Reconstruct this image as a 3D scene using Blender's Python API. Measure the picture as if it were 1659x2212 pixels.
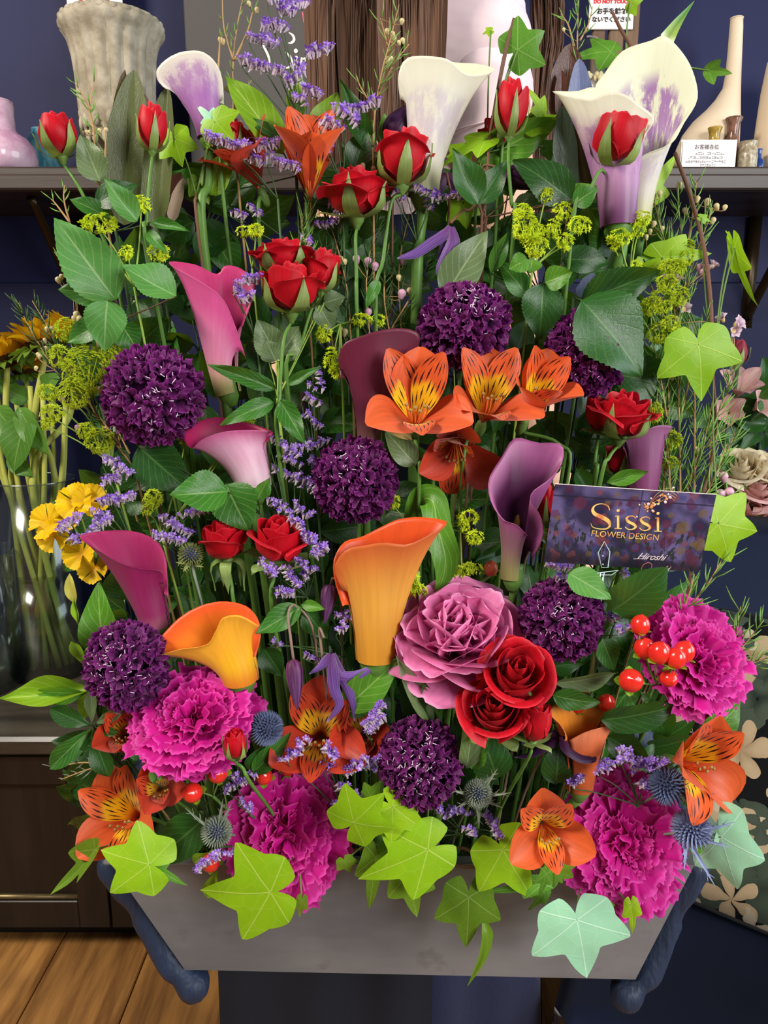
import bpy, math, random
from mathutils import Vector, Matrix, noise
V = Vector
rnd = random.Random(7)
PI = math.pi
for o in list(bpy.data.objects): bpy.data.objects.remove(o)
SC = bpy.context.scene
COL = SC.collection

# ---------------------------------------------------------------- camera
F = 1628.0; CX, CY = 829.5, 1106.0; PITCH = math.radians(12.0); HC = 1.08
cd = bpy.data.cameras.new('camera'); cam = bpy.data.objects.new('camera', cd); COL.objects.link(cam)
cd.sensor_fit = 'VERTICAL'; cd.sensor_height = 24.0; cd.lens = 24.0 * F / 2212.0
cd.clip_start = 0.02
cam.location = (0, 0, HC); cam.rotation_euler = (PI/2 - PITCH, 0, 0)
SC.camera = cam
# ---------------------------------------------------------------- world, lights, exposure
wd = bpy.data.worlds.new('world'); SC.world = wd; wd.use_nodes = True
wd.node_tree.nodes['Background'].inputs[0].default_value = (0.86, 0.90, 1.0, 1)
wd.node_tree.nodes['Background'].inputs[1].default_value = 0.15
def area(name, loc, target, size, power, col):
    l = bpy.data.lights.new(name, 'AREA'); l.shape = 'RECTANGLE'; l.size, l.size_y = size
    l.energy = power; l.color = col
    o = bpy.data.objects.new(name, l); COL.objects.link(o); o.location = loc
    o.rotation_euler = (V(target) - V(loc)).to_track_quat('-Z', 'Y').to_euler()
    return o
area('window_light', (1.6, -1.3, 1.75), (0.05, 0.5, 0.9), (1.1, 1.3), 92, (1.0, 0.985, 0.96))
area('side_window_light', (2.6, 0.35, 1.5), (0.1, 0.6, 0.9), (1.4, 1.6), 58, (0.80, 0.92, 1.0))
area('ceiling_lamp_light', (-1.5, -0.2, 2.4), (-0.4, 1.1, 0.3), (0.6, 0.6), 80, (1.0, 0.92, 0.80))
SC.view_settings.view_transform = 'Standard'; SC.view_settings.look = 'None'
SC.view_settings.exposure = -0.3; SC.view_settings.gamma = 1.0
SC.view_settings.use_curve_mapping = False

# ---------------------------------------------------------------- pixel helpers (a pixel is a direction; depth comes from the place)
sp, cp = math.sin(PITCH), math.cos(PITCH)
RT = V((1, 0, 0)); UP = V((0, sp, cp)); FW = V((0, cp, -sp)); TW = -FW
def ray(x, y): return RT*((x-CX)/F) + UP*((CY-y)/F) + FW
_yt = [(-50, .545), (100, .535), (400, .515), (800, .485), (1150, .455), (1500, .435), (1900, .425), (2300, .425)]
def Yd(y):
    for (a, A), (b, B) in zip(_yt, _yt[1:]):
        if y <= b: return A + (B-A)*max(0, (y-a))/(b-a)
    return _yt[-1][1]
def PY(x, y, Y):
    d = ray(x, y); return V((0, 0, HC)) + d*(Y/d.y)
def PZ(x, y, z):
    d = ray(x, y); return V((0, 0, HC)) + d*((z-HC)/d.z)
def P(x, y, dY=0.0): return PY(x, y, Yd(y)+dY)
def SY(x, y, Y): return Y/ray(x, y).y/F
def S(x, y, dY=0.0): return SY(x, y, Yd(y)+dY)
def D(dx, dy, dz): return (RT*dx + UP*dy + TW*dz).normalized()

# ---------------------------------------------------------------- object helpers
W = {}
def thing(name, label, cat, loc=(0, 0, 0), group=None):
    o = bpy.data.objects.new(name, None); COL.objects.link(o); o.location = loc
    o.empty_display_size = 0.01
    o['label'] = label; o['category'] = cat
    if group: o['group'] = group
    W[o] = Matrix.Translation(V(loc)); return o
def tag(o, label, cat, group=None):
    o['label'] = label; o['category'] = cat
    if group: o['group'] = group
    return o
def struct(o): o['kind'] = 'structure'; return o
class MB:
    def __init__(s): s.v = []; s.f = []; s.uv = []; s.mi = []
    def add(s, verts, faces, uvs=None, mi=0):
        n = len(s.v); s.v.extend(verts)
        s.uv.extend(uvs if uvs is not None else [(0.5, 0.5)]*len(verts))
        for f in faces: s.f.append([i+n for i in f]); s.mi.append(mi)
        return s
    def data(s, name, mats, smooth=True, M=None):
        me = bpy.data.meshes.new(name)
        vs = [M @ V(p) for p in s.v] if M is not None else s.v
        me.from_pydata([tuple(p) for p in vs], [], s.f)
        u = me.uv_layers.new(name='UVMap')
        li = [0]*len(me.loops); me.loops.foreach_get('vertex_index', li)
        fl = []
        for i in li: fl.extend(s.uv[i])
        u.data.foreach_set('uv', fl)
        if not isinstance(mats, (list, tuple)): mats = [mats]
        for m in mats: me.materials.append(m)
        if len(mats) > 1: me.polygons.foreach_set('material_index', s.mi)
        if smooth: me.polygons.foreach_set('use_smooth', [True]*len(me.polygons))
        me.update(); return me
def obj(name, me, parent=None, M=None, label=None):
    """link mesh data at world matrix M under parent"""
    o = bpy.data.objects.new(name, me); COL.objects.link(o)
    M = M if M is not None else Matrix.Identity(4)
    W[o] = M
    if parent is not None:
        o.parent = parent; o.matrix_basis = W[parent].inverted_safe() @ M
    else: o.matrix_basis = M
    if label: o['label'] = label
    return o
def put(name, mb, mat, parent=None, smooth=True, label=None, at=None):
    """mesh built in world coordinates, origin moved to the parent (or to 'at')"""
    org = V(at) if at is not None else (W[parent].translation.copy() if parent is not None else V((0, 0, 0)))
    me = mb.data(name, mat, smooth, Matrix.Translation(-org))
    return obj(name, me, parent, Matrix.Translation(org), label)

def fr(z, xh=None):
    """rotation with Z along z and X near xh"""
    z = V(z).normalized(); xh = V(xh) if xh is not None else V((1, 0, 0))
    x = xh - z*xh.dot(z)
    if x.length < 1e-4: x = V((0, 1, 0)) - z*z.y
    x.normalize(); y = z.cross(x)
    return Matrix((x, y, z)).transposed()
def TRS(p, R, s):
    if not hasattr(s, '__len__'): s = (s, s, s)
    return Matrix.Translation(V(p)) @ R.to_4x4() @ Matrix.Diagonal((s[0], s[1], s[2], 1))

# ---------------------------------------------------------------- shape helpers
def grid(mb, fn, nu, nv, mi=0, close=False):
    vs, uv, fs = [], [], []
    for j in range(nv+1):
        for i in range(nu+1):
            u, v = i/nu, j/nv; vs.append(fn(u, v)); uv.append((u, v))
    for j in range(nv):
        for i in range(nu):
            a = j*(nu+1)+i; fs.append((a, a+1, a+nu+2, a+nu+1))
    return mb.add(vs, fs, uv, mi)
def crom(pts, n=6):
    pts = [V(p) for p in pts]
    if len(pts) == 2: return [pts[0].lerp(pts[1], i/n) for i in range(n+1)]
    q = [pts[0]*2-pts[1]] + pts + [pts[-1]*2-pts[-2]]; out = []
    for i in range(1, len(q)-2):
        a, b, c, d = q[i-1:i+3]
        for k in range(n):
            t = k/n
            out.append(.5*((2*b)+(c-a)*t+(2*a-5*b+4*c-d)*t*t+(3*b-a-3*c+d)*t**3))
    out.append(pts[-1]); return out
def lerpl(l, t):
    if len(l) == 1: return l[0]
    t = min(max(t, 0), 1)*(len(l)-1); i = min(int(t), len(l)-2); return l[i]+(l[i+1]-l[i])*(t-i)
def tube(mb, pts, rad, n=6, smooth=5, mi=0, cap=True):
    """rad: list of radii along the path"""
    if not hasattr(rad, '__len__'): rad = [rad]
    pts = crom(pts, smooth) if smooth else [V(p) for p in pts]
    N = len(pts); ref = None; vs, uv, fs = [], [], []
    for k, p in enumerate(pts):
        t = (pts[min(k+1, N-1)]-pts[max(k-1, 0)])
        if t.length < 1e-9: t = V((0, 0, 1))
        t.normalize()
        if ref is None: ref = V((1, 0, 0)) if abs(t.x) < .8 else V((0, 1, 0))
        x = ref - t*ref.dot(t); x.normalize(); y = t.cross(x); ref = x
        r = lerpl(rad, k/(N-1))
        for i in range(n):
            a = 2*PI*i/n; vs.append(p + x*(math.cos(a)*r) + y*(math.sin(a)*r)); uv.append((i/n, k/(N-1)))
    for k in range(N-1):
        for i in range(n):
            a, b = k*n+i, k*n+(i+1) % n; fs.append((a, b, b+n, a+n))
    if cap: fs.append(tuple(range(n))[::-1]); fs.append(tuple(range((N-1)*n, N*n)))
    return mb.add(vs, fs, uv, mi)
def lathe(mb, prof, M=None, n=24, mi=0, wob=None):
    """prof: (radius, z) list, revolved about local Z, M places it"""
    vs, uv, fs = [], [], []
    K = len(prof)
    for k, (r, z) in enumerate(prof):
        for i in range(n):
            a = 2*PI*i/n; rr = r*(wob(a, k/(K-1)) if wob else 1)
            vs.append(V((math.cos(a)*rr, math.sin(a)*rr, z))); uv.append((i/n, k/(K-1)))
    for k in range(K-1):
        for i in range(n):
            a, b = k*n+i, k*n+(i+1) % n; fs.append((a, b, b+n, a+n))
    fs.append(tuple(range(n))[::-1]); fs.append(tuple(range((K-1)*n, K*n)))
    if M is not None: vs = [M @ p for p in vs]
    return mb.add(vs, fs, uv, mi)
def box(mb, a, b, M=None, mi=0, bev=0.0):
    (x0, y0, z0), (x1, y1, z1) = a, b
    if bev <= 0:
        vs = [V(p) for p in ((x0,y0,z0),(x1,y0,z0),(x1,y1,z0),(x0,y1,z0),(x0,y0,z1),(x1,y0,z1),(x1,y1,z1),(x0,y1,z1))]
        fs = [(3,2,1,0),(4,5,6,7),(0,1,5,4),(1,2,6,5),(2,3,7,6),(3,0,4,7)]
        uv = [(0,0),(1,0),(1,1),(0,1),(0,0),(1,0),(1,1),(0,1)]
    else:
        e = bev; vs = []; fs = []; idx = {}
        for sx in (0, 1):
            for sy in (0, 1):
                for sz in (0, 1):
                    c = V((x1 if sx else x0, y1 if sy else y0, z1 if sz else z0))
                    i = V(((-e if sx else e), (-e if sy else e), (-e if sz else e)))
                    for ax in range(3):
                        p = c + i; p[ax] = c[ax]; idx[(sx, sy, sz, ax)] = len(vs); vs.append(p)
        for ax in range(3):
            b_, c_ = (ax+1) % 3, (ax+2) % 3
            for s in (0, 1):
                q = []
                for (p, r) in ((0,0),(1,0),(1,1),(0,1)):
                    k = [0,0,0]; k[ax] = s; k[b_] = p; k[c_] = r; q.append(idx[(k[0],k[1],k[2],ax)])
                fs.append(tuple(q if s else q[::-1]))
            for p in (0, 1):
                for r in (0, 1):
                    k0 = [0,0,0]; k1 = [0,0,0]; k0[ax] = 0; k1[ax] = 1
                    k0[b_] = k1[b_] = p; k0[c_] = k1[c_] = r
                    fs.append((idx[(*k0, b_)], idx[(*k1, b_)], idx[(*k1, c_)], idx[(*k0, c_)]))
        for sx in (0, 1):
            for sy in (0, 1):
                for sz in (0, 1): fs.append(tuple(idx[(sx, sy, sz, a_)] for a_ in range(3)))
        uv = [((p.x-x0)/max(1e-6, x1-x0), (p.z-z0)/max(1e-6, z1-z0)) for p in vs]
    if M is not None: vs = [M @ p for p in vs]
    return mb.add(vs, fs, uv, mi)
def ribbon(mb, pts, wid, nrm, cup=0.15, nu=4, smooth=5, mi=0, ruf=0.0, twist=0.0):
    """curved strip: wid = list of full widths along the path, nrm = facing direction"""
    pts = crom(pts, smooth); N = len(pts); nrm = V(nrm)
    vs, uv, fs = [], [], []
    for k, p in enumerate(pts):
        t = pts[min(k+1, N-1)]-pts[max(k-1, 0)]; t.normalize()
        nn = nrm - t*nrm.dot(t); nn.normalize(); x = t.cross(nn)
        if twist:
            a = twist*k/(N-1); x, nn = x*math.cos(a)+nn*math.sin(a), nn*math.cos(a)-x*math.sin(a)
        w = lerpl(wid, k/(N-1))
        for i in range(nu+1):
            s = i/nu*2-1
            z = cup*w*s*s + (ruf*w*math.sin(k*2.1+s*3)*abs(s) if ruf else 0)
            vs.append(p + x*(s*w*.5) + nn*z); uv.append((i/nu, k/(N-1)))
    for k in range(N-1):
        for i in range(nu):
            a = k*(nu+1)+i; fs.append((a, a+1, a+nu+2, a+nu+1))
    return mb.add(vs, fs, uv, mi)
def ball(mb, c, r, n=8, m=6, mi=0, R=None):
    if not hasattr(r, '__len__'): r = (r, r, r)
    vs, uv, fs = [], [], []
    for j in range(m+1):
        b = -PI/2+PI*j/m
        for i in range(n):
            a = 2*PI*i/n
            q = V((math.cos(a)*math.cos(b)*r[0], math.sin(a)*math.cos(b)*r[1], math.sin(b)*r[2]))
            if R is not None: q = R @ q
            vs.append(V(c)+q); uv.append((i/n, j/m))
    for j in range(m):
        for i in range(n):
            a, b = j*n+i, j*n+(i+1) % n; fs.append((a, b, b+n, a+n))
    return mb.add(vs, fs, uv, mi)

# ---------------------------------------------------------------- materials
def lin(c): return tuple(((x/255)/12.92 if x/255 <= .04045 else ((x/255+.055)/1.055)**2.4) for x in c) + (1,)
class NT:
    def __init__(s, name):
        s.m = bpy.data.materials.new(name); s.m.use_nodes = True; s.t = s.m.node_tree; s.t.nodes.clear()
        s.out = s.t.nodes.new('ShaderNodeOutputMaterial')
    def n(s, ty, **kw):
        nd = s.t.nodes.new('ShaderNode'+ty)
        for k, v in kw.items(): setattr(nd, k, v)
        return nd
    def set(s, sock, v):
        if isinstance(v, bpy.types.NodeSocket): s.t.links.new(v, sock)
        else: sock.default_value = v
    def ma(s, op, a, b=0.0, c=None):
        nd = s.n('Math', operation=op); s.set(nd.inputs[0], a); s.set(nd.inputs[1], b)
        if c is not None: s.set(nd.inputs[2], c)
        return nd.outputs[0]
    def mix(s, f, a, b, bt='MIX'):
        nd = s.n('Mix', data_type='RGBA', blend_type=bt); s.set(nd.inputs[0], f)
        s.set(nd.inputs[6], a); s.set(nd.inputs[7], b); return nd.outputs[2]
    def step(s, x, lo, hi):
        nd = s.n('MapRange', interpolation_type='SMOOTHSTEP'); s.set(nd.inputs[0], x)
        s.set(nd.inputs[1], lo); s.set(nd.inputs[2], hi); return nd.outputs[0]
    def uv(s):
        x = s.n('UVMap'); q = s.n('SeparateXYZ'); s.t.links.new(x.outputs[0], q.inputs[0]); return x.outputs[0], q.outputs[0], q.outputs[1]
    def ob(s): return s.n('TexCoord').outputs['Object']
    def noi(s, vec, scale, det=3.0, rough=.55, st=None):
        if st is not None:
            mp = s.n('Mapping'); s.t.links.new(vec, mp.inputs[0]); mp.inputs['Scale'].default_value = st; vec = mp.outputs[0]
        nd = s.n('TexNoise'); s.t.links.new(vec, nd.inputs['Vector']); nd.inputs['Scale'].default_value = scale
        nd.inputs['Detail'].default_value = det; nd.inputs['Roughness'].default_value = rough; return nd.outputs['Fac']
    def bump(s, h, st=.3, dist=.001):
        nd = s.n('Bump'); s.t.links.new(h, nd.inputs['Height']); nd.inputs['Strength'].default_value = st
        nd.inputs['Distance'].default_value = dist; return nd.outputs[0]
    def end(s, col, rough=.5, spec=.5, trans=0.0, tcol=None, nrm=None, metal=0.0, emit=None, estr=0.0, sheen=0.0, tw=0.0, ior=1.45, coat=0.0):
        b = s.n('BsdfPrincipled'); s.set(b.inputs['Base Color'], col); s.set(b.inputs['Roughness'], rough)
        s.set(b.inputs['Specular IOR Level'], spec); s.set(b.inputs['Metallic'], metal); s.set(b.inputs['IOR'], ior)
        if sheen: b.inputs['Sheen Weight'].default_value = sheen
        if coat: b.inputs['Coat Weight'].default_value = coat; b.inputs['Coat Roughness'].default_value = .1
        if tw: b.inputs['Transmission Weight'].default_value = tw
        if nrm is not None: s.set(b.inputs['Normal'], nrm)
        if emit is not None: s.set(b.inputs['Emission Color'], emit); b.inputs['Emission Strength'].default_value = estr
        r = b.outputs[0]
        if trans > 0:
            t = s.n('BsdfTranslucent'); s.set(t.inputs[0], tcol if tcol is not None else col)
            mx = s.n('MixShader'); mx.inputs[0].default_value = trans
            s.t.links.new(r, mx.inputs[1]); s.t.links.new(t.outputs[0], mx.inputs[2]); r = mx.outputs[0]
        s.t.links.new(r, s.out.inputs[0]); return s.m
def pmat(name, c, rough=.5, spec=.5, var=.15, scale=40, bump=0.0, trans=0.0, metal=0.0, **kw):
    t = NT(name); k = t.noi(t.ob(), scale)
    c = lin(c); col = t.mix(k, tuple(x*(1-var) for x in c[:3])+(1,), tuple(min(1, x*(1+var)) for x in c[:3])+(1,))
    return t.end(col, rough, spec, trans, nrm=t.bump(k, bump) if bump else None, metal=metal, **kw)
def leafmat(name, base, dark, vein, rough=.38, trans=.25, nside=7, vamt=.55, spec=.5):
    t = NT(name); uv, u, v = t.uv()
    d = t.ma('ABSOLUTE', t.ma('SUBTRACT', u, .5))
    mid = t.ma('SUBTRACT', 1.0, t.step(d, .008, .035))
    sv = t.ma('FRACT', t.ma('MULTIPLY', t.ma('SUBTRACT', v, t.ma('MULTIPLY', d, .75)), float(nside)))
    sd = t.ma('SUBTRACT', 1.0, t.step(t.ma('ABSOLUTE', t.ma('SUBTRACT', sv, .5)), .02, .11))
    ve = t.ma('MAXIMUM', mid, t.ma('MULTIPLY', sd, .45))
    k = t.noi(uv, 3.0, 4); r = t.n('ObjectInfo').outputs['Random']
    f = t.ma('ADD', t.ma('MULTIPLY', k, .55), t.ma('MULTIPLY', r, .45))
    col = t.mix(f, lin(dark), lin(base)); col = t.mix(t.ma('MULTIPLY', ve, vamt), col, lin(vein))
    vor = t.n('TexVoronoi', feature='DISTANCE_TO_EDGE'); t.t.links.new(uv, vor.inputs['Vector']); vor.inputs['Scale'].default_value = 16
    h = t.ma('ADD', t.ma('MULTIPLY', ve, -1.0), t.ma('MULTIPLY', t.step(vor.outputs[0], 0.0, .12), .35))
    tc = t.mix(.5, col, (.35, .55, .02, 1))
    return t.end(col, rough, spec, trans, tcol=tc, nrm=t.bump(h, .16, .0010))
def petalmat(name, tip, base, mid=None, rough=.5, trans=.3, vein=.25, vfreq=26, lo=0.0, hi=.6, sheen=.04, var=.25, edge=None, tcol=None):
    """colour runs from base (v=0) to tip (v=1) with fine lengthwise veins"""
    t = NT(name); uv, u, v = t.uv()
    col = t.mix(t.step(v, lo, hi), lin(base), lin(tip))
    k = t.noi(uv, vfreq, 2, .5, (1, .06, 1)); k2 = t.noi(uv, 4, 3); r = t.n('ObjectInfo').outputs['Random']
    dk = t.mix(1.0, col, (1-vein*1.6, 1-vein*1.9, 1-vein*1.6, 1), 'MULTIPLY')
    col = t.mix(t.step(k, .35, .65), dk, col)
    f = t.ma('ADD', t.ma('MULTIPLY', k2, .6), t.ma('MULTIPLY', r, .4))
    col = t.mix(f, t.mix(1.0, col, (1-var, 1-var*1.2, 1-var, 1), 'MULTIPLY'), col)
    if edge is not None:
        e = t.ma('MAXIMUM', t.step(v, .93, 1.0), t.step(t.ma('ABSOLUTE', t.ma('SUBTRACT', u, .5)), .46, .5))
        col = t.mix(t.ma('MULTIPLY', e, .7), col, lin(edge))
    return t.end(col, rough, .28, trans, tcol=tcol, nrm=t.bump(k, .15, .0006), sheen=sheen*.2)
# ================================================================ THE ROOM
YW = 1.62                                    # back wall
def wallmat():
    t = NT('navy_paint'); k = t.noi(t.ob(), 3, 3); k2 = t.noi(t.ob(), 160, 2)
    return t.end(t.mix(k, lin((32, 34, 68)), lin((40, 43, 80))), .6, .2, nrm=t.bump(k2, .12, .001))
M_wall = wallmat()
struct(put('wall_back', box(MB(), (-3.2, YW, 0), (3.2, YW+.1, 2.9)), M_wall, smooth=False))
M_panel = pmat('navy_panel', (22, 25, 56), .6, .2, .1, 6)
struct(put('trim_1', box(MB(), (-3.2, YW-.012, 0), (3.2, YW-.001, 1.22), bev=.003), M_panel, smooth=False))
def woodmat(name, a, b, c, rough=.45, st=(26, 2.2, 26), spec=.4, bump=.25):
    t = NT(name); o = t.ob(); k = t.noi(o, 1.0, 5, .6, st); k2 = t.noi(o, 3.0, 3); r = t.n('ObjectInfo').outputs['Random']
    col = t.mix(t.step(k, .3, .7), lin(a), lin(b)); col = t.mix(t.ma('MULTIPLY', t.step(k2, .55, .75), .6), col, lin(c))
    col = t.mix(t.ma('MULTIPLY', r, .35), col, lin(c))
    return t.end(col, rough, spec, nrm=t.bump(k, bump, .002))
M_plank = woodmat('oak_floor', (112, 72, 34), (190, 136, 72), (86, 56, 30), .55, (30, 3, 30))
floor = struct(put('floor', box(MB(), (-3.2, -2.5, -.06), (3.2, YW, -.02)), pmat('subfloor', (40, 26, 14)), smooth=False))
pw = .169; x0 = PZ(35, 2210, 0).x
for i in range(-8, 10):
    for j in range(-1, 4):
        ya = max(-2.45, -2.45+(.53*i) % 1.2 + 1.3*(j-1)+.001); yb = min(YW-.002, -2.45+(.53*i) % 1.2 + 1.3*j-.001)
        if yb-ya < .05: continue
        me = box(MB(), (-pw/2+.0012, ya-(ya+yb)/2, -.02), (pw/2-.0012, yb-(ya+yb)/2, 0), bev=.002).data('plank', M_plank, False)
        obj('plank', me, floor, Matrix.Translation((x0+(i+.5)*pw, (ya+yb)/2, 0)))

# ---------------------------------------------------------------- wall shelf with brackets
M_shelf = woodmat('shelf_wood', (52, 42, 38), (74, 62, 56), (44, 36, 34), .4, (2, 26, 26))
zs = PY(1550, 358, 1.37).z; zb = PY(1550, 412, 1.37).z
sh = thing('wall_shelf', 'long dark brown wooden shelf along the navy wall', 'shelf', (0, YW, zb))
put('board', box(MB(), (-1.5, 1.375, zb), (1.6, YW-.001, zs), bev=.003), M_shelf, sh, False)
put('front_moulding', box(MB(), (-1.5, 1.366, zb+.001), (1.6, 1.376, zb+(zs-zb)*.66), bev=.003), M_shelf, sh, False)
M_iron = pmat('bracket_iron', (58, 44, 26), .35, .5, .3, 30, metal=.7)
for x in (-.62, .75):
    m = MB(); tube(m, [(x, YW-.013, zb-.2), (x, YW-.06, zb-.15), (x, YW-.16, zb-.05), (x, 1.41, zb-.004)], [.009], 8)
    box(m, (x-.012, YW-.013, zb-.22), (x+.012, YW-.001, zb-.002)); put('bracket', m, M_iron, sh)

# ---------------------------------------------------------------- low cabinet along the wall
zc = PY(60, 1600, 1.165).z + .004
M_top = woodmat('counter_wood', (50, 44, 38), (84, 76, 64), (38, 32, 27), .3, (3, 26, 26))
M_cab = woodmat('cabinet_wood', (30, 24, 20), (44, 35, 29), (24, 19, 16), .38, (26, 26, 3))
cb = thing('low_cabinet', 'low dark brown cabinet with panelled doors and thick worn top', 'cabinet', (0, 1.4, 0))
m = MB(); box(m, (-1.6, 1.165, zc-.034), (.30, YW-.014, zc), bev=.006); put('top', m, M_top, cb, False)
m = MB(); box(m, (-1.58, 1.205, .055), (.28, YW-.014, zc-.034)); put('body', m, M_cab, cb, False)
m = MB(); box(m, (-1.58, 1.235, .001), (.28, YW-.014, .055)); put('plinth', m, pmat('plinth_black', (20, 19, 18), .5), cb, False)
xd = PY(241, 1990, 1.185).x
M_brass = pmat('worn_brass_edge', (120, 104, 70), .35, .5, .4, 60, metal=.6)
for i in range(-3, 5):
    xr = xd + i*.42; xl = xr-.416
    if xl < -1.57 or xr > .275: continue
    d = put('door', box(MB(), (xl, 1.188, .06), (xr, 1.204, zc-.04), bev=.002), M_cab, cb, False)
    m = MB(); fw = .055
    for a, b in (((xl, .06), (xl+fw, zc-.04)), ((xr-fw, .06), (xr, zc-.04)), ((xl+fw, .06), (xr-fw, .06+fw)), ((xl+fw, zc-.04-fw), (xr-fw, zc-.04))):
        box(m, (a[0], 1.178, a[1]), (b[0], 1.187, b[1]), bev=.0015)
    put('door_frame', m, M_cab, d, False)
    put('moulding', tube(MB(), [(xl+fw, 1.186, .06+fw+.004), (xr-fw, 1.186, .06+fw+.004)], [.005], 6, 2), M_brass, d)

# ================================================================ THINGS ON THE SHELF
def onshelf(px, Y): return V((PY(px, 357, Y).x, Y, zs))
# stone urn
Yu = 1.455; b = onshelf(262, Yu); s = SY(262, 200, Yu)
M_stone = (lambda t: t.end(t.mix(t.step(t.noi(t.ob(), 30, 5), .35, .65), lin((150, 140, 120)), lin((184, 175, 156))), .85, .2, nrm=t.bump(t.noi(t.ob(), 120, 3), .5, .002)))(NT('carved_stone'))
urn = thing('stone_urn', 'pale carved stone urn with fluted sides and leafy rim', 'urn', b)
H = (357-42)*s
def flute(a, t): return 1 + (.075*abs(math.sin(a*9)) - .045 if .41 < t < .60 else .012*math.sin(a*22))
prof = [(.30, 0), (.32, .04), (.22, .07), (.2, .1), (.42, .17), (.62, .24), (.70, .31), (.72, .36), (.735, .375), (.74, .395), (.725, .41), (.735, .43),
        (.745, .55), (.76, .65), (.79, .75), (.85, .84), (.94, .885), (.99, .91), (1.0, .935), (.985, .955), (.94, .975), (.9, .985), (.84, .975), (.8, .9), (.75, .7), (.7, .45), (.2, .4)]
R = 108*s
m = MB(); lathe(m, [(r*R, z*H) for r, z in prof], Matrix.Translation(b), 144, wob=flute); put('body', m, M_stone, urn)
rim = MB().data
for k in range(26):
    a = 2*PI*k/26; c = b + V((math.cos(a)*.955*R, math.sin(a)*.955*R, .955*H))
    m = MB(); ball(m, c, (.05*R, .1*R, .022*H), 8, 5, R=Matrix.Rotation(a, 3, 'Z')); put('rim_leaf', m, M_stone, urn)
for k in range(30):
    a = 2*PI*k/30; zz = .22+.1*(k % 2); c = b + V((math.cos(a)*(.6+.1*(k%2))*R, math.sin(a)*(.6+.1*(k%2))*R, zz*H))
    m = MB(); ball(m, c, (.05*R, .09*R, .05*H), 8, 5, R=Matrix.Rotation(a, 3, 'Z')); put('carved_leaf', m, M_stone, urn)
# glass vases at the left
def glaze(name, a, b, sc=25, rough=.12, st=None, trans=.15):
    t = NT(name); k = t.noi(t.ob(), sc, 5, .6, st); return t.end(t.mix(t.step(k, .35, .7), lin(a), lin(b)), rough, .6, trans, nrm=t.bump(k, .1, .001))
def lathe_thing(name, label, cat, base, prof, mat, part='body', n=32, wob=None):
    t = thing(name, label, cat, base); m = MB(); lathe(m, prof, Matrix.Translation(base), n, wob=wob)
    o = put(part, m, mat, t); return t
s = SY(10, 300, 1.44); b = onshelf(2, 1.44)
g = [(60, 0), (70, 8), (77, 30), (74, 55), (60, 74), (43, 84), (37, 92), (36, 120), (37, 140), (35, 147), (30, 144), (30, 100), (50, 70), (60, 30), (50, 8)]
t_ = lathe_thing('pink_glass_vase', 'mottled pink glass vase with round body and straight neck', 'vase', b, [(r*s, z*s) for r, z in g], glaze('pink_glass', (196, 146, 176), (232, 200, 216)))
put('rim', tube(MB(), [b+V((math.cos(a)*34*s, math.sin(a)*34*s, 146*s)) for a in [k*PI/12 for k in range(25)]], [2.5*s], 6, 1), glaze('pink_rim', (206, 160, 186), (232, 200, 216)), t_)
b = onshelf(93, 1.53)
g = [(44, 0), (48, 10), (46, 40), (38, 72), (28, 98), (20, 114), (18, 122), (14, 120), (20, 98), (36, 60), (40, 12)]
t_ = lathe_thing('teal_glass_vase', 'ribbed teal glass vase behind the pink vase', 'vase', b, [(r*s, z*s) for r, z in g], glaze('teal_glass', (58, 128, 150), (126, 190, 200), 12, .12, (9, 9, .3)), wob=lambda a, t: 1+.03*math.sin(a*16))
put('rim', tube(MB(), [b+V((math.cos(a)*17*s, math.sin(a)*17*s, 121*s)) for a in [k*PI/12 for k in range(25)]], [2*s], 6, 1), glaze('teal_rim', (90, 160, 176), (126, 190, 200)), t_)

# slatted wooden stands carrying the two notices
M_slat = woodmat('slat_wood', (96, 72, 52), (138, 110, 84), (80, 60, 44), .55, (26, 26, 2))
M_slat2 = woodmat('dark_slat_wood', (54, 38, 28), (78, 56, 42), (44, 32, 26), .55, (26, 26, 2))
def textmesh(s, size, M, mat, name='lettering', parent=None, shear=0.0, sp=1.0, align='CENTER', ext=.0002, off=0.0):
    cu = bpy.data.curves.new(name, 'FONT'); cu.body = s; cu.size = size; cu.align_x = align; cu.align_y = 'CENTER'
    cu.extrude = ext; cu.shear = shear; cu.space_character = sp; cu.offset = off; cu.resolution_u = 3
    o = bpy.data.objects.new('tmp', cu); COL.objects.link(o)
    dg = bpy.context.evaluated_depsgraph_get(); me = bpy.data.meshes.new_from_object(o.evaluated_get(dg))
    bpy.data.objects.remove(o); bpy.data.curves.remove(cu)
    me.name = name; me.materials.clear(); me.materials.append(mat)
    return obj(name, me, parent, M)
def facing(p, tilt=0.0, roll=0.0):     # text plane facing -Y
    return Matrix.Translation(V(p)) @ Matrix.Rotation(roll, 4, 'Y') @ Matrix.Rotation(PI/2-tilt, 4, 'X')
M_paper = pmat('white_board', (236, 230, 228), .5, .3, .03, 5)
M_red = pmat('red_print', (214, 52, 58), .6, .2, .05); M_blk = pmat('black_print', (58, 54, 58), .6, .2, .05)
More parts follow.
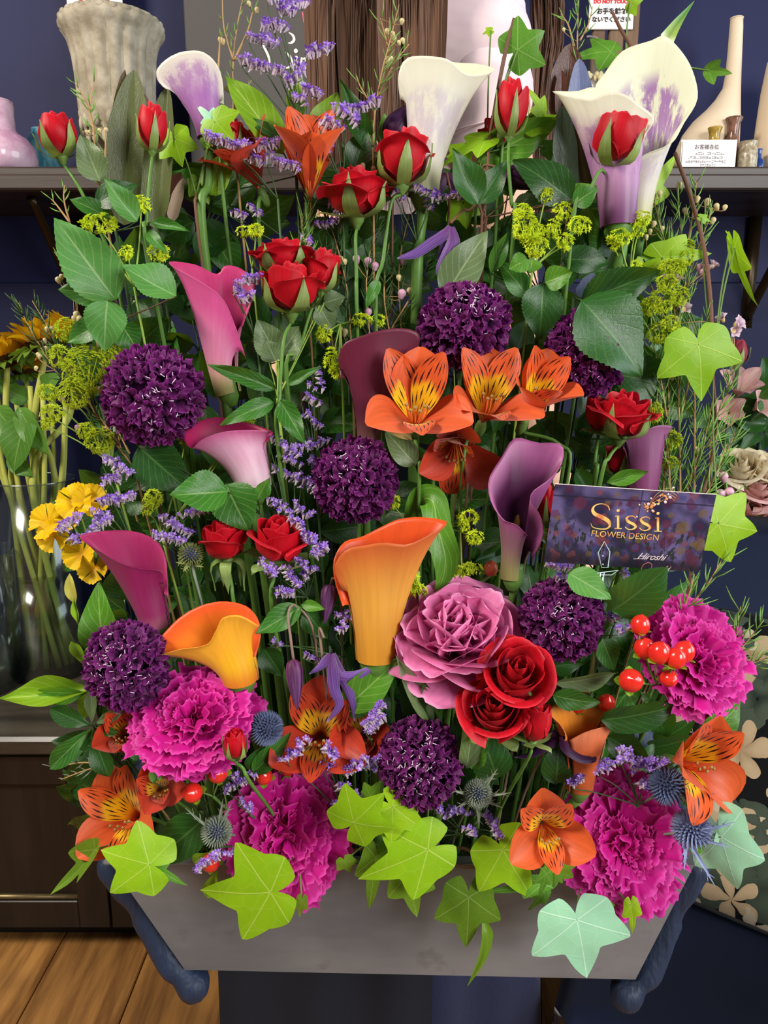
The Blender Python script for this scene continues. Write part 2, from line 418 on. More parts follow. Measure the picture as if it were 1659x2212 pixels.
def sign(xl, xr, yt, yb, Y, label, jp):
    a, c = PY(xl, yb, Y), PY(xr, yt, Y); cx = (a.x+c.x)/2; w = c.x-a.x
    t = thing('notice_sign', label, 'sign', (cx, Y, a.z))
    put('plate', box(MB(), (a.x, Y, a.z), (c.x, Y+.004, c.z), bev=.001), M_paper, t, False)
    yy = Y-.0006
    def at(py): return PY(0, py, Y).z
    if not jp:
        textmesh('PLEASE', w*.105, facing((cx, yy, at(27))), M_red, parent=t, off=.0004)
        textmesh('DO NOT TOUCH', w*.105, facing((cx, yy, at(39))), M_red, parent=t, off=.0004)
        pz = at(-16)
    else:
        textmesh('DO NOT TOUCH', w*.105, facing((cx, yy, at(4))), M_red, parent=t, off=.0004)
        textmesh('PLEASE', w*.105, facing((cx, yy, at(-8))), M_red, parent=t, off=.0004)
        textmesh('お手を触れ', w*.135, facing((cx, yy, at(25))), M_blk, parent=t, off=.0003)
        textmesh('ないでください', w*.125, facing((cx, yy, at(43))), M_blk, parent=t, off=.0003)
        pz = at(-48)
    r = w*.27; m = MB()
    tube(m, [(cx+math.cos(q)*r, yy, pz+math.sin(q)*r) for q in [k*PI/16 for k in range(33)]], [w*.028], 6, 1)
    tube(m, [(cx-r*.7, yy, pz+r*.7), (cx+r*.7, yy, pz-r*.7)], [w*.025], 6, 2); put('prohibition_ring', m, M_red, t)
    m = MB(); box(m, (cx-w*.1, yy-.0002, pz-w*.14), (cx+w*.1, yy, pz+w*.02), bev=.0001)
    for k in range(4): box(m, (cx-w*.1+k*w*.053, yy-.0002, pz), (cx-w*.1+k*w*.053+w*.04, yy, pz+w*(.13+.03*(k in (1, 2)))))
    put('hand_symbol', m, M_blk, t, False)
    return t
def slats(name, label, xs, Y, yt, mat, gap):
    c = onshelf((xs[0][0]+xs[-1][1])/2, Y); t = thing(name, label, 'stand', c)
    zt = PY(0, yt, Y).z
    for a, b2 in xs:
        put('slat', box(MB(), (PY(a, 200, Y).x, Y, zs), (PY(b2, 200, Y).x, Y+.012, zt), bev=.002), mat, t, False)
    for z in (zs+.02, zt-.05):
        put('crossbar', box(MB(), (PY(xs[0][0], 200, Y).x, Y+.0125, z), (PY(xs[-1][1], 200, Y).x, Y+.024, z+.025), bev=.001), mat, t, False)
slats('slat_stand', 'dark slatted wooden stand behind the stone urn', [(163, 196), (200, 232), (236, 262)], 1.565, -90, M_slat2, 4)
slats('slat_stand', 'brown slatted wooden stand under the Japanese notice', [(1274, 1301), (1309, 1340), (1346, 1372)], 1.515, -150, M_slat, 4)
sign(151, 259, -72, 97, 1.56, 'white notice reading please do not touch behind the stone urn', False)
sign(1271, 1378, -112, 63, 1.51, 'white notice with Japanese lettering on a slatted wooden stand', True)
# charcoal sign board with white script and a painted flower
Yb = 1.53; a, c = PY(413, 357, Yb), PY(905, -190, Yb)
bd = thing('sign_board', 'charcoal grey sign board with white script lettering', 'board', ((a.x+c.x)/2, Yb, zs))
put('panel', box(MB(), (a.x, Yb, zs), (c.x, Yb+.014, c.z), bev=.002), pmat('charcoal_board', (82, 78, 76), .65, .25, .06, 8), bd, False)
M_ink = pmat('white_script', (232, 228, 216), .6, .2, .02); sb = SY(640, 120, Yb)
def stroke(pts, wid, name='lettering', mat=None, Y=Yb-.001):
    m = MB(); ribbon(m, [PY(x, y, Y) for x, y in pts], [w*sb for w in wid], (0, -1, 0), 0, 2, 6); put(name, m, mat or M_ink, bd, False)
stroke([(624, 70), (633, 77), (635, 86), (630, 92), (622, 93)], [2, 5, 6, 5, 1])
stroke([(617, 112), (626, 122), (630, 134), (626, 144), (614, 148)], [2, 5, 6, 5, 2])
stroke([(641, 121), (638, 132), (634, 142), (637, 146)], [5, 5, 5, 2])
m = MB(); ball(m, PY(639, 110, Yb-.001), (4.5*sb, .0006, 4.5*sb), 12, 8); put('lettering', m, M_ink, bd)
stroke([(652, 124), (650, 140), (645, 152), (643, 158)], [4, 5, 4, 2]); stroke([(652, 130), (659, 126), (661, 138), (657, 152), (650, 156)], [2, 4, 5, 4, 2])
stroke([(563, 80), (570, 100), (580, 122), (585, 146)], [3, 5, 5, 2])
M_pinkpaint = pmat('pink_paint', (222, 106, 128), .6, .2, .2); M_greenpaint = pmat('green_paint', (130, 150, 104), .6, .2, .2)
stroke([(654, 26), (662, 38), (664, 48), (668, 57)], [6, 18, 17, 3], 'painted_flower', M_pinkpaint)
for q in ([(660, 28), (652, 12), (646, -6)], [(664, 26), (670, 8), (668, -12)], [(520, 345), (528, 300), (520, 260)], [(534, 345), (548, 310), (560, 270)], [(500, 345), (496, 310), (484, 280)]):
    stroke(q, [2, 8, 1], 'painted_leaf', M_greenpaint)
# glass cloche with dried flowers
Yj = 1.45; b = onshelf(1252, Yj); s = SY(1252, 180, Yj)
def glassmat(name, tint, rough=.02, f=.12):
    t = NT(name); tr = t.n('BsdfTransparent'); tr.inputs[0].default_value = tint
    gl = t.n('BsdfGlossy'); gl.inputs['Roughness'].default_value = rough+.12; gl.inputs[0].default_value = (.8, .8, .8, 1)
    lw = t.n('LayerWeight'); lw.inputs[0].default_value = .35
    fa = t.ma('ADD', t.ma('MULTIPLY', lw.outputs['Facing'], .5), f*.4); mx = t.n('MixShader'); t.t.links.new(fa, mx.inputs[0])
    t.t.links.new(tr.outputs[0], mx.inputs[1]); t.t.links.new(gl.outputs[0], mx.inputs[2]); t.t.links.new(mx.outputs[0], t.out.inputs[0]); return t.m
M_glass = glassmat('clear_glass', (.90, .94, .93, 1)); M_water = glassmat('water', (.80, .88, .84, 1), .02, .2)
cl = thing('glass_cloche', 'clear glass cloche over dried flowers beside the Japanese notice', 'cloche', b)
put('base', lathe(MB(), [(62*s, 0), (64*s, 4*s), (64*s, 12*s), (58*s, 14*s)], Matrix.Translation(b), 32), M_slat2, cl)
put('dome', lathe(MB(), [(56*s, 14*s), (57*s, 120*s), (57*s, 200*s), (54*s, 235*s), (44*s, 258*s), (28*s, 271*s), (10*s, 276*s), (1*s, 277*s)], Matrix.Translation(b), 32), M_glass, cl)
M_straw = pmat('dried_stem', (196, 174, 120), .7, .2, .3); M_dry = pmat('dried_flower', (226, 206, 160), .8, .2, .2); M_dryy = pmat('dried_yellow_flower', (222, 170, 58), .8, .2, .2)
for k in range(9):
    a = k*2.4; r = (12+4*k % 30)*s; h = (120+((k*37) % 110))*s; q = b+V((math.cos(a)*r, math.sin(a)*r*.8, h))
    df = thing('dried_flower', 'dried pale flower stem standing inside the glass cloche', 'dried flower', b+V((math.cos(a)*r*.3, math.sin(a)*r*.3, 14*s)), 'dried flowers in the cloche')
    put('stem', tube(MB(), [W[df].translation, q], [1.6*s], 5, 3), M_straw, df)
    m = MB()
    for i in range(14): 
        d = V((rnd.uniform(-1, 1), rnd.uniform(-1, 1), rnd.uniform(-.3, 1))).normalized(); ball(m, q+d*8*s, (5*s, 5*s, 6*s), 6, 4)
    put('bloom', m, M_dryy if k % 3 == 1 else M_dry, df)
# pale ceramics and small bottles at the right
M_cer = pmat('matte_ceramic', (226, 206, 178), .75, .25, .04, 30, .1)
Yv = 1.50; sv = SY(1590, 200, Yv)
secs = [(357, 1452, 1592), (320, 1462, 1594), (290, 1476, 1595), (262, 1498, 1596), (238, 1525, 1597), (215, 1546, 1598), (190, 1562, 1599), (160, 1568, 1600), (110, 1573, 1602), (60, 1577, 1604), (40, 1579, 1604)]
m = MB(); vs = []; fs = []; n = 24
secs2 = secs + [(40, 1583, 1600), (120, 1579, 1596)]
for k, (y, a_, c_) in enumerate(secs2):
    q = PY((a_+c_)/2, y, Yv); hw = (c_-a_)/2*sv; hd = min(hw, .045)
    for i in range(n): vs.append(q+V((math.cos(2*PI*i/n)*hw, math.sin(2*PI*i/n)*hd, 0)))
for k in range(len(secs2)-1):
    for i in range(n): a_, c_ = k*n+i, k*n+(i+1) % n; fs.append((a_, c_, c_+n, a_+n))
fs += [tuple(range(n))[::-1], tuple(range((len(secs2)-1)*n, len(secs2)*n))]
m.add(vs, fs); cv = thing('ceramic_vase', 'cream ceramic vase with slanted shoulder and tall thin chimney neck', 'vase', PY(1525, 357, Yv)); put('body', m, M_cer, cv)
put('rim', tube(MB(), [PY(1591.5, 40, Yv)+V((math.cos(q)*12.5*sv, math.sin(q)*12.5*sv, 0)) for q in [k*PI/12 for k in range(25)]], [1.5*sv], 6, 1), M_cer, cv)
def pot(name, label, px, Y, prof, mat, lip=None):
    b = onshelf(px, Y); s = SY(px, 320, Y); t = lathe_thing(name, label, 'vase', b, [(r*s, z*s) for r, z in prof], mat)
    if lip: put('lip', tube(MB(), [b+V((math.cos(q)*lip[0]*s, math.sin(q)*lip[0]*s, lip[1]*s)) for q in [k*PI/12 for k in range(25)]], [lip[2]*s], 6, 1), mat, t)
    return t
pot('ceramic_vase', 'smooth cream ceramic vase tapering upward beside blue bottle', 1698, 1.49, [(66, 0), (73, 4), (70, 80), (64, 180), (57, 240), (52, 246), (48, 240), (50, 100)], M_cer, (52, 244, 3))
pot('ceramic_bottle', 'small mustard glazed bottle behind the white card', 1538, 1.44, [(20, 0), (24, 6), (24, 40), (16, 56), (11, 64), (11, 82), (14, 92), (15, 95), (11, 94), (8, 70)], glaze('mustard_glaze', (150, 118, 40), (200, 168, 78), 60), (13, 94, 2))
pot('ceramic_bottle', 'tall brown glazed bottle with flared neck beside the white card', 1577, 1.45, [(17, 0), (20, 6), (21, 44), (18, 56), (14, 66), (12, 84), (13, 104), (17, 114), (17, 117), (12, 115), (9, 80)], glaze('brown_glaze', (96, 62, 50), (150, 110, 92), 60), (16, 116, 2))
pot('ceramic_jar', 'speckled stone coloured small jar with wide mouth', 1613, 1.415, [(18, 0), (20, 3), (20.5, 30), (19, 46), (16, 50), (18, 56), (18.5, 60), (15, 59), (15, 10)], glaze('speckled_glaze', (150, 130, 100), (206, 196, 172), 140, .25), (17.5, 59, 1.6))
pot('ceramic_bottle', 'little blue bottle behind the speckled jar', 1637, 1.445, [(11, 0), (13, 3), (12, 30), (6, 36), (6, 52), (7, 54), (4, 53), (4, 20)], glaze('blue_glaze', (48, 70, 138), (84, 110, 176), 60), (6, 53, 1.2))
pot('ceramic_cup', 'small brown glazed cup half hidden by the white calla', 1494, 1.45, [(14, 0), (18, 4), (17, 40), (14, 56), (15, 66), (12, 65), (10, 30)], glaze('umber_glaze', (104, 70, 56), (156, 116, 98), 60), (14, 66, 1.5))
Yc = 1.40; a, c = PY(1472, 357, Yc), PY(1581, 303, Yc); c2 = PY(1594, 301, Yc)
pc = thing('message_card', 'white printed card in a clear acrylic stand on the shelf', 'card', ((a.x+c.x)/2, Yc, zs))
put('card', box(MB(), (a.x, Yc, zs+.001), (c.x, Yc+.0015, c.z)), M_paper, pc, False)
put('acrylic_stand', box(MB(), (a.x-.002, Yc+.002, zs+.0005), (c2.x, Yc+.006, c2.z)), M_glass, pc, False)
M_grey = pmat('grey_print', (120, 114, 118), .6, .2, .05)
textmesh('お客様各位', .0085, facing(PY(1527, 318, Yc-.0006)), M_grey, parent=pc)
for i, (y, xa, xb) in enumerate(((331, 1503, 1564), (340, 1487, 1559), (349, 1481, 1566), (356.5, 1513, 1546))):
    m = MB(); x = xa; q = random.Random(i)
    while x < xb:
        w = q.uniform(2, 4.5)
        for dy in (-2, 0, 2):
            if q.random() < .75:
                p0, p1 = PY(x, y+dy+.5, Yc-.0006), PY(x+w, y+dy-.4, Yc-.0006); box(m, (p0.x, Yc-.0007, p0.z), (p1.x, Yc-.0003, p1.z))
        x += w+1.6
    put('lettering', m, M_grey, pc, False)
# ================================================================ PERSON HOLDING THE TROUGH
def capsule(mb, p0, p1, r0, r1, n=10):
    p0, p1 = V(p0), V(p1); tube(mb, [p0, p1], [r0, r1], n, 3, cap=True); ball(mb, p0, r0*1.0, n, 8); ball(mb, p1, r1*1.0, n, 8)
def blob(name, mb, mat, parent, voxel=.006, smooth=6, label=None):
    o = put(name, mb, mat, parent, label=label)
    r = o.modifiers.new('remesh', 'REMESH'); r.mode = 'VOXEL'; r.voxel_size = voxel; r.use_smooth_shade = True
    s = o.modifiers.new('smooth', 'SMOOTH'); s.factor = .5; s.iterations = smooth
    return o
def chain(mb, pts, rad):
    for i in range(len(pts)-1): capsule(mb, pts[i], pts[i+1], rad[i], rad[i+1])
# planter corner points come first: the hands grip its ends
YF = .440; YB = .590
def pl(x, y): return PY(x, y, YF)
TL, TR, BL, BR = pl(234, 1859), pl(1503, 1863), pl(396, 2105), pl(1377, 2126)
pe = thing('person', 'person in pale pink t-shirt and long navy skirt holding the flower trough', 'person', (.02, .80, 0))
M_skin = pmat('skin', (226, 178, 150), .5, .4, .06, 20, trans=.08)
SHN, SHF = V((.083, .715, 1.335)), V((.0, .90, 1.335))
ELN, ELF = V((.118, .712, 1.075)), V((-.10, .80, 1.06))
WRN, WRF = TR+V((-.012, .165, .035)), TL+V((.012, .165, .035))
m = MB()
chain(m, [(.04, .81, .93), (.045, .81, 1.12), (.045, .82, 1.28)], [.105, .085, .09])          # trunk
chain(m, [(.04, .81, 1.30), (.02, .79, 1.42), (.01, .785, 1.47)], [.075, .048, .046])      # neck
ball(m, (.008, .775, 1.56), (.072, .088, .108), 16, 12); ball(m, (.004, .715, 1.525), (.045, .04, .055), 12, 8)
capsule(m, (.002, .690, 1.555), (.002, .678, 1.532), .008, .011)                            # nose
for sx in (-1, 1):
    ball(m, (.008+sx*.072, .785, 1.555), (.009, .018, .03), 10, 8)                          # ears
    chain(m, [(.02+sx*.075, .82, .90), (.02+sx*.08, .815, .50), (.02+sx*.075, .83, .10)], [.082, .055, .037])
    chain(m, [(.02+sx*.075, .84, .035), (.02+sx*.085, .72, .028)], [.036, .028])
chain(m, [SHN+V((-.03, 0, 0)), SHN+V((.012, 0, -.02)), ELN, WRN], [.036, .032, .028, .023])
chain(m, [SHF+V((.03, 0, 0)), SHF+V((-.012, 0, -.02)), ELF, WRF], [.036, .032, .028, .023])
body = blob('body', m, M_skin, pe, .008, 8)
M_eye = pmat('eye_dark', (40, 26, 20), .2); M_lip = pmat('lip', (180, 96, 92), .5)
for sx in (-1, 1): put('eye', ball(MB(), (.004+sx*.028, .692, 1.566), (.011, .006, .006), 10, 8), M_eye, body)
put('mouth', ball(MB(), (.002, .676, 1.505), (.018, .006, .005), 10, 6), M_lip, body)
# pink t-shirt
t = NT('pink_cotton'); k = t.noi(t.ob(), 260, 2); k2 = t.noi(t.ob(), 9, 3, .5, (1, 1, 2.2))
M_pink = t.end(t.mix(k2, lin((226, 196, 202)), lin((246, 224, 228))), .85, .15, .08, nrm=t.bump(k2, .5, .012), sheen=.3)
def shirt_sleeve(m, s, e, f):
    d = (e-s); chain(m, [s+V((-.02 if s.x > 0 else .02, 0, .0)), s, s+d*f], [.056, .058, .060])
m = MB(); chain(m, [(.04, .81, .95), (.045, .81, 1.12), (.05, .82, 1.29), (.04, .80, 1.365)], [.115, .096, .10, .088])
chain(m, [SHN+V((-.04, .015, .005)), SHN], [.055, .047]); chain(m, [SHF+V((.03, -.04, .01)), SHF], [.06, .04])
blob('t_shirt', m, M_pink, pe, .008, 6)
def sleeve(s, e, f, r0, r1):
    m = MB(); d = e-s; ax = d.normalized(); Rm = fr(ax); n = 40
    def fn(u, v):
        a = 2*PI*u; rr = r0+(r1-r0)*v + .0035*math.sin(3*a+5*v)*v + .003*math.sin(v*13+2*math.sin(a))
        return s + d*(f*v-.12) + Rm @ V((math.cos(a)*rr, math.sin(a)*rr, 0))
    grid(m, fn, n, 16); o = put('sleeve', m, M_pink, pe)
    mm = MB(); tube(mm, [s+d*(f-.12-.055)+Rm @ V((math.cos(a)*(r1+.0012), math.sin(a)*(r1+.0012), 0)) for a in [k*PI/20 for k in range(41)]], [.0007], 5, 1)
    put('hem_stitching', mm, M_pink, o)
sleeve(SHN, ELN, .44, .037, .040); sleeve(SHF, ELF, .44, .038, .040)
put('neckline', tube(MB(), [V((.012+math.cos(q)*.062, .79+math.sin(q)*.055, 1.395-.02*math.cos(q-PI/2))) for q in [k*PI/16 for k in range(33)]], [.006], 8, 1), M_pink, pe)
# long navy skirt with folds
t = NT('navy_cloth'); k = t.noi(t.ob(), 300, 2); M_navy = t.end(t.mix(k, lin((14, 19, 42)), lin((22, 29, 60))), .8, .2, nrm=t.bump(k, .2, .001), sheen=.15)
def skfn(u, v):
    a = 2*PI*u; z = 1.20-v*1.08
    r = 1+.07*v*math.sin(a*7+1.3*math.sin(a*2))+.03*v*math.sin(a*13)
    return V((.045-.035*v+math.cos(a)*(.112+.078*v)*r, .815+math.sin(a)*(.106+.05*v)*r, z))
m = MB(); grid(m, skfn, 84, 20); put('skirt', m, M_navy, pe)
m = MB(); grid(m, lambda u, v: V((-.06+(u-.5)*.22, .815-.128-.042*v-.012*math.sin(u*PI)-.006*v*math.sin(u*17), 1.0-v*.76)), 30, 16)
put('apron', m, pmat('charcoal_cloth', (26, 27, 34), .85, .15, .1, 200), pe)
# long straight hair
t = NT('brown_hair'); uv, u, v = t.uv(); r = t.noi(t.ob(), 60, 3, .6, (14, 9, .12))
M_hair = t.end(t.mix(t.step(r, .2, .8), lin((78, 53, 40)), lin((116, 84, 64))), .45, .3)
hr = random.Random(3); m = MB()
ball(m, (.008, .792, 1.578), (.084, .097, .108), 18, 12)
put('hair_cap', m, M_hair, pe)
def lock(xa, xb, Y0, Y1, zend, n, name):
    m = MB()
    for i in range(n):
        f = hr.random(); x = xa+(xb-xa)*f; yy = hr.uniform(Y0, Y1); j = hr.uniform(-.004, .004)
        side = -1 if x < .02 else 1
        tube(m, [(.008+side*.02*hr.random()+ (x-.02)*.3, .76, 1.675), ((x*.7+.01*side), (yy+.735)/2, 1.56), (x+j, yy, 1.40), (x-j*.5, yy+.004, 1.32), (x+j*1.4, yy+hr.uniform(-.004, .004), zend+hr.uniform(-.03, .015))], [.0004, .0006, .0006, .0005, .0002], 3, 3)
    xm, wd_ = (xa+xb)/2, abs(xb-xa)
    ribbon(m, [(xm*.7+.01, Y1*.5+.385, 1.57), (xm, Y1+.003, 1.42), (xm, Y1+.002, 1.33), (xm, Y1+.003, zend+.035)], [wd_*.7, wd_*.97, wd_*.97, wd_*.8], (0, -1, 0), .0, 6, 6)
    for i in range(7):
        f = (i+.5)/7; x = xa+(xb-xa)*f; yy = Y0+(Y1-Y0)*(.25+.5*((i*3) % 7)/7); w = wd_/7*2.2
        ribbon(m, [(x*.7+.01, yy*.5+.38, 1.57), (x, yy, 1.42), (x+.003*math.sin(i*2), yy-.002, 1.33), (x, yy, zend+.02+.012*math.sin(i*3.1))], [w*.6, w, w, w*.5], (.12*math.sin(i*1.9), -1, 0), .05, 5, 6)
    o = put(name, m, M_hair, pe); o['kind'] = 'stuff'
xh = lambda px, Y: PY(px, 110, Y).x
lock(xh(676, .70), xh(836, .70), .675, .715, 1.20, 90, 'hair_lock'); lock(xh(826, .67), xh(956, .67), .648, .672, 1.22, 70, 'hair_lock')
lock(xh(1152, .80), xh(1206, .80), .79, .815, 1.20, 150, 'hair_lock')
# navy work gloves gripping both ends
t = NT('navy_glove'); k = t.noi(t.ob(), 70, 3, .6, (1, 1, .35))
M_glove = t.end(t.mix(k, lin((18, 26, 42)), lin((40, 54, 80))), .55, .35, nrm=t.bump(k, .7, .005))
def glove(top, bot, sgn, wr):
    e = (bot-top); L = e.length; e.normalize(); nn = V((-e.z, 0, e.x))*(1 if True else 1)
    if nn.x*sgn < 0: nn = -nn
    m = MB()
    def q(f, off, Y): return V((0, Y, 0)) + V((1, 0, 1))*0 + V((top.x, 0, top.z)) + e*(L*f) + nn*off
    for j in range(4):
        Y = YF+.022+j*.024; r = .0105 - .001*(j == 3); ln = (1.02, 1.12, 1.08, .95)[j]
        inn = V((-sgn, 0, 0))
        bt = V((bot.x, 0, bot.z))
        ends = ([q(.84, .0125, Y-.004), q(1.0, .0115, Y-.009)], [q(.92, .013, Y-.004), q(1.06, .009, Y-.014), bt+V((-sgn*.004, YF+.008, -.0165))], [q(.95, .012, Y), bt+V((sgn*.002, Y, -.010)), bt+inn*.03+V((0, Y, -.0115))], [q(.95, .012, Y), bt+V((sgn*.002, Y, -.010)), bt+inn*.026+V((0, Y, -.011))])[j]
        rr = [.0125, .0108, .0122, .0112, .0116][:3+len(ends)-1] if len(ends) == 2 else [.0125, .0108, .0122, .0116, .0124]
        pts = [q(.16, .0145, Y), q(.52, .0115, Y)]+ends; chain(m, pts, (rr+[.0116]*5)[:len(pts)])
        for f_ in (.30, .36, .60, .66, .74): ball(m, q(f_, .0165, Y-.004), (.0085, .0085, .0022), 10, 6, R=fr(e))
    chain(m, [q(.24, .015, YF+.03), q(.24, .015, YF+.10)], [.014, .015]); chain(m, [q(.10, .014, YF+.06), q(.10, .014, YF+.11)], [.014, .015])
    chain(m, [q(.20, .015, YF+.10), q(.0, .012, YF+.105), q(-.09, .004, YF+.10), q(-.12, -.014, YF+.095)], [.014, .012, .0105, .009])      # thumb over the rim
    chain(m, [q(.10, .014, YF+.10), q(.0, .008, YF+.14), wr, wr+V((-sgn*.02, .02, .05))], [.016, .022, .025, .029])
    blob('glove', m, M_glove, pe, .0035, 5)
glove(TL, BL, -1, WRF); glove(TR, BR, 1, WRN)
# ================================================================ TROUGH, FOAM AND FURNITURE
t = NT('dull_zinc'); k = t.noi(t.ob(), 5, 4, .6, (1, 1, 2.6)); k2 = t.noi(t.ob(), 40, 4); sm = t.noi(t.ob(), 9, 2)
col = t.mix(t.step(k, .3, .7), lin((96, 97, 101)), lin((128, 127, 129))); col = t.mix(t.ma('MULTIPLY', t.step(k2, .6, .72), .35), col, lin((84, 80, 80)))
M_zinc = t.end(col, t.ma('ADD', .42, t.ma('MULTIPLY', sm, .2)), .5, nrm=t.bump(k2, .08, .001), metal=.25)
tr = thing('trough_planter', 'tapered grey zinc trough planter held by gloved hands', 'planter', ((BL.x+BR.x)/2, (YF+YB)/2, min(BL.z, BR.z)))
m = MB(); th = .0035
def ring(inset, f, dz=0):
    a, b = TL.lerp(BL, f), TR.lerp(BR, f)
    y0, y1 = YF+.004*f+inset, YB-.004*f-inset
    return [V((a.x+inset, y0, a.z+dz)), V((b.x-inset, y0, b.z+dz)), V((b.x-inset, y1, b.z+dz)), V((a.x+inset, y1, a.z+dz))]
rs = [ring(0, 1), ring(0, .5), ring(0, .012), ring(-.0025, .012), ring(-.0025, 0), ring(th+.002, 0), ring(th, .012), ring(th, .5), ring(th, .96)]
vs = [p for r in rs for p in r]; fs = []
for k in range(len(rs)-1):
    for i in range(4): fs.append((k*4+i, k*4+(i+1) % 4, k*4+4+(i+1) % 4, k*4+4+i))
fs += [(3, 2, 1, 0), tuple(range(len(vs)-4, len(vs)))]
m.add(vs, fs); put('shell', m, M_zinc, tr, False)
ZF = min(TL.z, TR.z)-.012
def foam():
    m = MB(); a = ring(th+.003, .10); b = ring(th+.003, .94); 
    def fn(u, v):
        p = a[0].lerp(a[1], u).lerp(a[3].lerp(a[2], u), v); p.z = ZF + .004*noise.noise(p*60) + .010*math.sin(PI*u)*math.sin(PI*v); return p
    grid(m, fn, 40, 14); vs = [p for p in b] + [p for p in a]
    m.add([V((p.x, p.y, p.z)) for p in b] + [V((p.x, p.y, ZF-.003)) for p in a], [(3, 2, 1, 0), (0, 1, 5, 4), (1, 2, 6, 5), (2, 3, 7, 6), (3, 0, 4, 7)])
    return put('floral_foam', m, pmat('foam_moss', (34, 44, 20), .9, .1, .5, 90, .6), at=((a[0].x+a[1].x)/2, .51, ZF-.05))
tag(foam(), 'dark green mossy floral foam packed inside the grey trough', 'floral foam')
# ---------------------------------------------------------------- navy armchair and floral cushion
t = NT('navy_velvet'); k = t.noi(t.ob(), 8, 3); M_velvet = t.end(t.mix(k, lin((8, 16, 38)), lin((16, 30, 64))), .7, .2, sheen=.25)
def cushion(mb, sx, sy, sz, M, n=18, e=.5, puff=.55):
    for sg in (1, -1):
        def fn(u, v, sg=sg):
            a, b = u*2-1, v*2-1; h = ((1-a**4)*(1-b**4))**puff
            k = 1-.05*(1-h)
            return M @ V((a*sx*k, sg*(h*sy+.004), b*sz*k))
        grid(mb, fn, n, n)
    return mb
ac = thing('armchair', 'dark navy upholstered armchair beside the person in skirt', 'armchair', (.62, .90, 0))
ang = math.radians(-24); Rz = Matrix.Rotation(ang, 4, 'Z')
CM = Matrix.Translation((.60, .86, 0)) @ Rz
m = MB(); box(m, (-.32, -.30, .16), (.32, .26, .34), CM, bev=.03); put('seat_base', m, M_velvet, ac)
m = MB(); box(m, (-.315, -.315, .30), (.315, .24, .375), CM, bev=.025); put('seat', m, M_velvet, ac)
BMx = CM @ Matrix.Translation((0, .24, .3)) @ Matrix.Rotation(math.radians(-8), 4, 'X')
m = MB(); box(m, (-.33, 0, 0), (.33, .085, .52), BMx, bev=.03); put('backrest', m, M_velvet, ac)
M_leg = woodmat('chair_leg_wood', (60, 40, 26), (84, 58, 40), (50, 34, 24))
for sx in (-.27, .27):
    for sy in (-.25, .22):
        p = CM @ V((sx, sy, .16)); put('leg', tube(MB(), [p, (p.x, p.y, .0)], [.02, .013], 10, 2), M_leg, ac)
def floral():
    t = NT('floral_print'); o = t.ob(); base = lin((24, 24, 26)); col = base
    for i, (sc, c1, c2, lob, rr, th_) in enumerate(((15, (52, 62, 52), (80, 92, 76), 2, .60, .10), (14, (168, 140, 104), (206, 180, 142), 5, .52, .30), (20, (180, 156, 122), (216, 200, 170), 5, .46, .50), (14, (120, 42, 40), (164, 70, 58), 5, .42, .80), (18, (44, 56, 46), (84, 94, 80), 3, .46, .40))):
        mp = t.n('Mapping'); t.t.links.new(o, mp.inputs[0]); mp.inputs['Location'].default_value = (i*1.7+.3, i*.9, i*2.3); mp.inputs['Scale'].default_value = (1, .02, 1)
        nz = t.n('TexNoise'); t.t.links.new(mp.outputs[0], nz.inputs['Vector']); nz.inputs['Scale'].default_value = sc*2.2
        ad = t.n('VectorMath', operation='MULTIPLY_ADD'); t.t.links.new(nz.outputs['Color'], ad.inputs[0]); ad.inputs[1].default_value = (.02, 0, .02); t.t.links.new(mp.outputs[0], ad.inputs[2])
        vo = t.n('TexVoronoi', feature='F1'); t.t.links.new(ad.outputs[0], vo.inputs['Vector']); vo.inputs['Scale'].default_value = sc
        sb_ = t.n('VectorMath', operation='SUBTRACT'); t.t.links.new(ad.outputs[0], sb_.inputs[0]); t.t.links.new(vo.outputs['Position'], sb_.inputs[1])
        q = t.n('SeparateXYZ'); t.t.links.new(sb_.outputs[0], q.inputs[0])
        an = t.ma('ARCTAN2', q.outputs[2], q.outputs[0]); cr = t.n('SeparateColor'); t.t.links.new(vo.outputs['Color'], cr.inputs[0])
        pet = t.ma('ABSOLUTE', t.ma('COSINE', t.ma('ADD', t.ma('MULTIPLY', an, lob/2), t.ma('MULTIPLY', cr.outputs[0], 6.0))))
        lim = t.ma('MULTIPLY', rr, t.ma('ADD', .45, t.ma('MULTIPLY', pet, .6)))
        d = vo.outputs['Distance']; msk = t.ma('MULTIPLY', t.ma('LESS_THAN', d, lim), t.ma('GREATER_THAN', cr.outputs[1], th_))
        inner = t.step(d, .03, .34); c = t.mix(t.ma('MULTIPLY', inner, t.ma('ADD', .35, t.ma('MULTIPLY', pet, .65))), lin(c1), lin(c2))
        c = t.mix(t.ma('LESS_THAN', d, .05), c, base); col = t.mix(msk, col, c)
    k = t.noi(o, 500, 2); return t.end(col, .85, .15, nrm=t.bump(k, .2, .001))
Ctop = PY(1600, 1338, .99); Cbot = PZ(1560, 2040, .385)
up = (Ctop-Cbot); hh = up.length/2; cc = (Ctop+Cbot)/2 + V((.045, .02, 0)); zz = up.normalized(); xx = V((math.cos(ang-.12), math.sin(ang-.12), 0)); xx = (xx-zz*xx.dot(zz)).normalized(); yy = zz.cross(xx)
Rc = Matrix((xx, yy, zz)).transposed() @ Matrix.Rotation(math.radians(9), 3, 'Y')
m = MB(); cushion(m, .235, .065, hh, Matrix.Identity(4))
cu = thing('floral_cushion', 'black cushion with beige and green floral print on navy armchair', 'cushion', cc-zz*hh)
obj('cover', m.data('cover', floral()), cu, TRS(cc, Rc, 1))
m = MB(); pp = []
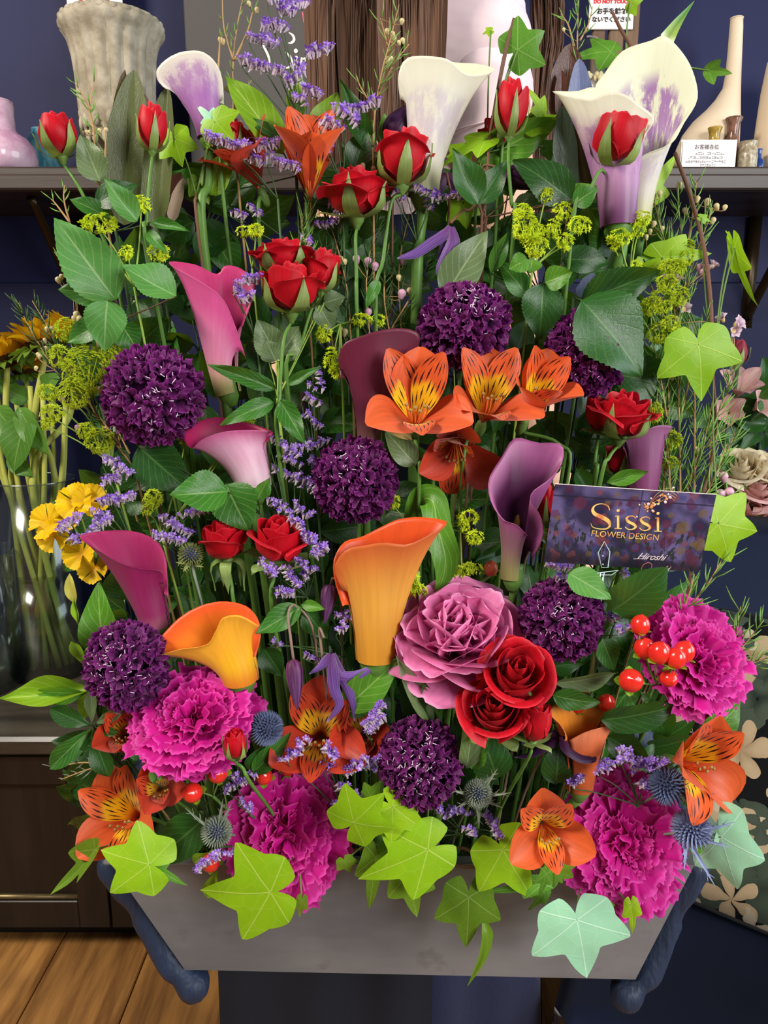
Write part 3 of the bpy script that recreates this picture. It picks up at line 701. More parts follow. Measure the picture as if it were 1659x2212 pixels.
for k in range(49):
    a = k*PI/24; c_, s_ = math.cos(a), math.sin(a); f = 1/max(abs(c_), abs(s_))**.86; pp.append(V((c_*f*.226, 0, s_*f*hh*.955)))
tube(m, pp, [.004], 6, 1); obj('piping', m.data('piping', pmat('dark_piping', (30, 30, 32), .8)), cu, TRS(cc, Rc, 1))
# ================================================================ PLANT KIT
M_stem = pmat('green_stem', (88, 128, 54), .45, .4, .25, 30, trans=.1)
M_stemd = pmat('dark_stem', (50, 72, 36), .5, .3, .3, 30)
M_twig = pmat('brown_twig', (104, 72, 56), .6, .3, .3, 60)
M_calyx = pmat('calyx_green', (104, 136, 66), .5, .35, .3, 60, trans=.15)
L_rose = leafmat('rose_leaf', (66, 134, 42), (22, 70, 22), (150, 178, 104))
L_rosel = leafmat('light_rose_leaf', (104, 164, 76), (62, 124, 54), (170, 196, 140), rough=.45)
L_dark = leafmat('dark_leaf', (44, 100, 34), (14, 46, 16), (90, 130, 66), nside=8)
L_lime = leafmat('lime_leaf', (150, 190, 40), (104, 152, 26), (200, 220, 120), nside=6, trans=.32)
L_mid = leafmat('mid_green_leaf', (98, 156, 42), (58, 112, 28), (166, 200, 110), nside=6)
L_grey = leafmat('grey_green_leaf', (120, 140, 96), (70, 96, 56), (170, 184, 140), nside=7)
L_olive = leafmat('olive_bract', (112, 116, 62), (70, 84, 48), (120, 120, 70), nside=1, vamt=.08)
L_red = leafmat('dark_red_bract', (92, 34, 32), (54, 18, 22), (120, 60, 50), nside=3, vamt=.2)
L_blue = leafmat('blue_grey_bract', (118, 132, 178), (76, 84, 120), (130, 140, 180), nside=3, vamt=.15, trans=.1)
def leafdata(key, wf, serr=0, fold=.18, droop=.15, wave=.03, nu=6, nv=22, ph=0.0, ttip=1.0):
    m = MB()
    def fn(u, v):
        s = u*2-1; w = wf(v)*.5
        if serr and abs(s) > .99:
            f = (v*serr) % 1; w *= 1+.13*(1-f)*(1 if .03 < v < .97 else 0)
        return V((s*w, v + (-.02*(1-abs(s)) if v < .01 else 0), fold*abs(s)*wf(v)*.5 - droop*(v-.25)**2 + wave*math.sin(v*9+s*2+ph)*abs(s)))
    grid(m, fn, nu, nv); return m
def w_ov(v): return max(.02, (math.sin(PI*min(1, v**.72))**.85)*(1-.12*v))
def w_lan(v): return max(.02, math.sin(PI*v**.85)**1.05)
def w_strap(v): return max(.02, min(1, v*4+.35)*min(1, (1-v)*2.6)**.55)
def w_obo(v): return max(.03, math.sin(PI*min(1, v**1.5))**.75)
LD = {}
for i, (dr, wv, ph, fo) in enumerate(((.18, .03, 0, .16), (-.10, .045, 2, .26), (.35, .03, 4, .10))):
    LD['rose', i] = leafdata('r', w_ov, 17, fo, dr, wv, 6, 34, ph)
    LD['ov', i] = leafdata('o', w_ov, 0, fo, dr, wv, 6, 16, ph)
    LD['lan', i] = leafdata('l', w_lan, 0, fo*1.4, dr, wv, 4, 16, ph)
    LD['strap', i] = leafdata('s', w_strap, 0, fo*.5, dr*.25, 0.0, 6, 20, ph)
    LD['obo', i] = leafdata('b', w_obo, 0, fo, dr, wv, 6, 16, ph)
# ---- ivy
IVA = [0, .98, -.98, 2.05, -2.05]
def ivydata(rl, droop, cup, ph):
    """rl: radii of main, side, basal lobes"""
    key = [(-PI, .10), (-2.75, rl[2]*.78), (-2.05, rl[2]), (-1.50, rl[1]*.63), (-.98, rl[1]), (-.46, rl[1]*.67), (0, rl[0]), (.46, rl[1]*.67), (.98, rl[1]), (1.50, rl[1]*.63), (2.05, rl[2]), (2.75, rl[2]*.78), (PI, .10)]
    def rad(a):
        for (a0, r0), (a1, r1) in zip(key, key[1:]):
            if a <= a1+1e-9:
                t = (a-a0)/(a1-a0)
                t = t**1.4 if r1 > r0 else 1-(1-t)**1.4
                return r0+(r1-r0)*t
        return .1
    m = MB(); n = 72; K = 6; vs = [V((0, 0, 0))]; uv = [(.5, .5)]; fs = []
    for k in range(1, K+1):
        for i in range(n+1):
            a = -PI+2*PI*i/n; r = rad(a)*(k/K); x, y = math.sin(a)*r, math.cos(a)*r
            z = -droop*(r**2) + cup*abs(x)*.5 + .035*math.sin(a*5+ph)*r*r + .02*math.sin(x*9+y*7+ph)*r
            vs.append(V((x, y, z))); uv.append((x*.5+.5, y*.5+.5))
    for i in range(n): fs.append((0, 1+i+1, 1+i))
    for k in range(K-1):
        for i in range(n):
            a = 1+k*(n+1)+i; fs.append((a, a+1, a+n+2, a+n+1))
    m.add(vs, fs, uv); return m
LD['ivy', 0] = ivydata((1, .80, .50), .22, .12, 0); LD['ivy', 1] = ivydata((1, .62, .36), .34, .25, 2); LD['ivy', 2] = ivydata((.9, .86, .62), .12, -.1, 4); LD['ivy', 3] = ivydata((1.05, .72, .30), -.15, .35, 1)
def ivymat(name, base, dark, vein, trans=.35, rough=.42, vamt=.55):
    t = NT(name); uv, u, v = t.uv(); x = t.ma('SUBTRACT', u, .5); y = t.ma('SUBTRACT', v, .5); best = None
    for a in IVA:
        al = t.ma('ADD', t.ma('MULTIPLY', x, math.sin(a)), t.ma('MULTIPLY', y, math.cos(a)))
        pe_ = t.ma('ABSOLUTE', t.ma('SUBTRACT', t.ma('MULTIPLY', x, math.cos(a)), t.ma('MULTIPLY', y, math.sin(a))))
        pe_ = t.ma('ADD', pe_, t.ma('MULTIPLY', t.ma('LESS_THAN', al, 0.0), 1.0)); best = pe_ if best is None else t.ma('MINIMUM', best, pe_)
    mk = t.ma('SUBTRACT', 1.0, t.step(best, .001, .007))
    vo = t.n('TexVoronoi', feature='DISTANCE_TO_EDGE'); t.t.links.new(uv, vo.inputs['Vector']); vo.inputs['Scale'].default_value = 8.5
    se = t.ma('SUBTRACT', 1.0, t.step(vo.outputs[0], .01, .06)); ve = t.ma('MAXIMUM', mk, t.ma('MULTIPLY', se, .13))
    k = t.noi(uv, 4, 3); r = t.n('ObjectInfo').outputs['Random']; f = t.ma('ADD', t.ma('MULTIPLY', k, .6), t.ma('MULTIPLY', r, .4))
    col = t.mix(f, lin(dark), lin(base)); col = t.mix(t.ma('MULTIPLY', ve, vamt), col, lin(vein))
    return t.end(col, rough, .45, trans, nrm=t.bump(ve, .25, .001))
I_lime = ivymat('lime_ivy', (168, 208, 30), (118, 174, 18), (206, 228, 112)); I_green = ivymat('green_ivy', (118, 172, 56), (66, 128, 34), (176, 206, 120))
I_pale = ivymat('pale_mint_ivy', (176, 228, 192), (140, 200, 160), (214, 244, 226), .2); I_shade = ivymat('shaded_lime_ivy', (122, 158, 40), (82, 122, 28), (160, 186, 96))  # I_shade: lime ivy with shade put into its colour, for leaves hanging in shadow
MATS = {'rose': L_rose, 'ov': L_dark, 'lan': L_mid, 'strap': L_olive, 'obo': L_dark, 'ivy': I_lime}
LC = {}
def leafme(kind, var, mat):
    k = (kind, var, mat.name)
    if k not in LC: LC[k] = LD[kind, var].data('leaf', mat)
    return LC[k]
def leafAt(parent, kind, b, t, wid, roll=0.0, mat=None, var=None, name='leaf', face=None, label=None):
    d = t-b; L = d.length
    n = face if face is not None else TW
    var = rnd.randrange(3) if var is None else var
    y = d.normalized(); x = y.cross(n)
    if x.length < .05: x = y.cross(UP)
    x.normalize(); z = x.cross(y)
    R = Matrix((x, y, z)).transposed() @ Matrix.Rotation(math.radians(roll), 3, 'Y')
    return obj(name, leafme(kind, var, mat or MATS[kind]), parent, TRS(b, R, (wid, L, L) if kind != 'ivy' else (wid*.74, L, L)), label)
def leafpx(parent, kind, b, t, w, dy=0.0, dt=0.0, roll=0.0, mat=None, var=None, **kw):
    """b, t: base and tip pixels; dy: depth offset of base, dt: extra of tip; w: width in pixels"""
    B = PY(b[0], b[1], Yd(b[1])+dy); T = PY(t[0], t[1], Yd(b[1])+dy+dt)
    return leafAt(parent, kind, B, T, w*S(b[0], b[1], dy), roll, mat, var, **kw)

def root(p, dx=0):
    return V((max(TL.x*.84, min(TR.x*.84, p.x*.78+dx)), max(.462, min(.572, p.y+.025)), ZF-.004))
def stem(parent, pts, r, mat=None, name='stem', n=7):
    return put(name, tube(MB(), pts, r if hasattr(r, '__len__') else [r], n, 5), mat or M_stem, parent)
def stempts(hb, path, dy, rt):
    pts = [hb] + [P(x, y, dy+.004*i) for i, (x, y) in enumerate(path)]
    last = pts[-1]; pts.append(last.lerp(rt, .5) + V((0, .008, 0))); pts.append(rt); return pts

# ---- roses
R_red = petalmat('red_rose_petal', (208, 12, 34), (216, 70, 84), vein=.10, lo=0, hi=.3, rough=.5, trans=.2, sheen=.1, edge=(222, 50, 66), var=.35, tcol=(.6, .01, .03, 1))
def rp(half, prof, ht=1.0, curl=0.0, ph=0.0, drop=.3):
    m = MB()
    def fn(u, v):
        s = u*2-1; a = s*half; r = lerpl(prof, v) + .04*math.sin(s*4+ph)*v*v; zt = ht*(1-drop*abs(s)**2.6)
        z = zt*v + .03*math.sin(s*7+ph)*v**3
        if curl and v > .7: k = (v-.7)/.3; r += curl*k*k; z -= curl*.55*k*k*k
        wd = min(1, .25+v*1.4); return V((math.sin(a*wd)*r, math.cos(a*wd)*r, z))
    grid(m, fn, 10, 8); return m
ROSEM = {}
for k, spec in {'in': (2.0, [.12, .6, .9, 1.0, .95, .8], 1, 0, 0), 'mid': (1.35, [.15, .7, 1.0, 1.06, 1.04, 1.0], 1, .06, 1), 'mid2': (1.3, [.15, .75, 1.02, 1.08, 1.06, 1.06], 1, .12, 3),
                'out': (1.15, [.15, .8, 1.05, 1.12, 1.16, 1.24], 1, .26, 2), 'out2': (1.1, [.15, .85, 1.08, 1.15, 1.22, 1.34], 1, .34, 5), 'bud': (1.5, [.15, .72, .98, 1.02, .90, .66], 1, .05, 1), 'bud2': (1.25, [.15, .75, 1.0, 1.06, .98, .84], 1, .14, 4)}.items():
    ROSEM[k] = rp(*spec)
RMC = {}
def rpm(k, mat):
    if (k, mat.name) not in RMC: RMC[k, mat.name] = ROSEM[k].data('petal', mat)
    return RMC[k, mat.name]
M_sep = leafmat('sepal_green', (150, 172, 100), (104, 134, 66), (196, 208, 156), nside=1, vamt=.25)
def sepdata(rr, zz, wd):
    m = MB(); grid(m, lambda u, v: V(((u-.5)*wd*w_lan(min(1, .22+v*.78))*(1-.15*v), lerpl(rr, v)-.06*abs(u-.5)*2*v, lerpl(zz, v))), 4, 12); return m.data('sepal', M_sep)
SEPM = {'up': [sepdata([.22, .62, .92, 1.10, 1.15, 1.17, 1.16], [-.06, .02, .12, .28, .42, .58, .76], .62), sepdata([.22, .66, .98, 1.14, 1.18, 1.22, 1.30], [-.06, .02, .12, .26, .42, .56, .66], .56)],
        'out': [sepdata([.2, .6, .95, 1.2, 1.4, 1.5, 1.55], [-.06, -.02, .02, .06, .06, 0, -.08], .7), sepdata([.2, .6, .9, 1.15, 1.3, 1.4, 1.52], [-.06, -.02, .04, .10, .16, .24, .34], .7)],
        'down': [sepdata([.2, .55, .8, .9, .85, .8, .78], [-.04, -.02, -.1, -.26, -.45, -.65, -.85], .6)]}
HIPm = lathe(MB(), [(.12, -.62), (.16, -.5), (.24, -.38), (.33, -.24), (.36, -.1), (.33, .02), (.26, .08)], None, 14).data('hip', M_calyx)
def rosehead(t, c, ax, R, Hh, kind, mat, seed, sep='up', spin=None):
    q = random.Random(seed); Fm = fr(ax, RT); base = c - ax*(Hh*.5); sp_ = q.uniform(0, 6.28) if spin is None else spin
    if kind == 'open': seq = [('in', .2, 1.0)]*1+[('in', .28, 1.01), ('in', .36, 1.0), ('mid', .45, .98), ('mid', .53, .97), ('mid', .6, .96), ('mid2', .66, .95), ('mid2', .72, .93), ('mid2', .78, .9), ('mid2', .84, .87), ('out', .84, .84), ('out', .88, .8), ('out2', .88, .76), ('out2', .9, .74), ('out', .92, .72)]
    elif kind == 'half': seq = [('in', .26, 1.0), ('in', .36, 1.01), ('in', .46, 1.0), ('mid', .56, .99), ('mid', .66, .97), ('mid', .76, .96), ('mid', .84, .94), ('mid2', .90, .92), ('mid2', .94, .88), ('out', .92, .86), ('out', .92, .82)]
    else: seq = [('in', .3, 1.0), ('in', .42, 1.01), ('bud', .58, 1.0), ('bud', .72, .99), ('bud', .82, .98), ('bud2', .9, .97), ('bud', .97, .95), ('bud2', 1.0, .93)]
    for i, (k, s_, h_) in enumerate(seq):
        a = sp_+i*2.4+q.uniform(-.2, .2); tl = q.uniform(-.09, .05)
        M = Matrix.Translation(base) @ Fm.to_4x4() @ Matrix.Rotation(a, 4, 'Z') @ Matrix.Rotation(tl, 4, 'X') @ Matrix.Diagonal((R*s_*.93, R*s_*.93, Hh*h_, 1))
        obj('petal', rpm(k, mat), t, M)
    obj('hip', HIPm, t, TRS(base, Fm, R*.82))
    for i in range(5):
        a = sp_+i*1.2566+.4
        k = sep if not (sep == 'up' and i == 4 and kind != 'bud') else 'out'; sm_ = SEPM[k][q.randrange(len(SEPM[k]))]; kk = (.97 if kind == 'bud' else 1.0) if k == 'up' else 1
        obj('sepal', sm_, t, Matrix.Translation(base) @ Fm.to_4x4() @ Matrix.Rotation(a, 4, 'Z') @ Matrix.Diagonal((R*kk, R*kk, (Hh if k != 'out' else R*1.2)*q.uniform(.9, 1.1), 1)))
    return base
def rose(label, x, y, w, h, kind='half', ax=(0, 1, .25), dY=0.0, path=(), sep='up', leaves=(), group=None, mat=None, seed=None, sr=4.5, spin=None):
    c = P(x, y, dY); s = S(x, y, dY); a = D(*ax); R, Hh = w*s/2, h*s
    rt = root(c); t = thing('rose', label, 'rose', rt, group)
    b = rosehead(t, c, a, R, Hh, kind, mat or R_red, seed or int(x*7+y), sep, spin)
    stem(t, stempts(b-a*R*.45, path, dY, rt), [sr*s*.75, sr*s, sr*s])
    for lf in leaves: leafpx(t, *lf[:4], dy=dY+(lf[4] if len(lf) > 4 else 0), dt=(lf[5] if len(lf) > 5 else 0), roll=(lf[6] if len(lf) > 6 else 0), mat=(lf[7] if len(lf) > 7 else None), var=(lf[8] if len(lf) > 8 else None))
    return t

# ---- ruffled petals (carnation, scabious, peony)
def fan(seed, W_=1.0, ruf=.16, fr_=3.2, ser=.055, nt=11, nu=20, nv=6, cup=0.0, curl=0.0, rnd_edge=.22):
    q = random.Random(seed); ph = q.uniform(0, 6); ph2 = q.uniform(0, 6); m = MB()
    def fn(u, v):
        s = u*2-1; w = W_*.5*(.10+.90*v**1.15)
        r = v*(1-rnd_edge*s*s*v); e = (ser*((abs(((u*nt) % 1)*2-1))-.5)*2 + ser*.6*math.sin(u*29+ph)) if v > .99 else 0
        z = ruf*v**1.7*(math.sin(fr_*2*PI*u*.5+ph)+.45*math.sin(fr_*PI*2.3*u+ph2)) + cup*s*s*v + curl*v**3
        return V((s*w*(1-.05*math.cos(ph+u*7)*v), r+e, z))
    grid(m, fn, nu, nv); return m
C_mag = petalmat('magenta_carnation_petal', (214, 18, 146), (150, 6, 96), vein=.08, rough=.6, trans=.3, sheen=.1, lo=.1, hi=.85, edge=(236, 84, 188), var=.3, tcol=(.62, .01, .28, 1))
def ruffle(seed, th0, th1, Wd, ruf=.11, nu=30, nv=9, ser=.035, nt=14):
    """petal that rises from the calyx and rolls outward, with a ruffled fringed edge"""
    q = random.Random(seed); ph, ph2, k1 = q.uniform(0, 6), q.uniform(0, 6), q.uniform(2.2, 3.4); pts = []; x = z = 0.0; m = MB()
    for k in range(nv+1):
        pts.append((x, z)); th = th0+(th1-th0)*((k+.5)/nv)**1.5; x += math.sin(th)/nv; z += math.cos(th)/nv
    def fn(u, v):
        s = u*2-1; k = int(round(v*nv)); rr, zz = pts[k]; th = th0+(th1-th0)*v**1.5; w = Wd*.5*(.12+.88*v**1.1)
        n_ = ruf*v**1.6*(math.sin(k1*PI*u+ph)+.5*math.sin(k1*2.4*PI*u+ph2)); sh = -.20*s*s*v*v
        e = ser*(abs(((u*nt+ph) % 1)*2-1)-.5)*2+ser*.7*math.sin(u*31+ph) if v > .99 else 0
        d = sh+e; return V((s*w, rr + d*math.sin(th) - n_*math.cos(th), zz + d*math.cos(th) + n_*math.sin(th)))
    grid(m, fn, nu, nv); return m
CRING = [(6, .0, .45, .80, .55), (8, .06, .75, .92, .70), (9, .14, 1.1, 1.0, .82), (10, .28, 1.5, 1.06, .92), (11, .5, 1.85, 1.10, 1.0), (11, .8, 2.0, 1.10, 1.05), (9, 1.15, 2.1, 1.06, 1.08)]
CARN = [[ruffle(r*10+i, c_[1], c_[2], c_[4]*1.22, (.10 if r < 3 else .07)+.025*(i % 2)).data('petal', C_mag) for i in range(4)] for r, c_ in enumerate(CRING)]
CALYm = lathe(MB(), [(.1, -1.0), (.2, -.95), (.24, -.5), (.26, 0), (.2, .15)], None, 14).data('calyx', M_calyx)
def carnation(label, x, y, rx, ry, ax, dY=0.0, n=62, seed=1, path=(), flat=.72):
    c = P(x, y, dY); s = S(x, y, dY); a = D(*ax); rt = root(c); t = thing('carnation', label, 'carnation', rt)
    q = random.Random(seed); Fm = fr(a, RT); R = rx*s; St = Matrix.Diagonal((1, ry/rx, flat, 1)); org = c - a*R*.42
    for r, (cnt, t0, t1, L, wd) in enumerate(CRING):
        for j in range(cnt):
            az = j*2*PI/cnt+r*.7+q.uniform(-.25, .25); l = R*L*1.12*q.uniform(.9, 1.08)
            Rr = Matrix.Rotation(az, 4, 'Z') @ Matrix.Rotation(q.uniform(-.14, .14), 4, 'X') @ Matrix.Rotation(q.uniform(-.5, .5)*(1-r/8), 4, 'Z')
            off = V((q.uniform(-.12, .12), q.uniform(-.12, .12), 0))*R*(1.6 if r < 2 else .5)
            obj('petal', CARN[r][q.randrange(4)], t, Matrix.Translation(org) @ Fm.to_4x4() @ St @ Matrix.Translation(off) @ Rr @ Matrix.Scale(l, 4))
    obj('calyx', CALYm, t, TRS(org, Fm, R*.6)); stem(t, stempts(org-a*R*.5, path, dY, rt), 5*s); return t
S_pur = petalmat('dark_scabious_petal', (118, 28, 108), (40, 4, 44), vein=.12, rough=.55, trans=.2, sheen=.2, lo=.3, hi=1.0, edge=(150, 62, 144), var=.5, tcol=(.3, .02, .3, 1))
SCAB = []
for i in range(6):
    m = MB()
    for k in range(4):
        f = ruffle(i*9+k, .1, 1.25+.15*k, 1.15, .18, 9, 4, .06, 4); Mx = Matrix.Rotation(k*1.57+.5*i, 4, 'Z') @ Matrix.Rotation(.1*math.sin(i+k), 4, 'X'); m.add([Mx @ p for p in f.v], f.f, f.uv)
    SCAB.append(m.data('floret', S_pur))
M_pin = pmat('white_stamen', (214, 188, 212), .5, .3, .05)
def scabious(label, x, y, rx, ry, ax, dY=0.0, n=84, seed=1, path=(), pins=80, pc=None):
    c = P(x, y, dY); s = S(x, y, dY); a = D(*ax); rt = root(c); t = thing('scabious', label, 'scabious', rt)
    q = random.Random(seed); Fm = fr(a, RT); R = rx*s; k = ry/rx
    T_ = TW; Ei = Matrix((RT, UP, TW)).transposed()
    def shp(d):   # ellipsoid in picture axes
        l = Ei.transposed() @ d; return Ei @ V((l.x, l.y*k, l.z*.86))
    m = MB(); ball(m, c, .62*R, 14, 10); put('core', m, S_pur, t)
    for i in range(n):
        z = 1-1.55*(i+.5)/n; r = math.sqrt(max(0, 1-z*z)); az = i*2.39996
        d = Fm @ V((math.cos(az)*r, math.sin(az)*r, z)); d = (d+V((q.uniform(-.08, .08), q.uniform(-.08, .08), q.uniform(-.08, .08)))).normalized()
        L = R*(.36+.22*max(0, 1-z)*.5)*q.uniform(.85, 1.2); p = c + shp(d)*(R*q.uniform(.93, 1.02)-L*.72)
        Rr = fr(d).to_4x4() @ Matrix.Rotation(q.uniform(0, 6.28), 4, 'Z') @ Matrix.Rotation(q.uniform(-.3, .3), 4, 'X')
        obj('floret', SCAB[q.randrange(6)], t, Matrix.Translation(p) @ Rr @ Matrix.Scale(L, 4))
    m = MB(); pcd = D(*pc) if pc else a
    for i in range(int(pins*.62)):
        d = (pcd + V((q.gauss(0, .42), q.gauss(0, .42), q.gauss(0, .42)))).normalized(); p = c + shp(d)*R*1.0
        tx = fr(d) @ V((math.cos(i*1.7), math.sin(i*1.7), q.uniform(0, .5))); tube(m, [p, p+tx*R*q.uniform(.07, .13)], [R*.011], 4, 1)
    o = put('stamens', m, M_pin, t); o['kind'] = 'stuff'
    stem(t, stempts(c-a*R*.8, path, dY, rt), 4.5*s); return t
P_pink = petalmat('pink_peony_petal', (242, 134, 188), (214, 84, 150), vein=.08, rough=.5, trans=.32, sheen=.1, lo=0, hi=.8, edge=(250, 184, 222), var=.2, tcol=(.72, .22, .52, 1))
def spoon(seed, W_=.95, cup=.35, curl=-.2, ruf=.04, nu=12, nv=12, notch=0.0):
    q = random.Random(seed); ph = q.uniform(0, 6); m = MB()
    def fn(u, v):
        s = u*2-1; w = W_*.5*max(.12, math.sin(PI*min(.93, .07+v*.80))**.8); top = (.18*abs(s)**2.4 + notch*math.exp(-(s/.15)**2) + .02*math.sin(s*9+ph))*v**6
        z = cup*math.sin(v*PI*.62)*.5 + cup*.8*s*s*math.sin(PI*min(1, v*.9)) + curl*max(0, v-.65)**2*3 + ruf*math.sin(s*5+ph+v*4)*v
        return V((s*w, v-top*.8-.08*cup*v, z))
    grid(m, fn, nu, nv); return m
PEON = [[spoon(r*5+i, (1.25, 1.2, 1.1, 1.0, .9, .8)[r]*(1, .85, 1.1)[i], (.34, .46, .55, .6, .6, .5)[r], (-.25, -.05, .15, .3, .4, .5)[r]*(1, .4, 1.3)[i], .025, notch=(.1, 0, .05)[i]).data('petal', P_pink) for i in range(3)] for r in range(6)]
def peony(label, x, y, rx, ry, ax, dY, seed=1):
    c = P(x, y, dY); s = S(x, y, dY); a = D(*ax); rt = root(c); t = thing('peony', label, 'peony', rt); q = random.Random(seed)
    Fm = fr(a, RT); R = rx*s; org = c-a*R*.62; k = ry/rx
    St = Matrix.Diagonal((1, k, 1, 1))
    rings = [(7, 1.34, 1.10, 1.0), (7, 1.0, 1.04, 1.0), (6, .74, 1.0, .95), (6, .52, .95, .9), (5, .32, .88, .8), (4, .14, .80, .7)]; i = 0
    for rn, (cnt, al, L, wd) in enumerate(rings):
        for j in range(cnt):
            az = j*2*PI/cnt + rn*.62 + q.uniform(-.18, .18); al2 = al+q.uniform(-.1, .1); ll = R*L*q.uniform(.93, 1.07); i += 1
            Rr = Matrix.Rotation(az, 4, 'Z') @ Matrix.Rotation(PI/2-al2, 4, 'X') @ Matrix.Rotation(q.uniform(-.22, .22), 4, 'Y')
            Mr = Matrix.Diagonal((ll*wd*q.uniform(.9, 1.15), ll, ll*.8, 1))
            obj('petal', PEON[rn][q.randrange(3)], t, Matrix.Translation(org) @ Fm.to_4x4() @ St @ Rr @ Mr)
    stem(t, stempts(org, (), dY, rt), 7*s); return t

# ---- alstroemeria
def alstmat(name, tip, base, spots, yellow=(246, 196, 24)):
    t = NT(name); uv, u, v = t.uv(); d = t.ma('ABSOLUTE', t.ma('SUBTRACT', u, .5)); k = t.noi(uv, 18, 2, .5, (1, .1, 1)); r = t.n('ObjectInfo').outputs['Random']
    col = t.mix(t.step(v, .0, .9), lin(base), lin(tip)); col = t.mix(t.ma('MULTIPLY', t.step(k, .4, .65), .3), col, lin(tuple(int(c*.72) for c in tip)))
    col = t.mix(t.ma('MULTIPLY', r, .3), col, lin(tuple(int(c*.8) for c in tip)))
    if spots:
        ym = t.ma('MULTIPLY', t.ma('SUBTRACT', 1.0, t.step(t.ma('ADD', v, t.ma('MULTIPLY', d, .25)), .60, .72)), t.step(v, .16, .3)); col = t.mix(ym, col, lin(yellow))
        wv = t.ma('ABSOLUTE', t.ma('SUBTRACT', t.ma('FRACT', t.ma('MULTIPLY', u, 7.0)), .5))
        lane = t.ma('FLOOR', t.ma('MULTIPLY', u, 7.0)); wn = t.n('TexWhiteNoise', noise_dimensions='1D'); t.t.links.new(lane, wn.inputs['W'])
        dv = t.ma('ABSOLUTE', t.ma('SUBTRACT', t.ma('FRACT', t.ma('ADD', t.ma('MULTIPLY', v, 4.2), t.ma('MULTIPLY', wn.outputs[0], 5.0))), .5))
        dash = t.ma('LESS_THAN', t.ma('ADD', t.ma('MULTIPLY', wv, 2.3), t.ma('MULTIPLY', dv, 1.0)), .44)
        dash = t.ma('MULTIPLY', dash, t.ma('MULTIPLY', t.step(v, .22, .32), t.ma('SUBTRACT', 1.0, t.step(v, .88, .94)))); col = t.mix(dash, col, lin((52, 8, 10)))
    return t.end(col, .45, .4, .28, sheen=.15, nrm=t.bump(k, .2, .0008))
A_or = alstmat('orange_tepal', (236, 100, 44), (206, 70, 40), False); A_ors = alstmat('spotted_orange_tepal', (234, 96, 40), (220, 120, 30), True)
A_rd = alstmat('red_orange_tepal', (206, 62, 34), (150, 36, 26), False); A_rds = alstmat('spotted_red_tepal', (204, 66, 30), (170, 60, 20), True, (224, 168, 24))
def tepal(wmax, th0, th1, pk=.68, cup=.2, pw_=1.0, nv=16):
    m = MB(); pts = []; x = z = 0.0; N = nv
    for k in range(N+1):
        pts.append((x, z)); th = th0+(th1-th0)*((k+.5)/N)**1.1; x += math.sin(th)/N; z += math.cos(th)/N
    def fn(u, v):
        k = int(round(v*N)); rr, zz = pts[k]; s = u*2-1; g = v**pw_
        w = wmax*.5*max(.07, math.sin(PI*min(.985, g**(math.log(.5)/math.log(pk)))) ** .72)
        th = th0+(th1-th0)*v; c_ = cup*w*(s*s)
        return V((s*w, rr - c_*math.cos(th), zz + c_*math.sin(th)))
    grid(m, fn, 8, N); return m
TEP = {}
def tepme(kind, mat):
    if (kind, mat.name) not in TEP:
        sp_ = {'out': (.60, .30, 1.25, .66, .32), 'outc': (.58, .25, .85, .68, .42), 'in': (.37, .24, 1.0, .66, .25), 'inc': (.36, .18, .58, .68, .35), 'curl': (.6, .3, 2.3, .7, .5), 'incurl': (.4, .25, 1.9, .7, .5)}[kind]
        TEP[kind, mat.name] = tepal(*sp_).data('tepal', mat)
    return TEP[kind, mat.name]
M_stam = pmat('orange_stamen', (228, 120, 70), .5, .3, .1); M_anth = pmat('anther', (150, 120, 70), .6, .2, .2)
def alstro(label, x, y, r, ax, dY=0.0, upv=(0, 1, 0), kind='open', red=False, path=(), seed=1, cal=True, hide=()):
    """x, y: throat of the flower; r: petal length in pixels; ax: facing; upv: the side of the two spotted upper tepals"""
    c = P(x, y, dY); s = S(x, y, dY); a = D(*ax); r = r*1.28; t = thing('alstroemeria', label, 'alstroemeria', root(c)); rt = root(c); q = random.Random(seed)
    Fm = fr(a, D(*upv)).to_4x4() @ Matrix.Rotation(-PI/2, 4, 'Z'); L = r*s; base = c - a*L*.28; o, i_ = ('out', 'in') if kind == 'open' else ('outc', 'inc')
    mo, mi_ = (A_rd, A_rds) if red else (A_or, A_ors)
    lst = [(o, 0, mo, 1.0), (o, 2.15, mo, .98), (o, -2.15, mo, .98), (i_, .62, mi_, 1.02), (i_, -.62, mi_, 1.02), (i_, PI, mi_, .92)]
    for n_, (k, az, mt, sc) in enumerate(lst):
        if n_ in hide: continue
        if kind == 'curl' and n_ in (1, 5): k = 'curl' if n_ == 1 else 'incurl'
        kk = L*sc*(1.02 if k[0] == 'i' else 1)
        M = Matrix.Translation(base) @ Fm @ Matrix.Rotation(-az+q.uniform(-.12, .12), 4, 'Z') @ Matrix.Rotation(q.uniform(-.08, .08), 4, 'X') @ Matrix.Diagonal((kk, kk, kk, 1))
        obj('tepal', tepme(k, mt), t, M)
    for k in range(6):
        az = 2.4+k*.28; d = (Fm.to_3x3() @ V((math.sin(az)*.32, math.cos(az)*.32, 1))).normalized(); p1 = base+d*L*.42; p2 = base+d*L*.62+(Fm.to_3x3() @ V((0, .12, .05)))*L*(.4+.3*(k % 2))
        st = put('stamen', tube(MB(), [base, p1, p2], [L*.011], 5, 4), M_stam, t); put('anther', ball(MB(), p2, L*.022, 6, 5), M_anth, st)
    ov = lathe(MB(), [(.03, -.2), (.055, -.16), (.075, -.06), (.06, .03), (.04, .08)], None, 10).data('ovary', M_calyx); obj('ovary', ov, t, TRS(base, Fm.to_3x3(), L))
    stem(t, stempts(base-a*L*.16, path, dY+.006, rt), 4.5*s); return t

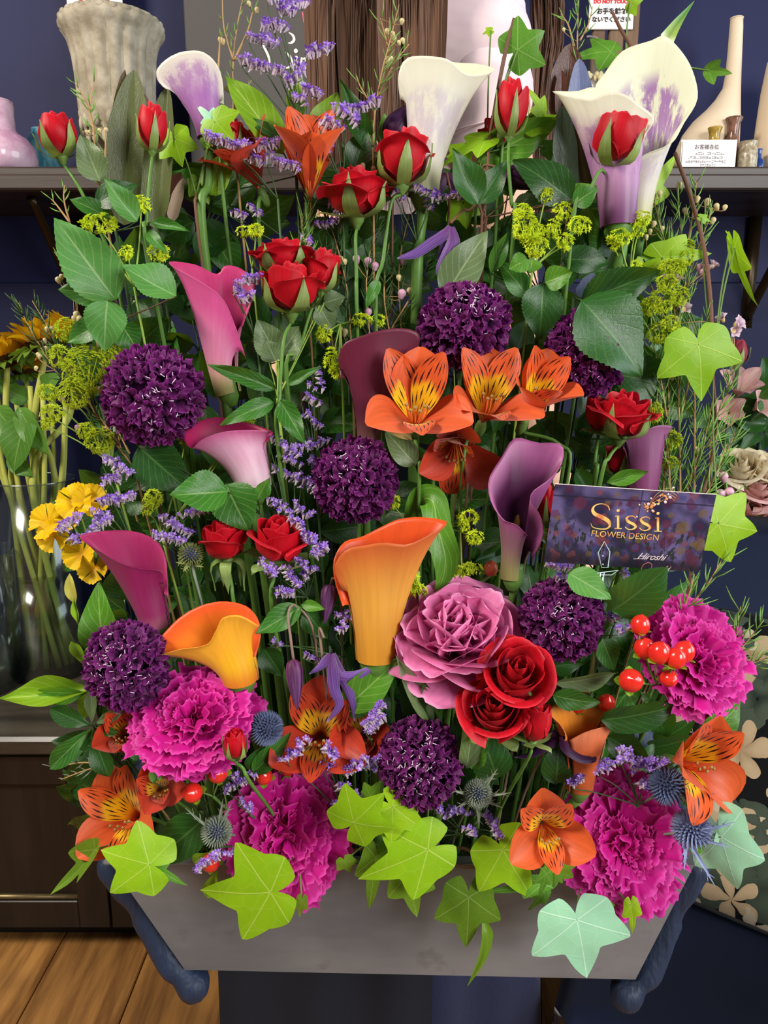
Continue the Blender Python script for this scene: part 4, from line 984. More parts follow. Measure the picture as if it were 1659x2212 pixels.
# ---- calla: spathe lofted between a tube and its own rim
def callamat(name, tip, mid, base, streak=None, sc=None, lo=.25, hi=.8, rough=.4, vein=.12, blotch=None):
    t = NT(name); uv, u, v = t.uv(); col = t.mix(t.step(v, 0, lo), lin(base), lin(mid)); col = t.mix(t.step(v, lo, hi), col, lin(tip))
    k = t.noi(uv, 34, 2, .5, (1, .05, 1)); col = t.mix(t.ma('MULTIPLY', t.step(k, .4, .62), vein*2), col, t.mix(1.0, col, (.72, .66, .6, 1), 'MULTIPLY'))
    if streak:
        n2 = t.noi(uv, 9, 5, .7, (1.6, .5, 1)); lo_, hi_, amt = sc
        msk = t.ma('MULTIPLY', t.ma('MULTIPLY', t.step(v, lo_-.18, lo_), t.ma('SUBTRACT', 1.0, t.step(v, hi_, hi_+.12))), t.step(n2, .40, .54))
        col = t.mix(t.ma('MULTIPLY', msk, amt), col, lin(streak))
    return t.end(col, rough, .4, .22, sheen=.1, nrm=t.bump(k, .12, .0008))
def calla(label, base, axis, tubew, rim, mi, mo, dY=0.0, k0=.9, k1=.55, k2=.25, path=(), spadix=None, n=40, nv=18, stemmat=None, th=.0009, name='calla_lily', sw=None, T0=None):
    """base: pixel of the tube foot; axis: picture direction of the tube; rim: (x, y, depth px toward camera) round the mouth, first and last overlap"""
    s = S(base[0], base[1], dY); B0 = P(base[0], base[1], dY); ax = D(*axis); Y0 = Yd(base[1])+dY
    def rp3(x, y, d): return PY(x, y, Y0 - d*s)
    rp_ = crom([rp3(*r) for r in rim], 8); N = n
    rl = [rp_[min(int(round(i/N*(len(rp_)-1))), len(rp_)-1)] for i in range(N+1)]
    C = sum(rl, V((0, 0, 0)))/len(rl); d0 = rl[0]-C; L = (C-B0).length
    # start angle of the tube ring follows the rim
    e1 = (RT - ax*RT.dot(ax)).normalized(); e2 = ax.cross(e1)
    angs = []; prev = None
    for p in rl:
        d = p-C; a = math.atan2(d.dot(e2), d.dot(e1))
        if prev is not None:
            while a-prev > PI: a -= 2*PI
            while a-prev < -PI: a += 2*PI
        angs.append(a); prev = a
    a0, a1 = angs[0], angs[-1]
    # even out so the tube stays round
    angs = [.35*a+.65*(a0+(a1-a0)*i/N) for i, a in enumerate(angs)]
    r0 = tubew*s/2; G = []
    for j in range(nv+1):
        v = j/nv; h00, h10, h01, h11 = 2*v**3-3*v*v+1, v**3-2*v*v+v, -2*v**3+3*v*v, v**3-v*v; row = []
        for i in range(N+1):
            rr = r0*(1+.10*i/N)
            Bp = B0 + e1*(math.cos(angs[i])*rr) + e2*(math.sin(angs[i])*rr); out = rl[i]-C; od = out - ax*out.dot(ax)
            row.append(Bp*h00 + (ax*L*k0*1.3 + od.normalized()*r0*.6)*h10 + rl[i]*h01 + (out*k1*2 + ax*L*k2)*h11)
        G.append(row)
    m = MB()
    def cen(j): return sum(G[j], V((0, 0, 0)))/len(G[j])
    # outward normals
    Nn = []; sg = 0
    for j in range(nv+1):
        r_ = []
        for i in range(N+1):
            du = G[j][min(i+1, N)]-G[j][max(i-1, 0)]; dv = G[min(j+1, nv)][i]-G[max(j-1, 0)][i]; n_ = du.cross(dv)
            n_ = n_.normalized() if n_.length > 1e-12 else V((0, 0, 0)); r_.append(n_)
            if j < nv//2: sg += n_.dot(G[j][i]-cen(j))
        Nn.append(r_)
    sg = 1 if sg > 0 else -1
    vin = [G[j][i] for j in range(nv+1) for i in range(N+1)]; vout = [G[j][i]+Nn[j][i]*(sg*th*(1-.75*(j/nv)**3)) for j in range(nv+1) for i in range(N+1)]
    uv = [(i/N, j/nv) for j in range(nv+1) for i in range(N+1)]; fi = []; w = N+1
    for j in range(nv):
        for i in range(N): a = j*w+i; fi.append((a, a+1, a+w+1, a+w))
    K = len(vin); m.add(vin, fi, uv, 0); m.add(vout, [tuple(reversed(f)) for f in fi], uv, 1)
    ef = [(nv*w+i, nv*w+i+1, K+nv*w+i+1, K+nv*w+i) for i in range(N)] + [(j*w, (j+1)*w, K+(j+1)*w, K+j*w) for j in range(nv)] + [(j*w+N, (j+1)*w+N, K+(j+1)*w+N, K+j*w+N) for j in range(nv)]
    for f in ef: m.f.append(f); m.mi.append(1)
    rt = root(B0); t = thing(name, label, 'calla lily', rt); put('spathe', m, [mi, mo], t)
    sw = sw or tubew*.42
    if spadix:
        a_, b_ = P(spadix[0], spadix[1], dY), P(spadix[2], spadix[3], dY); put('spadix', tube(MB(), [B0+ax*.004, a_, b_, b_+ax*.001], [spadix[4]*s*.5, spadix[4]*s*.5, spadix[4]*s*.45, spadix[4]*s*.25], 12, 6), M_spadix, t)
    put('receptacle', tube(MB(), [B0-ax*r0*1.2, B0-ax*r0*.3, B0+ax*r0*1.4], [sw*s*.5, r0*.92, r0*.97], 18, 4), stemmat or M_stem, t)
    stem(t, stempts(B0-ax*r0*1.1, path, dY+.004, rt), sw*s*.5, stemmat, n=10); return t
M_spadix = (lambda t: t.end(t.mix(t.noi(t.ob(), 500, 2), lin((176, 126, 60)), lin((222, 178, 96))), .7, .3, nrm=t.bump(t.noi(t.ob(), 900, 1), .8, .001)))(NT('spadix_yellow'))

# ---- small things
BERm = lathe(MB(), [(.1, -1.0), (.55, -.92), (.88, -.55), (1.0, -.1), (.95, .3), (.75, .68), (.45, .92), (.16, 1.05), (.05, 1.16)], None, 18).data('berry', pmat('red_berry', (220, 44, 34), .18, .6, .15, 30, coat=.3))
BERm2 = BERm.copy(); BERm2.materials[0] = pmat('salmon_berry', (226, 110, 80), .25, .5, .2, 30)
def hypericum(label, berries, dY=0.0, foot=None, group=None, leaves=(), root_=None):
    """berries: (x, y, r, (axis)[, dy])"""
    x0, y0 = sum(b[0] for b in berries)/len(berries), sum(b[1] for b in berries)/len(berries)
    c = P(*(foot or (x0, y0+40)), dY+.012); rt = root(c); t = thing('hypericum_sprig', label, 'berry sprig', rt, group)
    for i, b in enumerate(berries):
        p = P(b[0], b[1], dY+(b[4] if len(b) > 4 else 0)); s = S(b[0], b[1], dY); a = D(*b[3]); R = b[2]*s; Fm = fr(a)
        o = obj('berry', BERm2 if (len(b) > 5) else BERm, t, TRS(p, Fm, (R*.95, R*.95, R)))
        for k in range(4):
            q = Matrix.Translation(p-a*R*.92) @ Fm.to_4x4() @ Matrix.Rotation(k*PI/2+.3*i, 4, 'Z') @ Matrix.Rotation(.35, 4, 'X') @ Matrix.Diagonal((R*.8, R*1.25, R, 1))
            obj('calyx_leaf', leafme('obo', 0, L_lime), t, q)
        put('stalk', tube(MB(), [p-a*R*.95, (p-a*R*1.6).lerp(c, .25), c], [2.2*s], 5, 4), M_calyx, t)
    stem(t, [c, c.lerp(rt, .5)+V((0, .006, 0)), rt], 3.5*S(x0, y0, dY))
    for lf in leaves: leafpx(t, *lf[:4], dy=dY+(lf[4] if len(lf) > 4 else 0), mat=lf[5] if len(lf) > 5 else L_dark)
    return t
M_ery = pmat('blue_thistle_spine', (128, 138, 176), .55, .3, .3, 60); M_eryg = pmat('grey_thistle_spine', (126, 136, 118), .55, .3, .3, 60); M_eryd = pmat('thistle_core', (50, 56, 84), .7, .2, .3, 60); M_erybl = pmat('deep_blue_thistle_spine', (88, 98, 130), .55, .3, .3, 60)
def thistle(label, x, y, rx, ry, ax, dY, mat, bracts=(), n=230):
    c = P(x, y, dY); s = S(x, y, dY); a = D(*ax); rt = root(c); t = thing('sea_holly', label, 'thistle', rt); Fm = fr(a); m = MB(); R, K = rx*s*.80, ry/rx
    put('core', ball(MB(), c, (R*.9, R*.9, R*.9*K), 14, 10, R=Fm), M_eryd, t)
    for i in range(n):
        z = 1-1.7*(i+.5)/n; r = math.sqrt(1-z*z); az = i*2.39996; l = V((math.cos(az)*r, math.sin(az)*r, z*K)); p = c+Fm @ (l*R*.8); d = (Fm @ l).normalized()
        u = fr(d); p2 = p+d*R*.52
        vs = [p+u @ V((math.cos(k*2.09)*R*.085, math.sin(k*2.09)*R*.085, 0)) for k in range(3)] + [p+d*R*.3+u @ V((math.cos(k*2.09)*R*.06, math.sin(k*2.09)*R*.06, 0)) for k in range(3)] + [p2]
        m.add(vs, [(0, 1, 4, 3), (1, 2, 5, 4), (2, 0, 3, 5), (3, 4, 6), (4, 5, 6), (5, 3, 6)])
    o = put('spines', m, mat, t, False); o['kind'] = 'stuff'
    for bx, by in bracts:
        p1 = P(bx, by, dY-.004); p0 = c-a*R*.8
        mb = MB(); ribbon(mb, [p0, p0.lerp(p1, .5)+TW*.002, p1], [5*s, 8*s, .6*s], TW, .25, 2, 4)
        for f_ in (.35, .55, .75):
            q0 = p0.lerp(p1, f_)
            for sg in (-1, 1): ribbon(mb, [q0, q0+(p1-p0)*.14+(p1-p0).cross(TW).normalized()*sg*9*s], [3*s, .4*s], TW, .1, 2, 2)
        put('bract', mb, mat, t, False)
    stem(t, stempts(c-a*R*.8, (), dY, rt), 3*s, M_eryg); return t
# statice florets
LIM = MB(); lathe(LIM, [(.10, 0), (.16, .3), (.30, .75), (.34, .85)], None, 6, 0)
for k in range(5):
    a = k*1.2566
    LIM.add([V((math.cos(a)*.1, math.sin(a)*.1, .8)), V((math.cos(a-.5)*.42, math.sin(a-.5)*.42, 1.12)), V((math.cos(a)*.60, math.sin(a)*.60, 1.2)), V((math.cos(a+.5)*.42, math.sin(a+.5)*.42, 1.12))], [(0, 1, 2), (0, 2, 3)], None, 1)
M_limc = pmat('statice_calyx', (186, 170, 186), .6, .2, .2, 80); M_limp = pmat('statice_purple', (172, 132, 226), .55, .25, .3, 200, trans=.2); M_limd = pmat('statice_deep_purple', (136, 92, 196), .55, .25, .3, 200, trans=.2)
LIMm = [LIM.data('floret', [M_limc, M_limp], False), LIM.data('floret', [M_limc, M_limd], False)]
M_limst = pmat('statice_stem', (62, 88, 52), .55, .3, .25, 60)
def statice(label, combs, foot, dY=0.0, group=None, sz=11, dens=1.0, seed=1, deep=0, jit=7, path=()):
    sz *= 1.2; dens *= 1.25
    """combs: (x0, y0, x1, y1): sprays of florets along a branchlet, florets on its upper side"""
    q = random.Random(seed); f = P(*foot, dY+.01); rt = root(f); t = thing('statice_sprig', label, 'statice', rt, group); s = S(*foot, dY)
    stem(t, stempts(f, path, dY+.01, rt), [2.6*s, 3*s], M_limst)
    for ci, (x0, y0, x1, y1) in enumerate(combs):
        ln = math.hypot(x1-x0, y1-y0); n = max(3, int(ln/5.2*dens)); dz = q.uniform(-.006, .006)
        A, B = P(x0, y0, dY+dz), P(x1, y1, dY+dz-.002); perp = (UP*(x1-x0)/ln*1.0 + RT*(y1-y0)/ln) if ln > 0 else UP
        if perp.dot(UP) < 0: perp = -perp
        put('branchlet', tube(MB(), [f, f.lerp(A, .6)+V((0, .002, 0)), A, B], [1.8*s, 1.2*s, .8*s], 5, 4), M_limst, t)
        for k in range(n):
            p = A.lerp(B, (k+.5)/n) + V((q.gauss(0, 1), q.gauss(0, 1)*.8, q.gauss(0, 1)))*jit*.45*s
            d = (perp*.9 + TW*q.uniform(-.1, .9) + (B-A).normalized()*q.uniform(-.3, .6) + V((q.uniform(-.4, .4), 0, q.uniform(-.3, .3)))).normalized()
            r = sz*s*q.uniform(.75, 1.2)
            obj('floret', LIMm[1 if q.random() < .25+deep*.6 else 0], t, TRS(p, fr(d, V((q.random(), q.random(), .3))), (r, r, r*1.15)))
    return t
# lady's mantle
M_alc = pmat('lime_froth', (212, 228, 50), .6, .25, .25, 200, trans=.3); M_alcd = pmat('olive_froth', (192, 208, 50), .6, .25, .25, 200, trans=.3); M_alst = pmat('lime_stem', (146, 176, 78), .5, .3, .2, 60, trans=.1)
def mantle(label, blobs, foot, dY=0.0, group=None, seed=1, dark=False, dens=1.0, leaves=()):
    """blobs: (x, y, rx, ry) clumps of tiny star flowers"""
    q = random.Random(seed); f = P(*foot, dY+.008); rt = root(f); t = thing('ladys_mantle', label, 'lady\'s mantle', rt, group); s = S(*foot, dY)
    stem(t, stempts(f, (), dY+.01, rt), [2.6*s, 3.2*s], M_alst)
    for bi, (x, y, rx, ry) in enumerate(blobs):
        c = P(x, y, dY+q.uniform(-.004, .004)); m = MB(); n = int(rx*ry*.115*dens)+10
        for i in range(n):
            d = V((q.gauss(0, 1), q.gauss(0, 1), q.gauss(0, 1))).normalized()*q.uniform(.55, 1)**.5; p = c + RT*(d.x*rx*s)+UP*(d.z*ry*s)+TW*(d.y*min(rx, ry)*s*.9)
            ax = (d*.7+TW*.5+UP*.3).normalized(); R = fr(ax, V((q.random(), q.random(), .2))); r = q.uniform(5.0, 7.5)*s
            vs = [p-ax*r*.3, p+ax*r*.15]
            for k in range(8):
                a = k*PI/4; rr = r if k % 2 == 0 else r*.38; vs.append(p+R @ V((math.cos(a)*rr, math.sin(a)*rr, r*.25 if k % 2 == 0 else 0)))
            m.add(vs, [(1, 2+k, 2+(k+1) % 8) for k in range(8)]+[(0, 2+(k+1) % 8, 2+k) for k in range(0, 8, 2)])
        for k in range(5):
            tube(m, [c-UP*ry*s*.9, c+RT*q.uniform(-.5, .5)*rx*s+UP*q.uniform(-.2, .6)*ry*s], [1.0*s], 4, 1)
        o = put('flower_clump', m, M_alcd if dark else M_alc, t, False); o['kind'] = 'stuff'
        put('stalk', tube(MB(), [f, f.lerp(c, .55)+V((0, .003, 0)), c-UP*ry*s*.5], [2.2*s, 1.5*s], 5, 4), M_alst, t)
    for lf in leaves: leafpx(t, *lf[:4], dy=dY+(lf[4] if len(lf) > 4 else 0), mat=L_mid)
    return t
# waxflower: needle leaves, buds, five petalled flowers
M_ndl = pmat('needle_leaf', (116, 158, 70), .45, .4, .25, 80, trans=.1); M_ndld = pmat('dark_needle_leaf', (54, 82, 40), .45, .4, .25, 80); M_wstem = pmat('wax_stem', (166, 132, 88), .6, .3, .25, 60)
M_bud = pmat('wax_bud', (200, 184, 136), .4, .4, .2, 60); M_budp = pmat('pink_wax_bud', (200, 152, 176), .4, .4, .2, 60)
BUDm = lathe(MB(), [(.2, -1.3), (.5, -1.0), (.72, -.4), (.95, .1), (.8, .7), (.4, .98), (.05, 1.05)], None, 10).data('bud', M_bud); BUDp = BUDm.copy(); BUDp.materials[0] = M_budp
WP = MB(); 
for k in range(5):
    a = k*1.2566; Mx = Matrix.Rotation(a, 4, 'Z') @ Matrix.Rotation(.45, 4, 'X'); sp_ = spoon(k, .85, .3, 0, .02, 6, 6); WP.add([Mx @ p for p in sp_.v], sp_.f, sp_.uv)
M_wp = petalmat('wax_petal', (240, 218, 232), (206, 140, 176), vein=.06, trans=.3, lo=0, hi=.5); WPm = None
WPET = spoon(2, .85, .3, 0, .02, 6, 6).data('petal', M_wp); WCEN = lathe(MB(), [(.1, -.6), (.3, -.35), (.42, 0), (.4, .1), (.3, .06), (.05, .02)], None, 10).data('flower_cup', pmat('wax_cup', (196, 176, 110), .5))
def wax(label, stems, dY=0.0, group=None, nl=34, dens=.11, buds=(), flowers=(), seed=1, mat=None, br=.34, name='waxflower', toroot=True, nw=3.4, smat=None):
    """stems: list of pixel polylines from foot to tip carrying needles; buds (x, y, r, pink); flowers (x, y, r, axis)"""
    q = random.Random(seed); f = P(*stems[0][0], dY); rt = root(f) if toroot else f; t = thing(name, label, 'waxflower', rt, group); s = S(*stems[0][0], dY)
    if toroot: stem(t, [f, f.lerp(rt, .5)+V((0, .01, 0)), rt], 2.6*s, smat or M_wstem)
    for st in stems:
        pts = crom([P(x, y, dY+q.uniform(-.003, .003)) for x, y in st], 8); put('stem', tube(MB(), pts, [2.6*s, 1.6*s, .9*s], 5, 0), smat or M_wstem, t)
        m = MB(); ln = sum((pts[i+1]-pts[i]).length for i in range(len(pts)-1))/s; n = int(ln*dens)
        for i in range(n):
            f_ = (i+q.random())/n*(len(pts)-1)*.98; k = int(f_); p = pts[k].lerp(pts[k+1], f_-k); d = (pts[k+1]-pts[k]).normalized(); u = fr(d, V((q.random()-.5, q.random()-.5, q.random()-.5)))
            a = i*2.4; o_ = u @ V((math.cos(a), math.sin(a), 0)); dd = (d*(1-br*.4)+o_*br*1.6).normalized(); l = nl*s*q.uniform(.7, 1.15); p2 = p+dd*l; pm = p+dd*l*.5+o_*l*.05
            tube(m, [p, pm, p2], [nw*.25*s, nw*.5*s, nw*.15*s], 3, 1)
        if n: o = put('needles', m, mat or M_ndl, t); o['kind'] = 'stuff'
    def near(c):
        best = None
        for st in stems:
            for x, y in st:
                pp = P(x, y, dY); dd = (pp-c).length
                if pp.z < c.z+.002 and (best is None or dd < best[0]): best = (dd, pp)
        return best[1] if best else f
    for b in buds:
        c = P(b[0], b[1], dY); d = (D(q.uniform(-.5, .5), 1, q.uniform(0, .4))); obj('bud', BUDp if len(b) > 3 else BUDm, t, TRS(c, fr(d), b[2]*s)); nn = near(c)
        put('stalk', tube(MB(), [c-d*b[2]*s*1.2, (c-d*b[2]*s*2).lerp(nn, .4), nn], [.8*s], 4, 3), smat or M_wstem, t)
    for b in flowers:
        c = P(b[0], b[1], dY-.002); d = D(*b[3]); Fm = fr(d, V((.3, .2, .9)))
        for k in range(5): obj('petal', WPET, t, Matrix.Translation(c) @ Fm.to_4x4() @ Matrix.Rotation(k*1.2566, 4, 'Z') @ Matrix.Translation((0, b[2]*s*.25, 0)) @ Matrix.Rotation(.5, 4, 'X') @ Matrix.Scale(b[2]*s*.9, 4))
        obj('flower_cup', WCEN, t, TRS(c, Fm, b[2]*s*.9)); nn = near(c); put('stalk', tube(MB(), [c-d*b[2]*s*.5, c.lerp(nn, .5), nn], [1.0*s], 4, 3), smat or M_wstem, t)
    return t
# clematis
CL_l = petalmat('lilac_clematis', (140, 104, 190), (120, 70, 140), vein=.3, vfreq=10, trans=.2, var=.3, edge=(184, 170, 210)); CL_d = petalmat('dark_clematis', (64, 30, 74), (84, 36, 76), vein=.35, vfreq=10, trans=.12, var=.3, edge=(120, 90, 130)); CL_b = petalmat('mauve_clematis_bud', (132, 84, 138), (120, 60, 104), vein=.4, vfreq=12, trans=.15, var=.2)
M_clst = pmat('clematis_stem', (130, 106, 96), .6, .3, .2, 60)
def clematis(label, tepals, center, mat, dY=0.0, path=(), st=None, stemm=None):
    """tepals: (pixel polyline, width px[, depth offsets px along])"""
    c = P(*center, dY); rt = root(c); t = thing('clematis', label, 'clematis', rt); s = S(*center, dY)
    for tp in tepals:
        pts, w = tp[0], tp[1]; dz = tp[2] if len(tp) > 2 else [0]*len(pts); Y0 = Yd(center[1])+dY
        m = MB(); ribbon(m, [PY(x, y, Y0-d*s) for (x, y), d in zip(pts, dz)], [w*.45*s, w*.95*s, w*s, w*.9*s, w*.62*s, w*.12*s], tp[3] if len(tp) > 3 else TW, -.22, 4, 5); put('tepal', m, mat, t)
    stem(t, stempts(c, path, dY+.003, rt), 3*s, stemm or M_clst); return t
def clembud(label, p0, p1, w, mat, dY=0.0, path=(), stemm=None):
    """p0 stalk end, p1 pointed tip"""
    A, B = P(*p0, dY), P(*p1, dY); s = S(*p0, dY); rt = root(A); t = thing('clematis_bud', label, 'clematis', rt); d = (B-A); L = d.length; R = w*s/2
    m = MB(); lathe(m, [(.3*R, 0), (.8*R, .06*L), (1.0*R, .2*L), (.95*R, .4*L), (.7*R, .62*L), (.36*R, .82*L), (.12*R, .97*L), (.02*R, L)], TRS(A, fr(d), 1), 20, wob=lambda a, t_: 1+.06*math.cos(a*8)); put('bud', m, mat, t)
    for k in range(4):
        m = MB(); a = k*PI/2+.3; u = fr(d); e = u @ V((math.cos(a), math.sin(a), 0)); tube(m, [A+d*.04+e*R*.75, A+d*.2+e*R*1.02, A+d*.5+e*R*.88, A+d*.85+e*R*.32, B], [R*.05], 5, 4); put('seam', m, mat, t)
    stem(t, stempts(A, path, dY, rt), 3*s, stemm or M_clst); return t
# ================================================================ FLOWERS IN THE TROUGH
# ---- callas
K_pin = callamat('pink_calla_inside', (190, 52, 112), (168, 44, 100), (150, 60, 90)); K_pout = callamat('pink_calla_outside', (208, 84, 146), (214, 128, 166), (176, 172, 108), lo=.35, hi=.75)
K_p2in = callamat('rose_calla_inside', (184, 36, 98), (190, 60, 120), (200, 120, 150)); K_p2out = callamat('blush_calla_outside', (214, 110, 164), (232, 176, 204), (236, 206, 220), lo=.5, hi=.98)
K_bin = callamat('burgundy_calla_inside', (92, 26, 48), (70, 20, 38), (60, 30, 40)); K_bout = callamat('burgundy_calla_outside', (104, 30, 56), (96, 28, 54), (120, 84, 76), lo=.3, hi=.6)
K_vin = callamat('purple_calla_inside', (176, 96, 152), (76, 22, 66), (44, 12, 38), lo=.62, hi=.97); K_vout = callamat('purple_calla_outside', (164, 84, 140), (140, 96, 112), (140, 136, 82), lo=.45, hi=.8)
K_plin = callamat('plum_calla_inside', (120, 58, 104), (90, 36, 76), (70, 30, 60)); K_plout = callamat('plum_calla_outside', (146, 84, 128), (138, 70, 118), (120, 56, 100))
K_win = callamat('wine_calla_inside', (164, 40, 96), (140, 26, 80), (120, 24, 70)); K_wout = callamat('wine_calla_outside', (140, 26, 84), (146, 40, 92), (160, 90, 110), lo=.2, hi=.6)
K_oin = callamat('orange_calla_inside', (222, 82, 30), (232, 110, 30), (230, 140, 40)); K_oout = callamat('orange_calla_outside', (206, 104, 48), (226, 164, 66), (216, 150, 44), lo=.4, hi=.97)
K_yin = callamat('amber_calla_inside', (232, 88, 36), (244, 140, 24), (246, 170, 30), lo=.5, hi=.98); K_yout = callamat('yellow_calla_outside', (244, 178, 48), (244, 184, 36), (236, 140, 40), lo=.3, hi=.7)
K_sin = callamat('small_orange_calla_inside', (226, 140, 44), (222, 120, 30), (200, 90, 30)); K_sout = callamat('small_orange_calla_outside', (236, 140, 96), (216, 104, 54), (190, 92, 48), lo=.4, hi=.9)
K_hin = callamat('white_calla_inside', (224, 226, 198), (220, 218, 196), (150, 90, 150), (146, 84, 164), (.44, .66, .85), lo=.3, hi=.6, vein=.04); K_hout = callamat('white_calla_outside', (226, 224, 206), (216, 210, 198), (206, 206, 156), (176, 150, 192), (.40, .60, .35), vein=.05)
K_h1out = callamat('purple_streaked_calla', (228, 222, 212), (168, 116, 176), (120, 60, 120), (160, 100, 172), (.3, .78, .6), lo=.4, hi=.97, vein=.06); K_tube = callamat('purple_tubed_calla', (226, 224, 204), (196, 150, 190), (108, 58, 104), (160, 100, 168), (.40, .66, .6), lo=.45, hi=.85)
calla('pink calla lily with pointed tip and pale green throat beside red spray roses', (494, 852), (-.28, 1, .15), 46, [(532, 775, 16), (507, 700, 24), (480, 643, 27), (430, 606, 22), (364, 567, 4), (420, 571, -12), (468, 592, -18), (486, 574, -22), (520, 580, -18), (551, 612, -4), (541, 660, 6), (524, 705, 10)], K_pin, K_pout, .012, path=((492, 900),))
calla('blush pink calla lily with curled magenta lip above serrated rose leaves', (548, 1052), (-.12, 1, .1), 66, [(588, 932, 10), (540, 929, 26), (480, 933, 36), (435, 950, 36), (412, 968, 22), (395, 940, 4), (420, 914, -15), (470, 901, -30), (530, 912, -30), (575, 926, -12), (590, 936, 6), (580, 952, 14)], K_p2in, K_p2out, .012)
calla('dark burgundy calla lily with hooked tip beside orange alstroemeria', (797, 968), (0, 1, .1), 40, [(734, 800, 4), (731, 770, 12), (744, 742, 18), (775, 728, 22), (820, 714, 20), (870, 709, 10), (906, 722, 2), (897, 758, -6), (862, 742, -22), (812, 740, -32), (762, 758, -28), (738, 782, -12), (733, 815, 0)], K_bin, K_bout, .004, path=((790, 1010),))
calla('open purple calla lily showing yellow spadix beside the printed card', (1108, 1250), (.02, 1, .12), 46, [(1140, 1158, 30), (1115, 1134, 36), (1085, 1122, 33), (1060, 1082, 22), (1056, 1035, 8), (1085, 985, -15), (1112, 946, -30), (1160, 956, -32), (1213, 960, -20), (1213, 1002, -4), (1185, 1036, 10), (1150, 1062, 24), (1147, 1086, 30), (1168, 1115, 30), (1173, 1160, 22), (1150, 1210, 14)], K_vin, K_vout, -.002, path=((1108, 1290),), spadix=(1112, 1180, 1117, 1106, 17), k1=.45)
calla('plum calla lily behind the upper edge of the printed card', (1385, 1085), (.1, 1, .1), 52, [(1345, 950, 10), (1380, 936, 22), (1420, 919, 22), (1453, 922, 0), (1425, 934, -16), (1380, 944, -20), (1347, 952, -4), (1346, 970, 8)], K_plin, K_plout, .02)
calla('wine red calla lily pointing over the sunflower vase', (338, 1356), (-.2, 1, .12), 52, [(354, 1262, 18), (349, 1234, 20), (305, 1228, 30), (260, 1216, 30), (215, 1190, 18), (172, 1159, 0), (230, 1146, -15), (290, 1148, -28), (335, 1166, -25), (357, 1200, -10), (361, 1240, 8), (364, 1290, 14)], K_win, K_wout, .004)
calla('orange calla lily with flaring lip above the pink peony', (812, 1425), (.0, 1, .12), 74, [(738, 1275, 24), (722, 1225, 30), (748, 1188, 34), (790, 1178, 36), (830, 1172, 38), (880, 1176, 32), (925, 1156, 18), (967, 1128, 0), (910, 1117, -18), (860, 1122, -30), (820, 1140, -36), (780, 1160, -32), (745, 1170, -18), (722, 1205, 0), (722, 1250, 14), (740, 1310, 20)], K_oin, K_oout, -.008, k2=.35)
calla('amber yellow calla lily with red tip above a magenta carnation', (520, 1470), (-.1, 1, .25), 66, [(560, 1352, 20), (520, 1330, 34), (482, 1334, 36), (466, 1362, 34), (445, 1393, 30), (385, 1403, 22), (321, 1418, 4), (348, 1375, -12), (400, 1325, -28), (465, 1300, -34), (525, 1306, -28), (556, 1335, -10), (563, 1375, 6), (552, 1420, 14)], K_yin, K_yout, -.012, k2=.3)
calla('small orange calla lily between red rosebuds and alstroemeria', (1252, 1702), (.02, 1, .2), 50, [(1228, 1600, 28), (1265, 1581, 32), (1305, 1570, 24), (1336, 1563, 4), (1315, 1535, -18), (1275, 1523, -26), (1245, 1533, -24), (1225, 1520, -20), (1200, 1520, -10), (1188, 1542, 5), (1210, 1565, 18), (1222, 1590, 25), (1214, 1612, 28)], K_sin, K_sout, -.004)
calla('white calla lily streaked purple curling toward the stone urn', (452, 300), (.05, 1, .1), 44, [(484, 215, 4), (479, 165, 10), (462, 130, 16), (430, 110, 18), (380, 116, 12), (342, 145, 2), (340, 172, -2), (360, 193, 2), (388, 195, -8), (410, 182, -22), (450, 165, -25), (476, 180, -10), (484, 225, 0)], K_hin, K_h1out, .012, path=((450, 400), (440, 520)))
calla('cream white calla lily in front of the pink t-shirt', (914, 420), (-.02, 1, .1), 60, [(864, 215, 8), (860, 165, 15), (877, 127, 16), (920, 121, 22), (970, 129, 25), (1005, 157, 22), (1040, 161, 12), (1070, 150, 0), (1035, 138, -12), (985, 135, -25), (930, 128, -30), (880, 142, -22), (861, 185, -4)], K_hin, K_hout, .012, path=((905, 520), (900, 640)))
big = calla('large white calla lily with purple blush and long green tip', (1376, 480), (.0, 1, .12), 50, [(1352, 372, 28), (1392, 336, 40), (1450, 310, 38), (1478, 265, 30), (1507, 212, 15), (1496, 152, 2), (1470, 108, -8), (1436, 78, -18), (1405, 88, -20), (1345, 110, -15), (1305, 160, -5), (1285, 192, 5), (1292, 260, 10), (1335, 330, 18)], K_hin, K_hout, .018, n=52, k1=.4, path=((1375, 560),))
m = MB(); ribbon(m, [P(1436, 92, .023), P(1462, 52, .025), P(1500, 2, .028)], [34*S(1440, 80), 20*S(1440, 80), 1*S(1440, 80)], TW, .35, 4, 6); put('green_tip', m, callamat('green_calla_tip', (96, 150, 70), (150, 180, 90), (224, 230, 190)), big)
calla('white and purple calla lily with thin green curled tip behind a rosebud', (1336, 490), (-.02, 1, .12), 66, [(1362, 335, 20), (1395, 290, 30), (1414, 255, 33), (1380, 226, 38), (1346, 202, 38), (1310, 201, 32), (1280, 213, 26), (1250, 211, 16), (1194, 197, 0), (1245, 197, -12), (1285, 188, -20), (1340, 205, -22), (1385, 240, -10), (1400, 280, 5), (1372, 325, 12)], K_hin, K_tube, .002, path=((1338, 560),))

